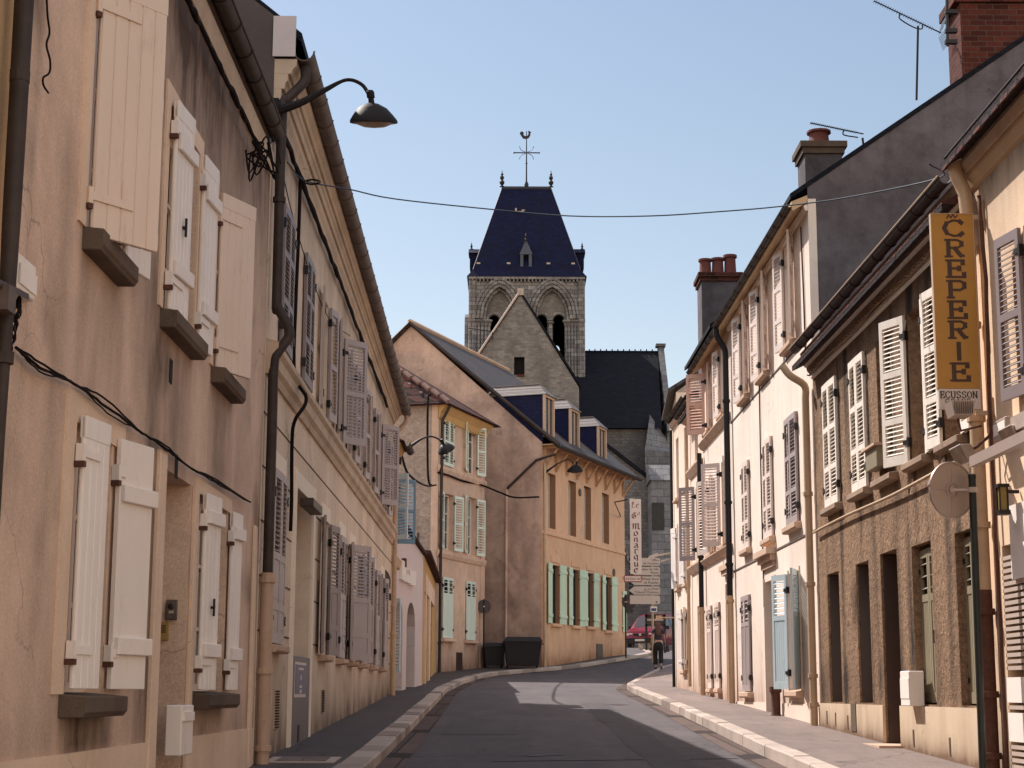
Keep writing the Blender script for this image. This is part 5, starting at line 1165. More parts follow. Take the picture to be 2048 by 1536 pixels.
m=MB(); m.q(P(xl+.06,-.7,cz(760)),P(xl+.06,-W_+.1,cz(760)),P(xl+.06,-W_+.1,zt0-.3),P(xl+.06,-.7,zt0-.3)); m.q(P(xr-.06,-.7,cz(760)),P(xr-.06,-W_+.1,cz(760)),P(xr-.06,-W_+.1,zt0-.3),P(xr-.06,-.7,zt0-.3)); part('belfry_shade_sheet',m,'dark',ch)  # dark sheets added inside the belfry so its openings look unlit
m=MB(); m.tube([P(cu(1074),-2.5,cz(690)),P(cu(1130),-2.5,cz(690))],.12,6); m.tube([P(cu(1118),-2.5,cz(750)),P(cu(1118),-2.5,cz(690))],.1,6); m.lathe(P(cu(1118),-2.5,cz(690)-1.3),[(.75,0),(.7,.15),(.5,.6),(.38,1.0),(.1,1.15)],14); part('bell_frame',m,'iron',ch)
# archivolts
def archpts(a,b,zs,r,k=0,n=20):
    out=[]
    for i in range(n+1):
        u=a-k+(b-a+2*k)*i/n; t=(u-a+k)/(b-a+2*k)*2-1; s=1-abs(t); out.append(P(u,.06,zs+(r+k)*math.sqrt(max(0,1-(1-s)**2))*(.86+.14*s)))
    return out
for a,b,zs,r in bigs:
    for k,rr,dd in ((.0,.11,0),(.26,.12,.05),(.5,.1,.1)):
        m=MB(); m.tube([q-Vector((0,dd,0)) for q in archpts(a,b,zs,r,k)],rr,6); part('archivolt',m,'ashlar',ch,smooth=True)
    m=MB(); m.tube([q+Vector((0,.35,0)) for q in archpts(a+.2,b-.2,zs,r-.2,0)],.12,6); part('archivolt',m,'ashlar',ch,smooth=True)
for a,b,zs,r in tw+tw2:
    m=MB(); pts=[CH.p((a+b)/2+math.cos(t)*((b-a)/2+.12),-.5,zs+math.sin(t)*(r+.12)) for t in [math.pi*i/10 for i in range(11)]]; m.tube(pts,.1,6); part('archivolt',m,'ashlar',ch,smooth=True)
m=MB()
for x in (951,958,965,972,978,1003,1034,1068,1101,1132,1138,1144,1150,1157):
    dd=-.4 if x in(1003,1101) else .1
    c=CH.p(cu(x),dd,0); zt_=cz(642); m.tube([(c.x,c.y,cz(775)),(c.x,c.y,zt_-.35)],.11 if x not in(1003,1101) else .17,8); m.lathe((c.x,c.y,zt_-.38),[(.12,0),(.16,.05),(.13,.08),(.22,.3),(.26,.33),(.26,.42)],8)
part('colonnette',m,'ashlar',ch,smooth=True)
m=MB()
for x in (941,947,1160,1166): 
    c=CH.p(cu(x),.12,0); m.tube([(c.x,c.y,cz(775)),(c.x,c.y,zt0)],.14,8)
CH.box(m,xl-.15,bigs[0][0]-.5,0,.3,cz(644),cz(638)); CH.box(m,bigs[0][1]+.45,bigs[1][0]-.45,0,.3,cz(644),cz(638)); CH.box(m,bigs[1][1]+.5,xr+.15,0,.3,cz(644),cz(638)); CH.box(m,xl-.1,xl+.35,0,.2,GZ,cz(638)); CH.box(m,xr-.35,xr+.1,0,.2,GZ,cz(638)); part('corner_buttress',m,'ashlar',ch)
m=MB(); CH.box(m,xl-.15,xr+.15,.0,.25,zt0+.1,zt0+.27); CH.box(m,xl-.15,xr+.15,-W_-.3,0,zt0+.1,zt0+.26)
for i in range(30): u=xl+(W_)*(i+.5)/30; CH.box(m,u-.06,u+.06,0,.18,zt0-.1,zt0+.098)
part('corbel_table',m,'ashlar',ch)
# roof
ex=.28; zr0=zt0+.28; rl=cu(1003)+.0; rr_=cu(1103); rl=at(1004,376,YT+4).x; rr_=at(1102,376,YT+4).x; zR=at(1053,376,YT+W_/2).z
zf=zr0+.6; e1=.05
b0=[P(xl-ex,ex,zr0),P(xr+ex,ex,zr0),P(xr+ex,-W_-ex,zr0),P(xl-ex,-W_-ex,zr0)]; b1=[P(xl+.15,-.15,zf),P(xr-.15,-.15,zf),P(xr-.15,-W_+.15,zf),P(xl+.15,-W_+.15,zf)]
t0,t1_=P(rl,-W_/2,zR),P(rr_,-W_/2,zR)
m=MB()
for i in range(4): m.q(b0[i],b0[(i+1)%4],b1[(i+1)%4],b1[i])
m.q(b1[0],b1[1],t1_,t0); m.q(b1[1],b1[2],t1_); m.q(b1[2],b1[3],t0,t1_); m.q(b1[3],b1[0],t0); m.q(*b0); rf=part('tower_roof',m,'slateN',ch)
m=MB(); m.tube([t0,t1_],.13,6); 
for a,b in ((b1[0],t0),(b1[1],t1_)): m.tube([a,b],.03,5)
part('ridge_lead',m,simple('dark_lead',(.05,.055,.075),.6,.2,.2),rf)
def finial(c,h,par,name='finial'):
    m=MB(); m.lathe(c,[(.16*h,0),(.05*h,.08*h),(.13*h,.16*h),(.15*h,.3*h),(.05*h,.4*h),(.11*h,.46*h),(.12*h,.6*h),(.04*h,.66*h),(.09*h,.74*h),(.03*h,.84*h),(.01*h,1.0*h)],8); part(name,m,'iron',par,smooth=True)
finial(t0+Vector((0,0,.1)),1.3,rf); finial(t1_+Vector((0,0,.1)),1.3,rf)
for (x0,x1) in ((940,957),(1150,1167)):
    a,b=at(x0,540,YT+3).x,at(x1,540,YT+3).x; za,zb_=at(x0,541,YT+3).z,at(x0,512,YT+3).z; m=MB(); m.box(a,b,YT+2.2,YT+3.6,za,zb_); m.hexa([(a-.1,YT+2,zb_),(b+.1,YT+2,zb_),(b+.1,YT+3.8,zb_),(a-.1,YT+3.8,zb_)],[(a-.1,YT+2.9,zb_+.5),(b+.1,YT+2.9,zb_+.5),(b+.1,YT+2.95,zb_+.5),(a-.1,YT+2.9,zb_+.5)]); part('side_dormer',m,'slateN',rf); finial(Vector((a+.1 if x0<1000 else b-.1,YT+2.9,zb_+.3)),.75,rf)
# lucarne
lx=at(1052,520,YT+.8).x; l0=at(1052,545,YT+.6).z; l1=at(1052,503,YT+.6).z; m=MB(); 
m.box(lx-.42,lx-.2,YT+.3,YT+1.6,l0,l1-.3); m.box(lx+.2,lx+.42,YT+.3,YT+1.6,l0,l1-.3); m.box(lx-.2,lx+.2,YT+.3,YT+1.6,l0,l0+.25)
m.hexa([(lx-.48,YT+.25,l1-.3),(lx+.48,YT+.25,l1-.3),(lx+.48,YT+2,l1-.3),(lx-.48,YT+2,l1-.3)],[(lx-.04,YT+.25,l1+.75),(lx+.04,YT+.25,l1+.75),(lx+.04,YT+2,l1+.75),(lx-.04,YT+2,l1+.75)]); lu=part('lucarne',m,simple('zinc_blue_lead',(.075,.09,.125),.6,.2,.4,8),rf); finial(Vector((lx,YT+.3,l1+.6)),.8,lu)
m=MB(); m.q((lx-.2,YT+.7,l0+.2),(lx+.2,YT+.7,l0+.2),(lx+.2,YT+.7,l1),(lx-.2,YT+.7,l1)); part('opening',m,'dark',lu)
m=MB(); c=b1[0].lerp(b1[1],.40).lerp(t0.lerp(t1_,.36),.70)
m.obox(c+Vector((-.2,-.1,.1)),(.06,0,0),(0,.02,0),(0,0,.16)); m.obox(c+Vector((.1,-.1,-.03)),(.3,0,0),(0,.02,0),(0,0,.05)); m.obox(c+Vector((.35,-.1,.1)),(.12,0,0),(0,.02,0),(0,0,.04))
for f in (.05,.33,.7,.93): q=b1[0].lerp(b1[1],f); m.obox(q+Vector((0,-.1,.45)),(.13,0,0),(0,.03,0),(0,0,.06))
part('roof_hook',m,'sgrey',rf)
# cross and weathercock
cx=at(1053,330,YT+4).x; zc0=zR; zc1=at(1053,262,YT+4).z; zb_=at(1053,305,YT+4).z; hw=(at(1078,305,YT+4).x-at(1028,305,YT+4).x)/2
m=MB(); yy=YT+W_/2; m.tube([(cx,yy,zc0),(cx,yy,zc1)],[.07,.035],6); m.tube([(cx-hw,yy,zb_),(cx+hw,yy,zb_)],.045,6); m.lathe((cx,yy,zc0+.1),[(.16,0),(.16,.2),(.08,.4)],8); m.lathe((cx,yy,zc0+1.9),[(.05,0),(.1,.05),(.05,.1)],8)
for e in (-1,1): m.lathe((cx+e*hw,yy,zb_),[(.02,-.08),(.09,0),(.02,.08)],6)
for sx in(-1,1):
    for sz in(-1,1): m.tube([(cx+sx*(.08+.45*math.sin(t)),yy,zb_+sz*(.08+.45*(1-math.cos(t)))) if True else 0 for t in [math.pi/2*i/5 for i in range(6)]],.022,4)
cr=part('cross',m,'iron',rf)
m=MB(); zk=at(1050,272,YT+4).z
cock=[(-.5,.22),(-.42,.38),(-.26,.4),(-.16,.26),(-.2,.1),(-.06,.02),(.1,.02),(.2,.14),(.2,.3),(.16,.42),(.26,.46),(.34,.38),(.44,.34),(.36,.26),(.36,.06),(.22,-.16),(0,-.24),(-.22,-.2),(-.34,-.04),(-.42,.1)]
m.hexa([(cx+x*.95-.05,yy-.02,zk+z*.95) for x,z in cock],[(cx+x*.95-.05,yy+.02,zk+z*.95) for x,z in cock]); part('weathercock',m,'iron',cr)
# gable building in front of the tower
YG=108.; GB=Fr((0,YG),t=(1,0))
def gx(x,y): q=at(x,y,YG); return (q.x,YG,q.z)
ap=gx(1041,588); lf=gx(905,792); rt_=gx(1158,775); 
m=MB(); wx0,wx1,wz0,wz1=gx(1028,750)[0],gx(1049,750)[0],gx(1038,750)[2],gx(1038,714)[2]
# gable front as strips, leaving the window open
def gtop(x):
    return ap[2]+(lf[2]-ap[2])*(ap[0]-x)/(ap[0]-lf[0]) if x<ap[0] else ap[2]+(rt_[2]-ap[2])*(x-ap[0])/(rt_[0]-ap[0])
xs=sorted([lf[0]+(rt_[0]-lf[0])*i/20 for i in range(21)]+[wx0,wx1,ap[0]])
for a,b in zip(xs,xs[1:]):
    c=(a+b)/2
    if wx0<c<wx1: m.q((a,YG,0),(b,YG,0),(b,YG,wz0),(a,YG,wz0)); m.q((a,YG,wz1),(b,YG,wz1),(b,YG,gtop(b)),(a,YG,gtop(a)))
    else: m.q((a,YG,0),(b,YG,0),(b,YG,gtop(b)),(a,YG,gtop(a)))
m.q((rt_[0],YG,0),(rt_[0],YT,0),(rt_[0],YT,rt_[2]),(rt_[0],YG,rt_[2])); m.q((lf[0],YG,0),(lf[0],YT,0),(lf[0],YT,lf[2]),(lf[0],YG,lf[2]))
for x in (wx0,wx1): m.q((x,YG,wz0),(x,YG+.5,wz0),(x,YG+.5,wz1),(x,YG,wz1))
m.q((wx0,YG,wz0),(wx1,YG,wz0),(wx1,YG+.5,wz0),(wx0,YG+.5,wz0)); gbw=part('transept_gable',m,'rubble',ch)
m=MB(); m.q((wx0-.05,YG+.5,wz0-.05),(wx1+.05,YG+.5,wz0-.05),(wx1+.05,YG+.5,wz1+.05),(wx0-.05,YG+.5,wz1+.05)); part('window',m,'dark',gbw); m=MB(); m.box(wx0+.2,wx1,YG-.12,YG+.1,wz0-.1,wz0+.03); part('sill',m,'brick',gbw)
m=MB()
for p_,e in ((lf,-1),(rt_,1)): m.hexa([(ap[0],YG-.12,ap[2]),(p_[0]+e*.1,YG-.12,p_[2]),(p_[0]+e*.1,YT-.3,p_[2]),(ap[0],YT-.3,ap[2])],[(ap[0],YG-.12,ap[2]+.22),(p_[0]+e*.1,YG-.12,p_[2]+.22),(p_[0]+e*.1,YT-.3,p_[2]+.22),(ap[0],YT-.3,ap[2]+.22)])
part('transept_roof',m,'slateC',ch)
m=MB(); m.tube([(ap[0],YG-.14,ap[2]+.2),(lf[0],YG-.14,lf[2]+.2)],.08,5); m.box(ap[0]-.2,ap[0]+.2,YG-.15,YG+.1,ap[2]-.1,ap[2]+.35); part('coping',m,'sgrey',ch)
# nave to the right
n0=at(1167,704,122); n1=at(1316,704,122); e0=at(1180,858,116); e1_=at(1322,858,116)
m=MB(); m.q((n0.x-.5,122,n0.z),(n1.x,122,n1.z),(e1_.x,115.5,e0.z),(e0.x-1,115.5,e0.z)); m.q((n0.x-.5,122,n0.z),(n1.x,122,n1.z),(n1.x,129,e0.z),(e0.x-1,129,e0.z)); part('nave_roof',m,'slateC',ch)
m=MB(); 
for i in range(14): x=n0.x+(n1.x-n0.x)*i/13; m.box(x-.04,x+.04,121.95,122.05,n0.z,n0.z+.22)
m.tube([(n0.x,122,n0.z+.03),(n1.x,122,n0.z+.03)],.08,5); part('ridge_crest',m,'slateN',ch)
m=MB(); m.box(e0.x-1,e1_.x,116,116.3,0,e0.z); m.box(e1_.x-.3,e1_.x,116,128,0,e0.z-.1); part('nave_wall',m,'greywall',ch)
c0=at(1317,704,122).x; m=MB(); m.hexa([(c0-.02,115.4,e0.z-.2),(c0+.38,115.4,e0.z-.2),(c0+.38,128.8,e0.z-.2),(c0-.02,128.8,e0.z-.2)],[(c0-.02,121.8,n1.z+.3),(c0+.38,121.8,n1.z+.3),(c0+.38,122.2,n1.z+.3),(c0-.02,122.2,n1.z+.3)])
m.box(c0-.05,c0+.4,121.8,122.4,n1.z,at(1317,694,122).z); m.box(c0-.2,c0+.5,121.6,122.5,at(1317,694,122).z,at(1317,689,122).z); m.box(c0,c0+.4,115.9,116.4,0,e0.z); gw_=part('gable_parapet',m,'ashlar2',ch)
b_=at(1340,890,114); m=MB(); q0=at(1322,820,114); m.hexa([(q0.x-1.2,113,0),(b_.x+.5,113,0),(b_.x+.5,116,0),(q0.x-1.2,116,0)],[(q0.x-1.2,113,at(1300,900,113).z),(b_.x+.5,113,at(1340,905,113).z),(b_.x+.3,116,at(1340,885,114).z),(q0.x-.6,116,q0.z)]); part('stair_buttress',m,'ashlar2',ch)
# lean-to aisle in front, sloping down to the right
YA=104.
a0=at(1190,868,YA); a1=at(1338,1003,YA); m=MB(); m.hexa([(a0.x-3,YA,0),(a1.x+2,YA,0),(a1.x+2,YA+8,0),(a0.x-3,YA+8,0)],[(a0.x-3,YA,a0.z+2.2),(a1.x+2,YA,a1.z-1.2),(a1.x+2,YA+8,a1.z-1.2),(a0.x-3,YA+8,a0.z+2.2)]); part('aisle_wall',m,'greywall',ch)
m=MB(); m.hexa([(a0.x-3.2,YA-.4,a0.z+2.2),(a1.x+2,YA-.4,a1.z-1.2),(a1.x+2,YA+8,a1.z-1.2),(a0.x-3.2,YA+8,a0.z+2.2)],[(a0.x-3.2,YA-.4,a0.z+2.45),(a1.x+2,YA-.4,a1.z-.95),(a1.x+2,YA+8,a1.z-.5),(a0.x-3.2,YA+8,a0.z+3.2)]); part('aisle_roof',m,'slateC',ch)
q0=at(1303,960,101); q1=at(1345,1300,101); m=MB(); m.box(q0.x,q0.x+2.2,101,103.9,0,q0.z); m.hexa([(q0.x-.1,100.9,q0.z),(q0.x+2.3,100.9,q0.z),(q0.x+2.3,104,q0.z),(q0.x-.1,104,q0.z)],[(q0.x-.1,102.5,q0.z+1.1),(q0.x+2.3,102.5,q0.z+1.1),(q0.x+2.3,104,q0.z+1.3),(q0.x-.1,104,q0.z+1.3)]) if True else 0
bu=part('buttress',m,'ashlar2',ch); m=MB(); w0=at(1304,1060,100.9); w1_=at(1328,1005,100.9); m.box(w0.x,w1_.x,100.95,101.0,w0.z,w1_.z); part('niche',m,simple('dark_niche_stone',(.045,.043,.04),.9,0,.4,3),bu)
q0=at(1252,1080,102.5).x; m=MB()
for k in (0,.25,.5): m.tube([(q0-.4+1.2*math.cos(t)*(1-k*.4)-.3,103.8-k*.2,at(1252,1120,103).z+1.9*math.sin(t)*(1-k*.3)) for t in [math.pi*i/12 for i in range(13)]],.13,6)
part('portal_arch',m,'ashlar',ch)
# ================================================================== STREET FURNITURE
def lamp(label,base,path,head,r,tilt,group,mat='lampd',glow='lampg'):
    t=thing('street_lamp',label,'street lamp',base,group)
    m=MB(); pts=bez(path,8); n=len(pts); m.tube(pts,[.055-.035*min(1,i/(n*.45)) for i in range(n)],8); arm=part('arm',m,mat,t,smooth=True)
    m=MB(); b=Vector(base); m.box(b.x-.03,b.x+.04,b.y-.07,b.y+.07,b.z-.3,b.z+.12); part('wall_plate',m,mat,t)
    h=Vector(head); ax=Vector(tilt).normalized()
    m=MB(); m.lathe(h,[(r*.12,r*.95),(r*.13,r*.72),(r*.3,r*.68),(r*.62,r*.5),(r*.86,r*.2),(r,-.0),(r*1.02,-.03),(r*.93,-.035)],20,axis=ax); sh=part('lamp_shade',m,mat,t,smooth=True)
    m=MB(); m.lathe(h,[(r*.88,-.03),(r*.8,-r*.16),(r*.45,-r*.3),(r*.05,-r*.34)],18,axis=ax); part('lamp_glass',m,glow,sh,smooth=True)
    m=MB(); m.lathe(h+ax*r*.9,[(r*.1,0),(r*.17,.01),(r*.17,.07),(r*.12,.09)],10,axis=ax); part('socket',m,mat,sh)
    return t
G_='wall mounted street lamps'
lb=Vector((-2.48,16.95,at(545,222,16.95).z)); hd=at(747,240,16.9)
lamp('large black swan neck street lamp close by on the left against the sky',lb,[lb,at(600,206,16.95),at(650,180,16.95),at(692,160,16.95),at(722,168,16.95),at(738,190,16.92),at(742,206,16.9)],hd,.245,(-.12,-.25,1),G_)
lb=Vector((-2.62,39.5,at(800,903,39.5).z)); hd=at(892,899,39.6)
lamp('mid distance street lamp with pale dish head above the lilac shop',lb,[lb,at(820,893,39.5),at(843,878,39.5),at(862,873,39.5),at(878,879,39.5),at(886,890,39.5)],hd,.21,(-.45,-.55,1),G_,mat='iron',glow='white')
b3=L5.p(.2,.05,L5.z(1086,945)); hd=at(1150,941,64.0)
lamp('farthest street lamp fixed to the orange dormer house',b3,[b3,at(1100,938,64),at(1118,926,64),at(1136,919,64),at(1146,926,64),at(1149,934,64)],hd,.3,(.2,-.35,1),G_)
# lamp on the end house bracket
t=thing('wall_floodlight','small pale floodlight on a short arm of the end house above the direction signs','floodlight',R5.p(3.9,0,4.7)); c=at(1306,1112,43.8); e=at(1342,1106,43.9); m=MB(); m.tube([e,c],.025,6); m.tube([e-Vector((0,0,.15)),c-Vector((-.2,0,.14))],.02,6); part('arm',m,'alu',t); m=MB(); m.hexa([c+Vector(v) for v in ((-.12,-.08,-.1),(.12,-.08,0),(.12,.08,0),(-.12,.08,-.1))],[c+Vector(v) for v in ((-.1,-.06,0),(.12,-.06,.08),(.12,.06,.08),(-.1,.06,0))]); part('housing',m,'alu',t)
# ---- glyph writer
GL={'C':[[(.95,.82),(.8,.97),(.5,1),(.15,.85),(0,.5),(.15,.15),(.5,0),(.8,.04),(.98,.2)]],
'R':[[(.18,0),(.18,1)],[(.18,1),(.65,1),(.88,.88),(.88,.66),(.65,.52),(.18,.52)],[(.5,.52),(.72,.2),(.85,.03),(1,.05)]],
'E':[[(.2,0),(.2,1)],[(.2,1),(.9,1)],[(.2,.52),(.7,.52)],[(.2,0),(.95,0)],[(.9,1),(.9,.78)],[(.95,0),(.95,.24)],[(.7,.62),(.7,.42)]],
'P':[[(.2,0),(.2,1)],[(.2,1),(.7,1),(.93,.88),(.93,.6),(.7,.46),(.2,.46)]],
'I':[[(.5,0),(.5,1)]],'U':[[(.1,1),(.1,.3),(.25,.05),(.5,0),(.75,.05),(.9,.3),(.9,1)]],
'S':[[(.88,.8),(.7,.98),(.4,1),(.12,.85),(.15,.62),(.5,.5),(.85,.38),(.9,.15),(.6,0),(.3,0),(.08,.2)]],
'O':[[(.5,1),(.15,.85),(0,.5),(.15,.15),(.5,0),(.85,.15),(1,.5),(.85,.85),(.5,1)]],
'N':[[(.1,0),(.1,1)],[(.1,1),(.9,0)],[(.9,0),(.9,1)]],'G':[[(.95,.82),(.8,.97),(.5,1),(.15,.85),(0,.5),(.15,.15),(.5,0),(.92,.08),(.92,.45),(.6,.45)]],
'A':[[(.05,0),(.5,1)],[(.5,1),(.95,0)],[(.22,.38),(.78,.38)]],'D':[[(.1,0),(.1,1)],[(.1,1),(.6,1),(.92,.75),(.92,.25),(.6,0),(.1,0)]]}
SER={'R':[(.18,0),(.18,1)],'E':[(.2,0),(.2,1)],'P':[(.2,0),(.2,1)],'I':[(.5,0),(.5,1)],'N':[(.1,0),(.1,1),(.9,1)],'U':[(.1,1),(.9,1)]}
ZC=[0]
def stroke(m,o,ax,az,nn,pl,w,nib=None):
    """flat pen stroke"""
    for a,b in zip(pl,pl[1:]):
        A=Vector(a); B=Vector(b)
        if nib: k=Vector(nib)*.5
        else:
            d=(B-A).normalized(); k=Vector((-d.y,d.x))*w/2; A=A-d*w*.25; B=B+d*w*.25
        ZC[0]=(ZC[0]+1)%40; off=nn*(.0006+.00012*ZC[0])
        m.q(*[o+ax*p.x+az*p.y+off for p in (A-k,B-k,B+k,A+k)])
def glyph(m,ch,o,ax,az,nn,w,h,th,serif=True,scale_thin=.55):
    A=ax*w; Z=az*h
    for pl in GL[ch]:
        for a,b in zip(pl,pl[1:]):
            vert=abs(b[1]-a[1])>abs(b[0]-a[0])*.7; t=th if vert else th*scale_thin
            stroke(m,o,ax,az,nn,[(a[0]*w,a[1]*h),(b[0]*w,b[1]*h)],t)
    if serif:
        for sx,sy in SER.get(ch,[]): stroke(m,o,ax,az,nn,[((sx-.2)*w,sy*h),((sx+.2)*w,sy*h)],th*.45)
def textobj(s,o,ax,az,size,parent,mat,name='lettering',align='LEFT',shear=0,sx=1):
    cu=bpy.data.curves.new(name,'FONT'); cu.body=s; cu.size=size; cu.align_x=align; cu.shear=shear; cu.resolution_u=2
    ob=bpy.data.objects.new(name,cu); COL.objects.link(ob); bpy.context.view_layer.update()
    me=bpy.data.meshes.new_from_object(ob.evaluated_get(bpy.context.evaluated_depsgraph_get())); bpy.data.objects.remove(ob)
    loc=Vector(rootloc(parent)); 
    for v in me.vertices: v.co = o+ax*(v.co.x*sx)+az*v.co.y-loc
    me.materials.clear(); me.materials.append(M[mat]); q=bpy.data.objects.new(name,me); COL.objects.link(q); q.parent=parent; return q
X_=Vector((1,0,0)); Z_=Vector((0,0,1)); NY=Vector((0,-1,0))
# ---- CREPERIE sign
YS=15.55
cs=thing('creperie_sign','tall narrow ochre sign reading CREPERIE in dark brown letters, hung on the peach house','sign',at(1910,820,YS))
a=at(1876,777,YS); b=at(1944,428,YS); xa,xb,za,zb_=a.x,b.x+.005,a.z,b.z
m=MB(); m.box(xa,xb,YS,YS+.05,za,zb_); pn=part('panel',m,'gold',cs,bev=.003)
m=MB(); m.box(xa-.006,xa+.001,YS-.004,YS+.054,za,zb_+.004); m.box(xb-.001,xb+.006,YS-.004,YS+.054,za,zb_+.004); m.box(xa,xb,YS-.004,YS+.054,zb_,zb_+.006); part('edge_trim',m,'pipew',cs)
hh=(zb_-za); n=8; m=MB(); mh=MB(); top_=at(1910,438,YS).z; 
ytop=[442,492,531,571,612,652,693,733]; ybot=[473,511+4,555,595,636,677,719,760]
ytop=[441,480,521,562,603,643,686,727]; ybot=[472,513,554,595,636,676,719,761]
gm_=MB()
for i,c in enumerate('CREPERIE'):
    z1=at(1910,ytop[i],YS).z; z0=at(1910,ybot[i],YS).z; w=.178 if c!='I' else .06; xc=(xa+xb)/2+.012
    glyph(m,c,Vector((xc-w/2,YS,z0)),X_,Z_,NY,w,z1-z0,.042)
part('lettering',m,'brownp',pn)
m=MB(); stroke(m,Vector(((xa+xb)/2-.05,YS,at(1910,437,YS).z)),X_,Z_,NY,[(0,0),(.02,.035),(.04,.005),(.06,.04),(.08,.005),(.1,.03)],.012); part('crown_mark',m,'brownp',pn)
m=MB(); a2=at(1880,818,YS); 
m.hexa([(xa+.01,YS,a2.z+.02),(xa+.03,YS,a2.z),(xb-.02,YS,a2.z+.01),(xb,YS,a2.z+.04)],[(xa+.01,YS+.04,a2.z+.02),(xa+.03,YS+.04,a2.z),(xb-.02,YS+.04,a2.z+.01),(xb,YS+.04,a2.z+.04)]) if False else m.box(xa+.005,xb-.003,YS+.001,YS+.045,a2.z,za-.002); pw=part('lower_panel',m,'signw',cs)
m=MB(); zt_=at(1910,783,YS).z; zb2=at(1910,796,YS).z; ww=(xb-xa-.03)/7.2
for i,c in enumerate('ECUSSON'): glyph(m,c,Vector((xa+.017+i*ww,YS,zb2)),X_,Z_,NY,ww*.78,zt_-zb2,.0105,serif=True)
zt_=at(1910,798,YS).z; zb2=at(1910,807,YS).z
for i,c in enumerate('GRAND'): glyph(m,c,Vector((xa+.065+i*ww*.98,YS,zb2)),X_,Z_,NY,ww*.7,zt_-zb2,.0065,serif=False,scale_thin=1)
part('lettering',m,'iron',pw)
m=MB(); zq=at(1960,433,YS).z; m.box(xb,4.47,YS+.01,YS+.04,zq-.025,zq+.02); zq=at(1960,825,YS).z; m.box(xb-.05,4.47,YS+.01,YS+.04,zq-.02,zq+.02); m.tube([(4.46,YS+.02,zq-.25),(4.46,YS+.02,zq+.15)],.012,6); m.tube([(4.46,YS+.02,at(1960,400,YS).z),(4.46,YS+.02,at(1960,460,YS).z)],.012,6); m.tube([(4.46,YS+.02,at(1990,900,YS).z),(xb+.1,YS+.02,zq)],.01,6); part('wall_bracket',m,'pipew',cs)
t=thing('sign_floodlight','ribbed grey floodlight fixed under the creperie sign facing the street','floodlight',at(1913,840,YS-.1)); a=at(1897,836,YS-.12); b=at(1935,808,YS-.12); m=MB(); m.hexa([(a.x+.01,YS-.3,a.z),(b.x-.01,YS-.3,a.z),(b.x-.01,YS-.05,a.z),(a.x+.01,YS-.05,a.z)],[(a.x-.02,YS-.32,b.z),(b.x+.02,YS-.32,b.z),(b.x+.02,YS-.05,b.z),(a.x-.02,YS-.05,b.z)]); part('housing',m,'sgrey',t); m=MB()
for i in range(9): x=a.x+(b.x-a.x)*(i+.5)/9; m.box(x-.003,x+.003,YS-.326,YS-.312,a.z+.01,b.z-.01)
part('cooling_fin',m,'zinc',t); m=MB(); m.tube([((a.x+b.x)/2,YS-.1,a.z),((a.x+b.x)/2+.05,YS,a.z-.1),(xb,YS+.02,a.z-.05)],.012,6); part('bracket',m,'rust',t)
# ---- round traffic sign backs
def roundsign(label,c,r,nrm,polebase,poletop,pr,mat='sgrey',polemat='iron',group=None,ribs=True,plate=None):
    t=thing('traffic_sign',label,'traffic sign',polebase,group); c=Vector(c); ax=Vector(nrm).normalized()
    m=MB(); m.tube([polebase,poletop],pr,12); m.lathe(poletop,[(pr*1.1,-.02),(pr*1.1,.01),(pr*.5,.02)],12); part('pole',m,polemat,t,smooth=True)
    m=MB(); m.lathe(c,[(r*.97,-.012),(r,-.008),(r*1.0,.012),(r*.965,.014),(r*.96,.004),(0.001,.004)],40,axis=ax); d=part('disc',m,mat,t,smooth=True)
    if ribs:
        m=MB(); m.lathe(c,[(r*.26,.004),(r*.27,.012),(r*.24,.014),(r*.23,.006)],28,axis=ax); m.lathe(c,[(r*.14,.004),(r*.14,.02),(r*.09,.024),(.004,.024)],16,axis=ax)
        u=ax.cross(Z_).normalized(); v=u.cross(ax)
        for d_ in (u,-u,v,-v): m.tube([c+d_*r*.27+ax*.006,c+d_*r*.8+ax*.005],[.009,.002],5)
        for a_ in (.2,1.75,3.3,4.9): q=u*math.cos(a_)+v*math.sin(a_); m.obox(c+q*r*.985,q*.012,ax*.016,q.cross(ax)*.02)
        part('rib',m,mat if mat!='sgrey' else 'sgrey',d,smooth=True)
    m=MB(); pc=Vector((Vector(polebase).x,Vector(polebase).y,c.z)); pc.x=Vector(polebase).lerp(Vector(poletop),(c.z-polebase[2])/(poletop[2]-polebase[2])).x; m.tube([c+ax*.015,c.lerp(pc,.5)+ax*.03,pc],.013,6); m.lathe(pc,[(pr*1.15,-.025),(pr*1.3,-.022),(pr*1.3,.022),(pr*1.15,.025)],10); part('clamp',m,'alu',t)
    if plate: 
        m=MB(); x0,x1,z0,z1=plate; m.box(x0,x1,c.y-.01,c.y+.01,z0,z1); part('plate',m,mat,t)
    return t
YP=15.3; pb=at(1965,1536,YP); pt=at(1943,952,YP); pt.x=pb.x=(at(1955,1300,YP).x); pb.z=g(YP)+.14
c=at(1903,980,YP+.0); roundsign('large round traffic sign seen from behind on a dark green pole, right foreground',c,.258,(.45,-.9,-.05),tuple(pb),tuple(at(1944,952,YP)*1),.034,polemat=simple('dark_green_pole',(.02,.022,.018),.5,.2,.2),mat='sgrey',group='traffic signs seen from behind')
YQ=35.6; pb=at(757,1398,YQ); pb.z=g(YQ)+.1; pt=at(757,1140,YQ); c=at(765,1164,YQ-.05); x0=at(752,1190,YQ).x; x1=at(783,1190,YQ).x
roundsign('dark backed round traffic sign on a beige pole before the cream house, small plate below',c,.272,(.85,-.52,0),tuple(pb),tuple(pt),.035,mat='dgrey',polemat='pipeb',group='traffic signs seen from behind',ribs=False,plate=(x0,x1,at(757,1201,YQ).z,at(757,1187,YQ).z))
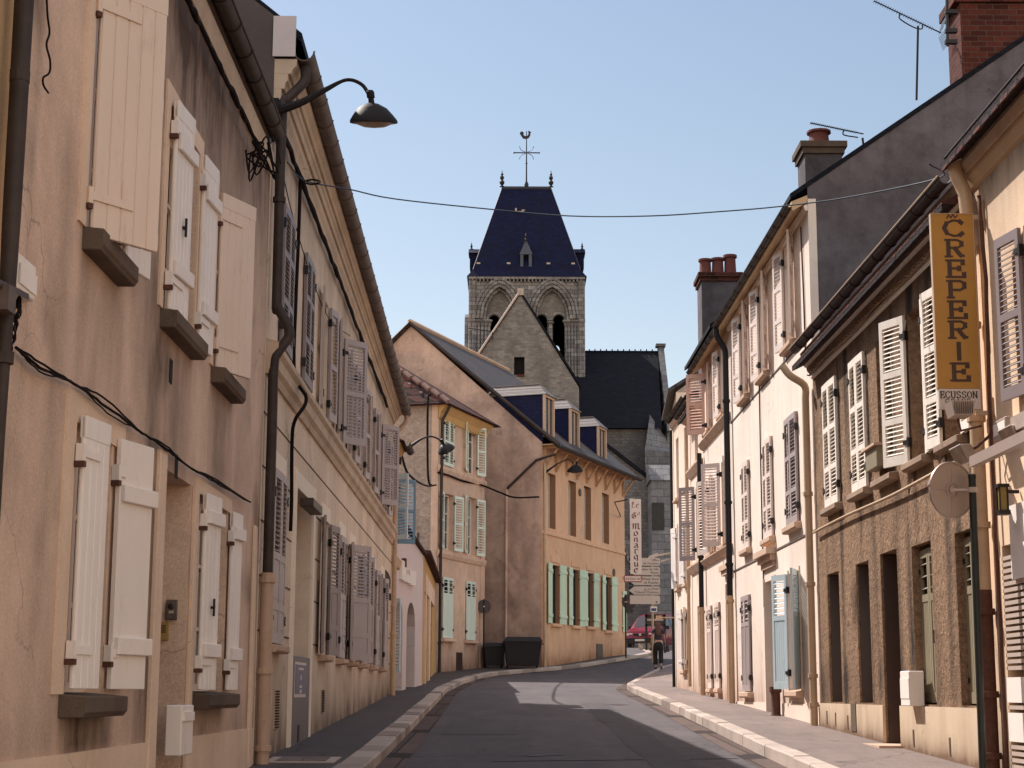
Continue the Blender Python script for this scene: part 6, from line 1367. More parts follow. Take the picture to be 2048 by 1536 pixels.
YQ=62.6; c=at(968,1213,YQ); pb=(at(967,1330,YQ).x,YQ,g(YQ)+.1); roundsign('half hidden dark round sign at the corner of the salmon house',c,.25,(.2,-.98,0),pb,(pb[0],YQ,c.z+.25),.03,mat='dgrey',polemat='iron',group='traffic signs seen from behind',ribs=False)
YQ=71.0; c=at(1258,1204,YQ); pb=(at(1252,1318,YQ).x,YQ,g(YQ)+.1); roundsign('small dark round sign with a plate on a thin pole below the restaurant sign',c,.3,(.1,-.99,0),pb,(pb[0],YQ,c.z+.3),.035,mat='dgrey',polemat='iron',group='traffic signs seen from behind',ribs=False,plate=(at(1250,1225,YQ).x,at(1266,1225,YQ).x,at(1250,1226,YQ).z,at(1250,1218,YQ).z))
# ---- direction sign post
YD=68.; ds=thing('direction_sign','stack of five pale arrow shaped direction panels on one pale post','direction sign',(at(1305,1300,YD).x,YD,g(YD)+.14)); x=at(1305,1200,YD).x
m=MB(); m.tube([(x,YD+.06,g(YD)+.1),(x,YD+.06,at(1305,1110,YD).z)],.05,10); part('post',m,'pipew',ds,smooth=True)
rows=[(1118,1130,1258,1320,['Office','de Tourisme'],1),(1136,1149,1258,1320,['Hôtel de Ville','Musée'],1),(1155,1169,1258,1320,['Hôtel Anne','de Pisseleu'],1),(1175,1188,1258,1320,['La Poste',"Tribunal d'Instance"],1),(1193,1207,1260,1320,[],0)]
for ya,yb,x0,x1,tx,ar in rows:
    a=at(x0,yb+1,YD); b=at(x1,ya-2,YD); m=MB(); r_=.05
    pts=[(a.x+(.0 if not ar else .22),a.z),(b.x-r_,a.z),(b.x,a.z+r_),(b.x,b.z-r_),(b.x-r_,b.z),(a.x+(.22 if ar else .0),b.z)]
    if ar: pts.append((a.x,(a.z+b.z)/2))
    m.hexa([(p,YD,q) for p,q in pts],[(p,YD+.04,q) for p,q in pts]); pan=part('arrow_panel',m,'signw',ds)
    if ar:
        m=MB(); xm=a.x; zm=(a.z+b.z)/2
        for s in (-1,1): m.q((xm-.0,YD-.002,zm+s*.02),(xm+.2,YD-.002,zm+s*(b.z-zm)),(xm+.0,YD-.002,zm+s*(b.z-zm)))
        part('arrow_tip',m,'iron',pan)
    hh=(b.z-a.z)
    for i,s in enumerate(tx): textobj(s,Vector((b.x-.05,YD-.004,b.z-hh*(.42 if len(tx)>1 else .6)-i*hh*.42)),X_,Z_,hh*.42,pan,'iron',align='RIGHT',sx=.95,shear=.15)
    if 'La Poste' in tx: m=MB(); xx=a.x+.60; m.box(xx,xx+.1,YD-.006,YD-.003,b.z-.18,b.z-.07); part('emblem',m,'sgrey',pan)
    if not tx: m=MB(); m.box(b.x-.17,b.x-.12,YD-.006,YD-.003,a.z+.05,a.z+.11); part('emblem',m,'iron',pan)
m=MB(); a=at(1301,1224,YD); b=at(1314,1213,YD); m.box(a.x,b.x,YD-.03,YD-.01,a.z,b.z); k=part('small_plate',m,'white',ds); m=MB(); m.box(a.x+.03,b.x-.03,YD-.034,YD-.031,a.z+.04,b.z-.07); part('pictogram',m,'blueP',k)
# ---- Le Gd Monarque sign (blackletter made with a slanted nib)
YM=66.; ms=thing('monarque_sign','tall narrow pale pink sign reading Le Gd Monarque in maroon blackletter','sign',at(1271,1150,YM)); a=at(1261,1148,YM); b=at(1282,998,YM)
m=MB(); m.box(a.x,b.x,YM,YM+.12,a.z,b.z); pn=part('panel',m,'signp',ms)
BL={'L':[[(.2,1),(.2,.15),(.0,0)],[(.0,.05),(.35,.0),(.9,.1)],[(.2,1),(.55,.85),(.5,.5)]],'e':[[(.15,.6),(.15,.12),(.45,0),(.85,.15)],[(.15,.6),(.55,.72),(.8,.5),(.2,.35)]],'G':[[(.9,.85),(.5,1),(.15,.8),(.12,.25),(.45,0),(.85,.15),(.85,.5),(.5,.55)],[(.5,.9),(.5,.25)]],
'd':[[(.6,1),(.85,.65),(.8,.15),(.45,0),(.12,.2),(.15,.5),(.5,.62)]],'M':[[(.0,.85),(.2,.98),(.2,.1),(.05,0)],[(.2,.85),(.5,1),(.5,.0)],[(.5,.85),(.82,1),(.82,.12),(1,0)]],'o':[[(.2,.6),(.15,.15),(.5,0),(.82,.15),(.82,.55),(.5,.72),(.2,.58)]],
'n':[[(.1,.62),(.22,.7),(.22,.05)],[(.22,.55),(.6,.72),(.72,.58),(.72,.08),(.9,.05)]],'a':[[(.15,.62),(.5,.72),(.75,.58),(.75,.1),(.95,.05)],[(.75,.4),(.3,.38),(.15,.12),(.4,.0),(.75,.15)]],'r':[[(.1,.62),(.3,.7),(.3,.05),(.5,0)],[(.3,.5),(.6,.7),(.85,.6)]],
'q':[[(.75,.62),(.45,.72),(.18,.55),(.18,.15),(.45,0),(.75,.15)],[(.75,.66),(.75,-.28),(.6,-.36)]],'u':[[(.12,.68),(.22,.62),(.22,.12),(.5,0),(.75,.15)],[(.75,.68),(.75,.1),(.95,.03)]]}
m=MB()
def bl(c,x,z,w,h,nib=None): stroke2=[]; [stroke(m,Vector((x,YM,z)),X_,Z_,NY,[(p[0]*w,p[1]*h) for p in pl],0,nib or (w*.2,w*.15)) for pl in BL[c]]
def zy(y): return at(1271,y,YM).z
pxm=(b.x-a.x)/21; lx0=a.x+3*pxm
hL=zy(1004)-zy(1015); bl('L',lx0,zy(1015),7*pxm,hL); bl('e',lx0+8*pxm,zy(1015),7*pxm,hL*.95)
hG=zy(1025)-zy(1037); bl('G',lx0,zy(1037),9*pxm,hG); bl('d',lx0+10.5*pxm,zy(1030),5*pxm,hG*.55)
hM=zy(1047)-zy(1058.5); bl('M',lx0,zy(1058.5),15*pxm,hM,(2.2*pxm,1.6*pxm))
for i,c in enumerate('onarque'):
    y=[1071.5,1084,1095.5,1107,1118.5,1133,1145][i]; bl(c,lx0+3*pxm,zy(y),9.5*pxm,(zy(1060)-zy(1072)) ,(2.2*pxm,1.6*pxm))
part('lettering',m,'redt',pn)
m=MB(); a=at(1248,1164,YM); b=at(1283,1151,YM); m.box(a.x,b.x,YM-.02,YM+.1,a.z,b.z); rp_=part('lower_panel',m,'red',ms); m=MB(); e=.03; m.box(a.x+e,b.x-e,YM-.026,YM-.021,a.z+e,b.z-e); part('field',m,'signp',rp_); textobj('Restaurant',Vector(((a.x+b.x)/2,YM-.03,a.z+.075)),X_,Z_,(b.z-a.z)*.78,rp_,'red',align='CENTER',sx=.93)
m=MB(); q=at(1250,1010,YM); m.tube([(b.x-.2,YM+.06,zy(996)),(a.x-.25,YM+1.5,zy(996)),(L5.p(10,.05,0).x,L5.p(10,.05,0).y,zy(996))],.025,6); part('bracket',m,'iron',ms)
# ---- wheelie bins in the dark recess
def bin_(label,x,y,w,d,h,rz):
    t=thing('wheelie_bin',label,'waste bin',(x,y,g(y)+.12),'waste bins in the recess'); z=g(y)+.12; c,s=math.cos(rz),math.sin(rz)
    def pt(a,b,q): return (x+a*c-b*s,y+a*s+b*c,z+q)
    m=MB(); m.hexa([pt(-w*.42,-d*.4,.1),pt(w*.42,-d*.4,.1),pt(w*.42,d*.4,.1),pt(-w*.42,d*.4,.1)],[pt(-w*.5,-d*.5,h*.85),pt(w*.5,-d*.5,h*.85),pt(w*.5,d*.5,h*.85),pt(-w*.5,d*.5,h*.85)]); part('body',m,'plas',t)
    m=MB(); m.hexa([pt(-w*.53,-d*.54,h*.85),pt(w*.53,-d*.54,h*.85),pt(w*.53,d*.54,h*.85),pt(-w*.53,d*.54,h*.85)],[pt(-w*.45,-d*.4,h),pt(w*.45,-d*.4,h),pt(w*.45,d*.45,h*.97),pt(-w*.45,d*.45,h*.97)]); part('lid',m,'plas',t)
    for sx in(-1,1):
        m=MB(); m.lathe(pt(sx*w*.4,d*.35,.1),[(.1,-.03),(.1,.03)],12,axis=(c,s,0)); part('wheel',m,'tyre',t)
        m=MB(); m.tube([pt(sx*w*.5,-.06,h*.78),pt(sx*w*.57,-.06,h*.78),pt(sx*w*.57,.06,h*.78),pt(sx*w*.5,.06,h*.78)],.02,5); part('handle',m,'plas',t)
bin_('wide dark waste container with a flat lid against the pink gable wall',.42,62.4,1.35,.9,1.12,.05)
bin_('smaller dark waste bin left of the wide container, deep in the shade',-.62,62.7,.75,.7,.9,.1)
# ---- electricity cabinet with blue poster
t=thing('electric_cabinet','dark grey street cabinet with a small blue poster in front of the cream house doorway','cabinet',L2.p(3.2,.1,g(20)+.1))
ua=L2.u(589,1400,.02); ub=L2.u(619,1400,.02); zc=L2.z(600,1313,.02); m=MB(); L2.box(m,gdoor['u0']+.02,gdoor['u1']-.05,-.36,.03,GZ+1.2,zc); cb=part('body',m,'cab',t,bev=.01)
m=MB(); L2.box(m,gdoor['u0']+.15,gdoor['u1']-.5,.031,.036,zc-.48,zc-.07); pq=part('poster',m,'signw',t); m=MB(); L2.box(m,gdoor['u0']+.19,gdoor['u1']-.54,.037,.04,zc-.44,zc-.1); pr_=part('poster_print',m,'blueP',pq)
m=MB(); zz=zc-.27; uu=(gdoor['u0']+.15+gdoor['u1']-.5)/2; 
for (a_,b_,c_,d_) in ((-.05,.05,-.01,.05),(-.12,.12,-.1,-.07),(-.25,.25,.11,.135),(-.1,.1,-.16,-.12)): L2.box(m,uu+a_,uu+b_,.041,.042,zz+c_,zz+d_)
part('print_detail',m,'signw',pr_); m=MB(); L2.box(m,gdoor['u0']+.6,gdoor['u0']+.75,.031,.04,zc-1.0,zc-.8); part('lock',m,'iron',t)
t,c,b=lbox(L2,'vent_box','small dark vent box on the cream wall right of the doorway','vent box',627,645,1004,1022,.0,.16,'woodd')  # vent box on the wall, holds no lamp
# ---- intercoms in the doorway of the stained house
t,b=rv('intercom','dark metal video intercom in the doorway of the stained house','intercom',334,356,1200,1240,.05,'zinc'); m=MB(); m.lathe(((b[0]+b[1])/2,b[2]-.0,b[4]-.05),[(.022,0),(.024,.012),(.015,.02)],12,axis=(0,-1,0)); part('camera_lens',m,'glass',t); m=MB(); m.box(b[0]+.02,b[1]-.02,b[2]-.004,b[2],b[3]+.05,b[3]+.07); part('button',m,'alu',t)
t,b=rv('intercom','small ochre intercom with a speaker grille below the dark one','intercom',317,339,1244,1281,.03,simple('brass_ochre',(.38,.25,.08),.5,.2,.2)); m=MB()
for i in range(5): m.box(b[0]+.02,b[1]-.02,b[2]-.003,b[2],b[4]-.03-i*.013,b[4]-.024-i*.013)
part('grille',m,'iron',t)
t,b=rv('letter_plate','pair of tiny beige plates above the ochre intercom','name plate',320,331,1191,1226,.015,'L1t')
# ---- cables
cthing('overhead_cable','thin cable sagging across the street in front of the belfry roof','cable',[L2.p(.5,.1,at(520,326,17.6).z),at(610,361,18.0),at(700,379,18.5),at(790,398,19),at(985,419,19.5),at(1140,432,19.5),at(1300,432,19),at(1430,424,19),at(1560,413,18.8),at(1700,394,18.3),at(1880,355,17.3),R1.p(.4,.3,at(1955,325,16.3).z)],.0085,simple('blue_black_cable',(.03,.05,.075),.6,0,.1),n=5)
loopm=MB(); 
c0=at(625,364,18.0)
for rr in (.06,.045): loopm.tube([c0+Vector((math.cos(t)*rr*1.4,0,math.sin(t)*rr*.5)) for t in [2*math.pi*i/14 for i in range(15)]],.007,4)
solo('cable_tensioner',loopm,'black','coiled loops of the cable clamp hanging near the cornice of the cream house','cable clamp',loc=c0)
def W1(x,y,d=.05): u,z=L1.uz(x,y,d); return L1.p(u,d,z)
for i,(dz,r_) in enumerate(((0,.016),(-10,.012),(7,.009))):
    cthing('telephone_cable',['thick dark cable sagging along the stained wall, the main one of the bundle','second cable of the stained wall bundle hanging lowest','thinnest cable of the stained wall bundle'][i],'cable',[W1(32,694),W1(80,735+dz),W1(150,768),W1(215,815+dz*1.5),W1(285,866),W1(330,895+dz*.5),W1(380,935),W1(430,962+dz*.4),W1(500,1005)],r_*.55,'black',jit=.004,group=None)
cthing('loose_wire','loose black wire dangling down the wall at the upper left','cable',[W1(92,-30),W1(95,30),W1(99,65),W1(93,90),W1(100,120),W1(99,145),W1(87,155),W1(87,170),W1(97,186)],.006)
cthing('loose_wire','long thin black wire hanging beside the dark left downpipe','cable',[W1(52,-30,.14),W1(53,60,.14),W1(52,180,.14),W1(48,270,.14),W1(36,345,.14)],.008)
tg=MB()
for k in range(7):
    pts=[]; 
    for i in range(9):
        t_=i/8; pts.append(W1(40-20*t_+random.uniform(-14,10)*math.sin(math.pi*t_),590+120*t_,.08+random.uniform(0,.06)))
    tg.tube(bez(pts,4),.005,4)
solo('wire_tangle',tg,'black','tangle of thin wires below the junction box at the left edge','cable',loc=W1(30,640))
t=thing('cable_shelf','dark wooden cable bracket with a small lamp under the junction box at the left edge','bracket',W1(25,590)); a=W1(0,560,.1); b_=W1(60,590,.1); m=MB(); m.hexa([W1(-5,572,.0),W1(58,600,.0),W1(58,600,.16),W1(-5,572,.16)],[W1(-5,556,.0),W1(58,588,.0),W1(58,588,.16),W1(-5,556,.16)]); part('shelf',m,'woodd',t); m=MB(); q=W1(12,595,.16); m.box(q.x-.03,q.x+.03,q.y-.06,q.y+.06,q.z-.07,q.z+.05); part('box',m,'zinc',t)
def W2(x,y,d=.04): u,z=L2.uz(x,y,d); return L2.p(u,d,z)
cthing('wall_cable','thick dark cable dropping from the cornice past the string course of the cream house','cable',[W2(601,350),W2(597,480),W2(592,600),W2(589,745),W2(613,798,.2),W2(590,840,.1),W2(584,880),W2(583,1000),W2(581,1062)],.022,'black')
cm=MB(); pts=[W2(554+220*f,234+579*f-6*math.sin(f*20)%5,.06) for f in [i/40 for i in range(41)]]; cm.tube([p+Vector((0,0,random.uniform(-.02,.02))) for p in pts],[.03+random.uniform(-.008,.008) for _ in pts],6); solo('cornice_cable_bundle',cm,'black','thick bundle of dark cables running under the cornice of the cream house','cable',loc=pts[0])
cm=MB(); pts=[W1(330+190*f,-95+395*f,.10) for f in [i/30 for i in range(31)]]; cm.tube([p+Vector((0,random.uniform(-.02,.02),random.uniform(-.03,.02))) for p in pts],[.022+random.uniform(-.006,.01) for _ in pts],6); solo('eaves_cable_bundle',cm,'black','ragged dark cable bundle under the eaves of the stained house','cable',loc=pts[0])
jm2=MB()
for k in range(10):
    c=W1(515+random.uniform(-8,8),300+random.uniform(-12,22),.15); jm2.tube(bez([c,c+Vector((random.uniform(-.1,.1),0,random.uniform(-.18,.1))),c+Vector((random.uniform(-.1,.2),0,random.uniform(-.3,.0))),c+Vector((random.uniform(-.1,.1),0,random.uniform(-.1,.1)))],4),.009,4)
solo('cable_knot',jm2,'black','messy knot of cables where the stained house meets the cream house','cable',loc=W1(515,310))
cthing('wall_cable','cable hanging from the mid distance lamp to the corner of the salmon house','cable',[at(803,910,39.5),at(815,945,42),at(838,965,48),at(856,972,54),at(872,970,58.0)],.03)
W3=lambda x,y,d=.06:(lambda q:L3.p(q[0],d,q[1]))(L3.uz(x,y,d))
cthing('wall_cable','dark cable sagging along the salmon house and the pink gable to the dormer house','cable',[W3(876,945),W3(900,952),W3(925,962),W3(962,970),at(1000,985,62.6),at(1030,995,62.7),at(1078,994,63.2)],.035,'black')
cthing('wall_cable','dark vertical cable at the near corner of the salmon house','cable',[at(862,790,58),at(856,800,58),at(855,900,58),at(857,960,58.05),at(864,972,58.05)],.04,'black')
cthing('wall_cable','thin dark line running beside the first large lamp down to the joint','cable',[W2(548,268,.12),W2(560,320,.1),W2(585,430,.05),W2(625,560,.04),W2(660,640,.04),W2(700,672,.04)],.006)
# ---- TV antennas
def antenna(label,mast,boom,loop,grid=None,r=.018):
    t=thing('tv_antenna',label,'antenna',mast[0]); m=MB(); 
    if len(mast)>1: m.tube(mast,r,6); part('mast',m,'iron',t)
    m=MB(); a,b=Vector(boom[0]),Vector(boom[1]); m.tube([a,b],r*.6,5); d=(b-a)
    n=26
    for i in range(n): q=a+d*(i/n*.9); s=.07; m.tube([q+Vector((0,-s,.0)),q+Vector((0,s,0))],.004,4)
    part('boom',m,'iron',t); 
    if loop: m=MB(); m.tube(bez(loop,5),r*.6,5); part('bracket',m,'iron',t)
    if grid:
        m=MB(); c=Vector(b); 
        for s1 in (1,-1):
            for i in range(6): z=.03+i*.04; m.tube([c+Vector((.06*i/5*1,-.14,s1*z)),c+Vector((.06*i/5,.14,s1*z))],.003,4)
            for i in range(7): y=-.14+.28*i/6; m.tube([c+Vector((0,y,s1*.03)),c+Vector((.06,y,s1*.23))],.003,4)
        part('reflector_grid',m,simple('pale_wire',(.25,.33,.42),.5,.3,.1),t)
    return t
YA1=25.0
antenna('tall tv antenna with a long comb boom and grid reflector above the grey gable',[at(1833,200,YA1),at(1836,52,YA1)],[at(1748,2,YA1),at(1882,66,YA1)],[at(1800,28,YA1),at(1800,38,YA1),at(1826,54,YA1),at(1843,58,YA1),at(1845,50,YA1)],grid=True)
antenna('low tv antenna boom peeping over the gable beside the small chimney',[at(1725,276,27.5),at(1728,300,27.5)],[at(1621,246,27.5),at(1727,268,27.5)],[at(1687,261,27.5),at(1688,270,27.5),at(1716,275,27.5)],r=.02)
antenna('small pale tv antenna lying on the slope of the church gable',[at(985,665,107.5),at(985,680,107.5)],[at(934,656,107.5),at(983,663,107.5)],None,r=.05)
t=thing('mast_bracket','black antenna mast clamped with three brackets beside the brick chimney','antenna mast',at(1894,92,24.3)); m=MB(); m.tube([at(1895,92,24.3),at(1893,-60,24.3)],.025,8); part('mast',m,'iron',t,smooth=True); m=MB()
for y in (24,62,84): a=at(1890,y,24.3); b=at(1914,y,24.3); m.box(a.x,b.x,24.26,24.34,a.z-.03,a.z+.03)
part('clamp',m,'iron',t)
# ---- pole with black notice frame, by the van
YN=82.; t=thing('notice_frame','dark freestanding notice frame with a pale line of lettering near the van','notice board',(at(1312,1300,YN).x,YN,g(YN))); m=MB(); a=at(1291,1308,YN); b=at(1331,1229,YN)
for x in (a.x,b.x-.1): m.box(x,x+.1,YN,YN+.08,g(YN),b.z)
m.box(a.x,b.x,YN,YN+.08,b.z-.12,b.z); m.box(a.x,b.x,YN,YN+.08,at(1300,1252,YN).z,at(1300,1249,YN).z); part('frame',m,'iron',t); m=MB(); m.box(a.x+.1,b.x-.1,YN+.03,YN+.05,at(1300,1250,YN).z,b.z-.1); hb=part('header_panel',m,'woodd',t); m=MB(); q0=at(1295,1241,YN); q1=at(1328,1239,YN)
for i in range(11): x=q0.x+(q1.x-q0.x)*i/11; m.box(x,x+.045,YN+.02,YN+.028,q0.z-.01,q1.z+.03)
part('lettering',m,'signw',hb)
t=thing('stone_planter','low rough stone block with a round lamp in front of the van','planter',at(1290,1300,84)); a=at(1279,1302,84); b=at(1300,1286,84); m=MB(); m.box(a.x,b.x,84,84.5,g(84)-.1,b.z); part('block',m,'rubble',t); m=MB(); m.lathe(at(1281,1294,83.9),[(.12,0),(.12,.05),(.02,.06)],12,axis=(0,-1,0)); part('lamp',m,'sgrey',t)
t=thing('manhole_cover','rectangular concrete framed inspection cover in the left pavement at the bottom','manhole cover',(-2.1,17.9,g(17.9)+.12)); m=MB(); 
m.hexa([(-2.45,17.25,g(17.25)+.119),(-1.75,17.25,g(17.25)+.119),(-1.75,18.0,g(18.0)+.119),(-2.45,18.0,g(18.0)+.119)],[(-2.45,17.25,g(17.25)+.13),(-1.75,17.25,g(17.25)+.13),(-1.75,18.0,g(18.0)+.13),(-2.45,18.0,g(18.0)+.13)]); f_=part('frame',m,'kerb',t); m=MB(); m.hexa([(-2.35,17.35,g(17.35)+.131),(-1.85,17.35,g(17.35)+.131),(-1.85,17.9,g(17.9)+.131),(-2.35,17.9,g(17.9)+.131)],[(-2.35,17.35,g(17.35)+.136),(-1.85,17.35,g(17.35)+.136),(-1.85,17.9,g(17.9)+.136),(-2.35,17.9,g(17.9)+.136)]); part('cover',m,'walk',t)
# ================================================================== VAN
def van():
    px=at(1292,1300,90); base=Vector((px.x+.55,91.5,g(91.0))); rz=math.radians(-24)
    t=thing('parked_van','dark maroon van with its front toward the camera at the end of the street','van',base); t.rotation_euler=(0,0,0)
    c,s=math.cos(rz),math.sin(rz)
    def W(x,y,z): return base+Vector((x*c-y*s,x*s+y*c,z))     # y<0 is the front
    # cross sections along y: (y, halfwidth bottom, halfwidth belt, z belt, halfwidth roof, z roof)
    secs=[(-2.15,.70,.78,.62,.72,.70),(-2.05,.82,.88,.78,.80,.92),(-1.55,.86,.92,.98,.80,1.10),(-1.15,.86,.93,1.06,.76,1.16),(-.45,.86,.93,1.10,.70,1.80),(.2,.86,.93,1.12,.70,1.90),(1.9,.86,.92,1.12,.70,1.86),(2.2,.82,.88,1.05,.66,1.72)]
    m=MB(); rings=[]
    for y,a,b,zb,r_,zr in secs:
        rings.append([(-a,.28),(-b,.5),(-b,zb),(-r_,zr-.06),(-r_*.8,zr),(r_*.8,zr),(r_,zr-.06),(b,zb),(b,.5),(a,.28)])
    n0=0
    for (sec,ring) in zip(secs,rings):
        for x,z in ring: m.v.append(W(x,sec[0],z))
    k=10
    for i in range(len(secs)-1):
        for j in range(k): j2=(j+1)%k; m.f.append((i*k+j,i*k+j2,(i+1)*k+j2,(i+1)*k+j))
    m.f.append(tuple(range(k))); m.f.append(tuple((len(secs)-1)*k+j for j in range(k)))
    body=part('body',m,'vred',t,smooth=True)
    def pane(pts,name='window',mat='glass',par=body): m=MB(); m.q(*[W(*p) for p in pts]); return part(name,m,mat,par)
    pane([(-.74,-1.16,1.17),(.74,-1.16,1.17),(.66,-.5,1.76),(-.66,-.5,1.76)],'windscreen')
    for sx in (-1,1):
        pane([(sx*.915,-.75,1.16),(sx*.915,.1,1.16),(sx*.735,.1,1.76),(sx*.735,-.35,1.72)]); pane([(sx*.925,.2,1.18),(sx*.925,1.7,1.18),(sx*.735,1.7,1.74),(sx*.735,.2,1.78)])
        m=MB(); m.obox(W(sx*.62,-2.06,.72),Vector((c,s,0))*.17,Vector((-s,c,0))*.07,Vector((0,0,.1))); part('headlight',m,'signw',t)
        m=MB(); m.obox(W(sx*1.02,-.8,1.15),Vector((c,s,0))*.1,Vector((-s,c,0))*.05,Vector((0,0,.09))); part('mirror',m,'plas',t)
        for y in (-1.4,1.4):
            m=MB(); m.lathe(W(sx*.8,y,.31),[(.2,-.1),(.31,-.09),(.31,.09),(.2,.1)],20,axis=(c,s,0)); w=part('wheel',m,'tyre',t,smooth=True); m=MB(); m.lathe(W(sx*.8,y,.31),[(.19,-.105),(.05,-.108),(.05,.108),(.19,.105)],14,axis=(c,s,0)); part('rim',m,'alu',w)
    m=MB(); m.obox(W(0,-2.17,.42),Vector((c,s,0))*.8,Vector((-s,c,0))*.08,Vector((0,0,.14))); bp=part('bumper',m,'plas',t); m=MB(); m.obox(W(0,-2.26,.45),Vector((c,s,0))*.26,Vector((-s,c,0))*.008,Vector((0,0,.055))); part('number_plate',m,'signw',bp)
    m=MB(); m.obox(W(0,-2.14,.72),Vector((c,s,0))*.36,Vector((-s,c,0))*.03,Vector((0,0,.06))); gr_=part('grille',m,'plas',t); m=MB(); m.obox(W(0,-2.18,.74),Vector((c,s,0))*.06,Vector((-s,c,0))*.01,Vector((0,0,.06))); part('badge',m,'alu',gr_)
van()
# ================================================================== PERSON (seen from behind, walking away)
def person():
    Y=61.5; foot=at(1317,1354,Y); base=Vector((foot.x,Y,g(Y)+.145)); t=thing('person','woman with long auburn hair, dark top and black trousers walking away down the pavement','person',base)
    import bmesh
    def skinmesh(name,pts,edges,rad,mat,par,sub=1,root=0):
        me=bpy.data.meshes.new(name); me.from_pydata([Vector(p) for p in pts],edges,[]); o=bpy.data.objects.new(name,me); COL.objects.link(o); o.parent=par
        sk=o.modifiers.new('skin','SKIN'); sk.use_smooth_shade=True
        for i,r_ in enumerate(rad): me.skin_vertices[0].data[i].radius=(r_,r_*.85) if not isinstance(r_,tuple) else r_; me.skin_vertices[0].data[i].use_root=(i==root)
        ss=o.modifiers.new('sub','SUBSURF'); ss.levels=sub; ss.render_levels=sub; me.materials.append(M[mat]); return o
    J=dict(pel=(0,0,.92),wa=(0,0,1.06),ch=(0,-.0,1.26),nb=(0,.0,1.40),nk=(0,.01,1.46),hd=(0,.03,1.56),ht=(0,.02,1.64),
      lh=(-.09,0,.9),lk=(-.1,.10,.5),la=(-.1,-.02,.09),lt=(-.1,.12,.03), rh=(.09,0,.9),rk=(.09,-.02,.48),ra=(.09,-.2,.13),rt=(.09,-.12,.03),
      ls=(-.165,0,1.37),le=(-.235,-.02,1.1),lw=(-.26,.08,.88), rs=(.165,0,1.37),re=(.24,.03,1.1),rw=(.27,.1,.88))
    k=list(J); E=[('pel','wa'),('wa','ch'),('ch','nb'),('nb','nk'),('nk','hd'),('hd','ht'),('pel','lh'),('lh','lk'),('lk','la'),('la','lt'),('pel','rh'),('rh','rk'),('rk','ra'),('ra','rt'),('nb','ls'),('ls','le'),('le','lw'),('nb','rs'),('rs','re'),('re','rw')]
    rad=dict(pel=(.15,.10),wa=(.115,.085),ch=(.14,.10),nb=(.09,.07),nk=.048,hd=.085,ht=.07,lh=.085,lk=.055,la=.036,lt=.03,rh=.085,rk=.055,ra=.036,rt=.03,ls=.05,le=.036,lw=.024,rs=.05,re=.036,rw=.024)
    body=skinmesh('body',[J[a] for a in k],[(k.index(a),k.index(b)) for a,b in E],[rad[a] for a in k],'skin',t,2)
    for w,sx in (('lw',-1),('rw',1)):
        x,y,z=J[w]; pts=[(x,y,z),(x+sx*.005,y+.01,z-.05),(x+sx*.005,y+.015,z-.09)]; ed=[(0,1),(1,2)]; rd=[(.024,.016),(.036,.018),(.034,.014)]
        for f,(dy,ln) in enumerate(((-.03,.055),(-.011,.066),(.009,.062),(.028,.05))):
            i=len(pts); pts+=[(x,y+.015+dy,z-.095),(x-sx*.006,y+.018+dy,z-.095-ln*.55),(x-sx*.02,y+.024+dy,z-.095-ln)]; ed+=[(2,i),(i,i+1),(i+1,i+2)]; rd+=[.009,.008,.007]
        i=len(pts); pts+=[(x-sx*.01,y+.045,z-.055),(x-sx*.018,y+.062,z-.085)]; ed+=[(1,i),(i,i+1)]; rd+=[.011,.009]; skinmesh('hand',pts,ed,rd,'skin',t,1)
    # top
    skinmesh('top',[(0,0,1.0),(0,0,1.12),(0,0,1.26),(0,0,1.38),(-.16,0,1.375),(.16,0,1.375),(-.2,-.01,1.24),(.205,.01,1.24)],[(0,1),(1,2),(2,3),(3,4),(3,5),(4,6),(5,7)],[(.165,.12),(.135,.105),(.16,.118),(.11,.085),(.062,.06),(.062,.06),(.055,.05),(.055,.05)],'navy',t,2)
    # trousers, wide
    skinmesh('trousers',[(0,0,1.02),(0,0,.9),(-.09,.0,.8),(-.1,.09,.5),(-.1,.0,.14),(.09,0,.8),(.09,-.02,.48),(.09,-.17,.17)],[(0,1),(1,2),(2,3),(3,4),(1,5),(5,6),(6,7)],[(.14,.11),(.175,.125),(.115,.11),(.09,.09),(.095,.09),(.115,.11),(.09,.09),(.095,.09)],'blackc',t,1)
    skinmesh('hair',[(0,.0,1.67),(0,-.03,1.58),(0,-.07,1.45),(.0,-.1,1.3),(0,-.105,1.17)],[(0,1),(1,2),(2,3),(3,4)],[(.07,.06),(.112,.095),(.115,.06),(.10,.04),(.05,.02)],'hair',t,2)
    for sx,a in ((-1,(-.1,.03,.05)),(1,(.09,-.2,.07))):
        m=MB(); p=base+Vector(a); m.hexa([p+Vector(v) for v in ((-.04,-.07,-.05),(.04,-.07,-.05),(.045,.15,-.05),(-.045,.15,-.05))],[p+Vector(v) for v in ((-.03,-.06,.03),(.03,-.06,.03),(.035,.13,-.01),(-.035,.13,-.01))]); part('shoe',m,'plas',t,bev=.01)
    m=MB(); m.lathe(base+Vector((0,.12,1.56)),[(.018,0),(.01,.02),(.004,.03)],8,axis=(0,1,0)); part('nose',m,'skin',t)
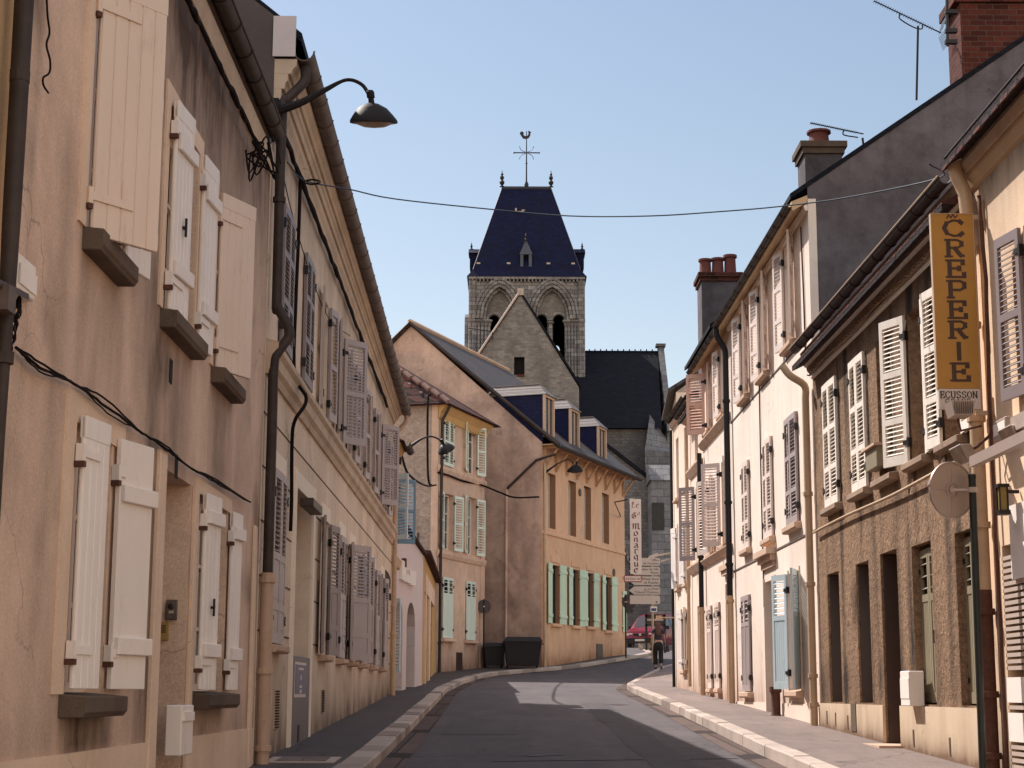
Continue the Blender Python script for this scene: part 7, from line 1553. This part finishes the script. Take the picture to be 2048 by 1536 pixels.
    # handbag: held thing of its own
    hb=base+Vector((.33,.05,.62)); b=thing('handbag','black handbag hanging from the right arm of the walking woman','handbag',hb); m=MB(); m.hexa([hb+Vector(v) for v in ((-.07,-.17,0),(.07,-.17,0),(.07,.17,0),(-.07,.17,0))],[hb+Vector(v) for v in ((-.04,-.15,.24),(.04,-.15,.24),(.04,.15,.24),(-.04,.15,.24))]); part('bag',m,'leather',b,bev=.02); m=MB(); m.tube(bez([hb+Vector((0,-.1,.23)),hb+Vector((-.03,-.07,.42)),hb+Vector((-.05,0,.5)),hb+Vector((-.03,.07,.42)),hb+Vector((0,.1,.23))],5),.01,5); part('strap',m,'leather',b)
person()
# ================================================================== LIGHT
SUN=Vector((-1,1.03,1.56)).normalized()
w=bpy.data.worlds.new('World'); sc.world=w; w.use_nodes=True; nt=w.node_tree; bg=nt.nodes['Background']
sky=nt.nodes.new('ShaderNodeTexSky'); sky.sky_type='NISHITA'; sky.sun_disc=False; sky.sun_elevation=math.asin(SUN.z); sky.sun_rotation=math.atan2(SUN.x,SUN.y); sky.altitude=100; sky.air_density=1.0; sky.dust_density=.35; sky.ozone_density=1.6
hs=nt.nodes.new('ShaderNodeMix'); hs.data_type='RGBA'; hs.blend_type='MULTIPLY'; hs.inputs[0].default_value=1; nt.links.new(sky.outputs[0],hs.inputs[6]); hs.inputs[7].default_value=(.83,.735,.635,1)
tcw=nt.nodes.new('ShaderNodeTexCoord'); spw=nt.nodes.new('ShaderNodeSeparateXYZ'); nt.links.new(tcw.outputs['Generated'],spw.inputs[0])
mr=nt.nodes.new('ShaderNodeMapRange'); nt.links.new(spw.outputs[1],mr.inputs[0]); mr.inputs[1].default_value=.45; mr.inputs[2].default_value=-.6; mr.inputs[3].default_value=0; mr.inputs[4].default_value=1
h2=mix(nt,mr.outputs[0],(1,1,1),(2.8,2.25,1.8)); mq=nt.nodes.new('ShaderNodeMapRange'); nt.links.new(spw.outputs[2],mq.inputs[0]); mq.inputs[1].default_value=.5; mq.inputs[2].default_value=.8; h2=mix(nt,1.0,h2,mix(nt,mq.outputs[0],(1,1,1),(2.3,1.95,1.65)),'MULTIPLY'); mz=nt.nodes.new('ShaderNodeMapRange'); nt.links.new(spw.outputs[2],mz.inputs[0]); mz.inputs[1].default_value=.1; mz.inputs[2].default_value=.42; h3=mix(nt,mz.outputs[0],(1.0,.90,.84),(1.0,.97,.94)); hm=mix(nt,1.0,mix(nt,1.0,hs.outputs[2],h2,'MULTIPLY'),h3,'MULTIPLY'); nt.links.new(hm,bg.inputs['Color']); bg.inputs['Strength'].default_value=.235
l=bpy.data.lights.new('sun','SUN'); l.energy=6.6; l.angle=R(.53); l.color=(1,.93,.87); so=bpy.data.objects.new('sun',l); COL.objects.link(so); so.rotation_euler=SUN.to_track_quat('Z','Y').to_euler()
sc.view_settings.view_transform='Standard'; sc.view_settings.look='None'; sc.view_settings.exposure=0; sc.view_settings.gamma=1
sc.render.engine='CYCLES'; sc.cycles.max_bounces=8; sc.cycles.diffuse_bounces=6; sc.cycles.use_denoising=True
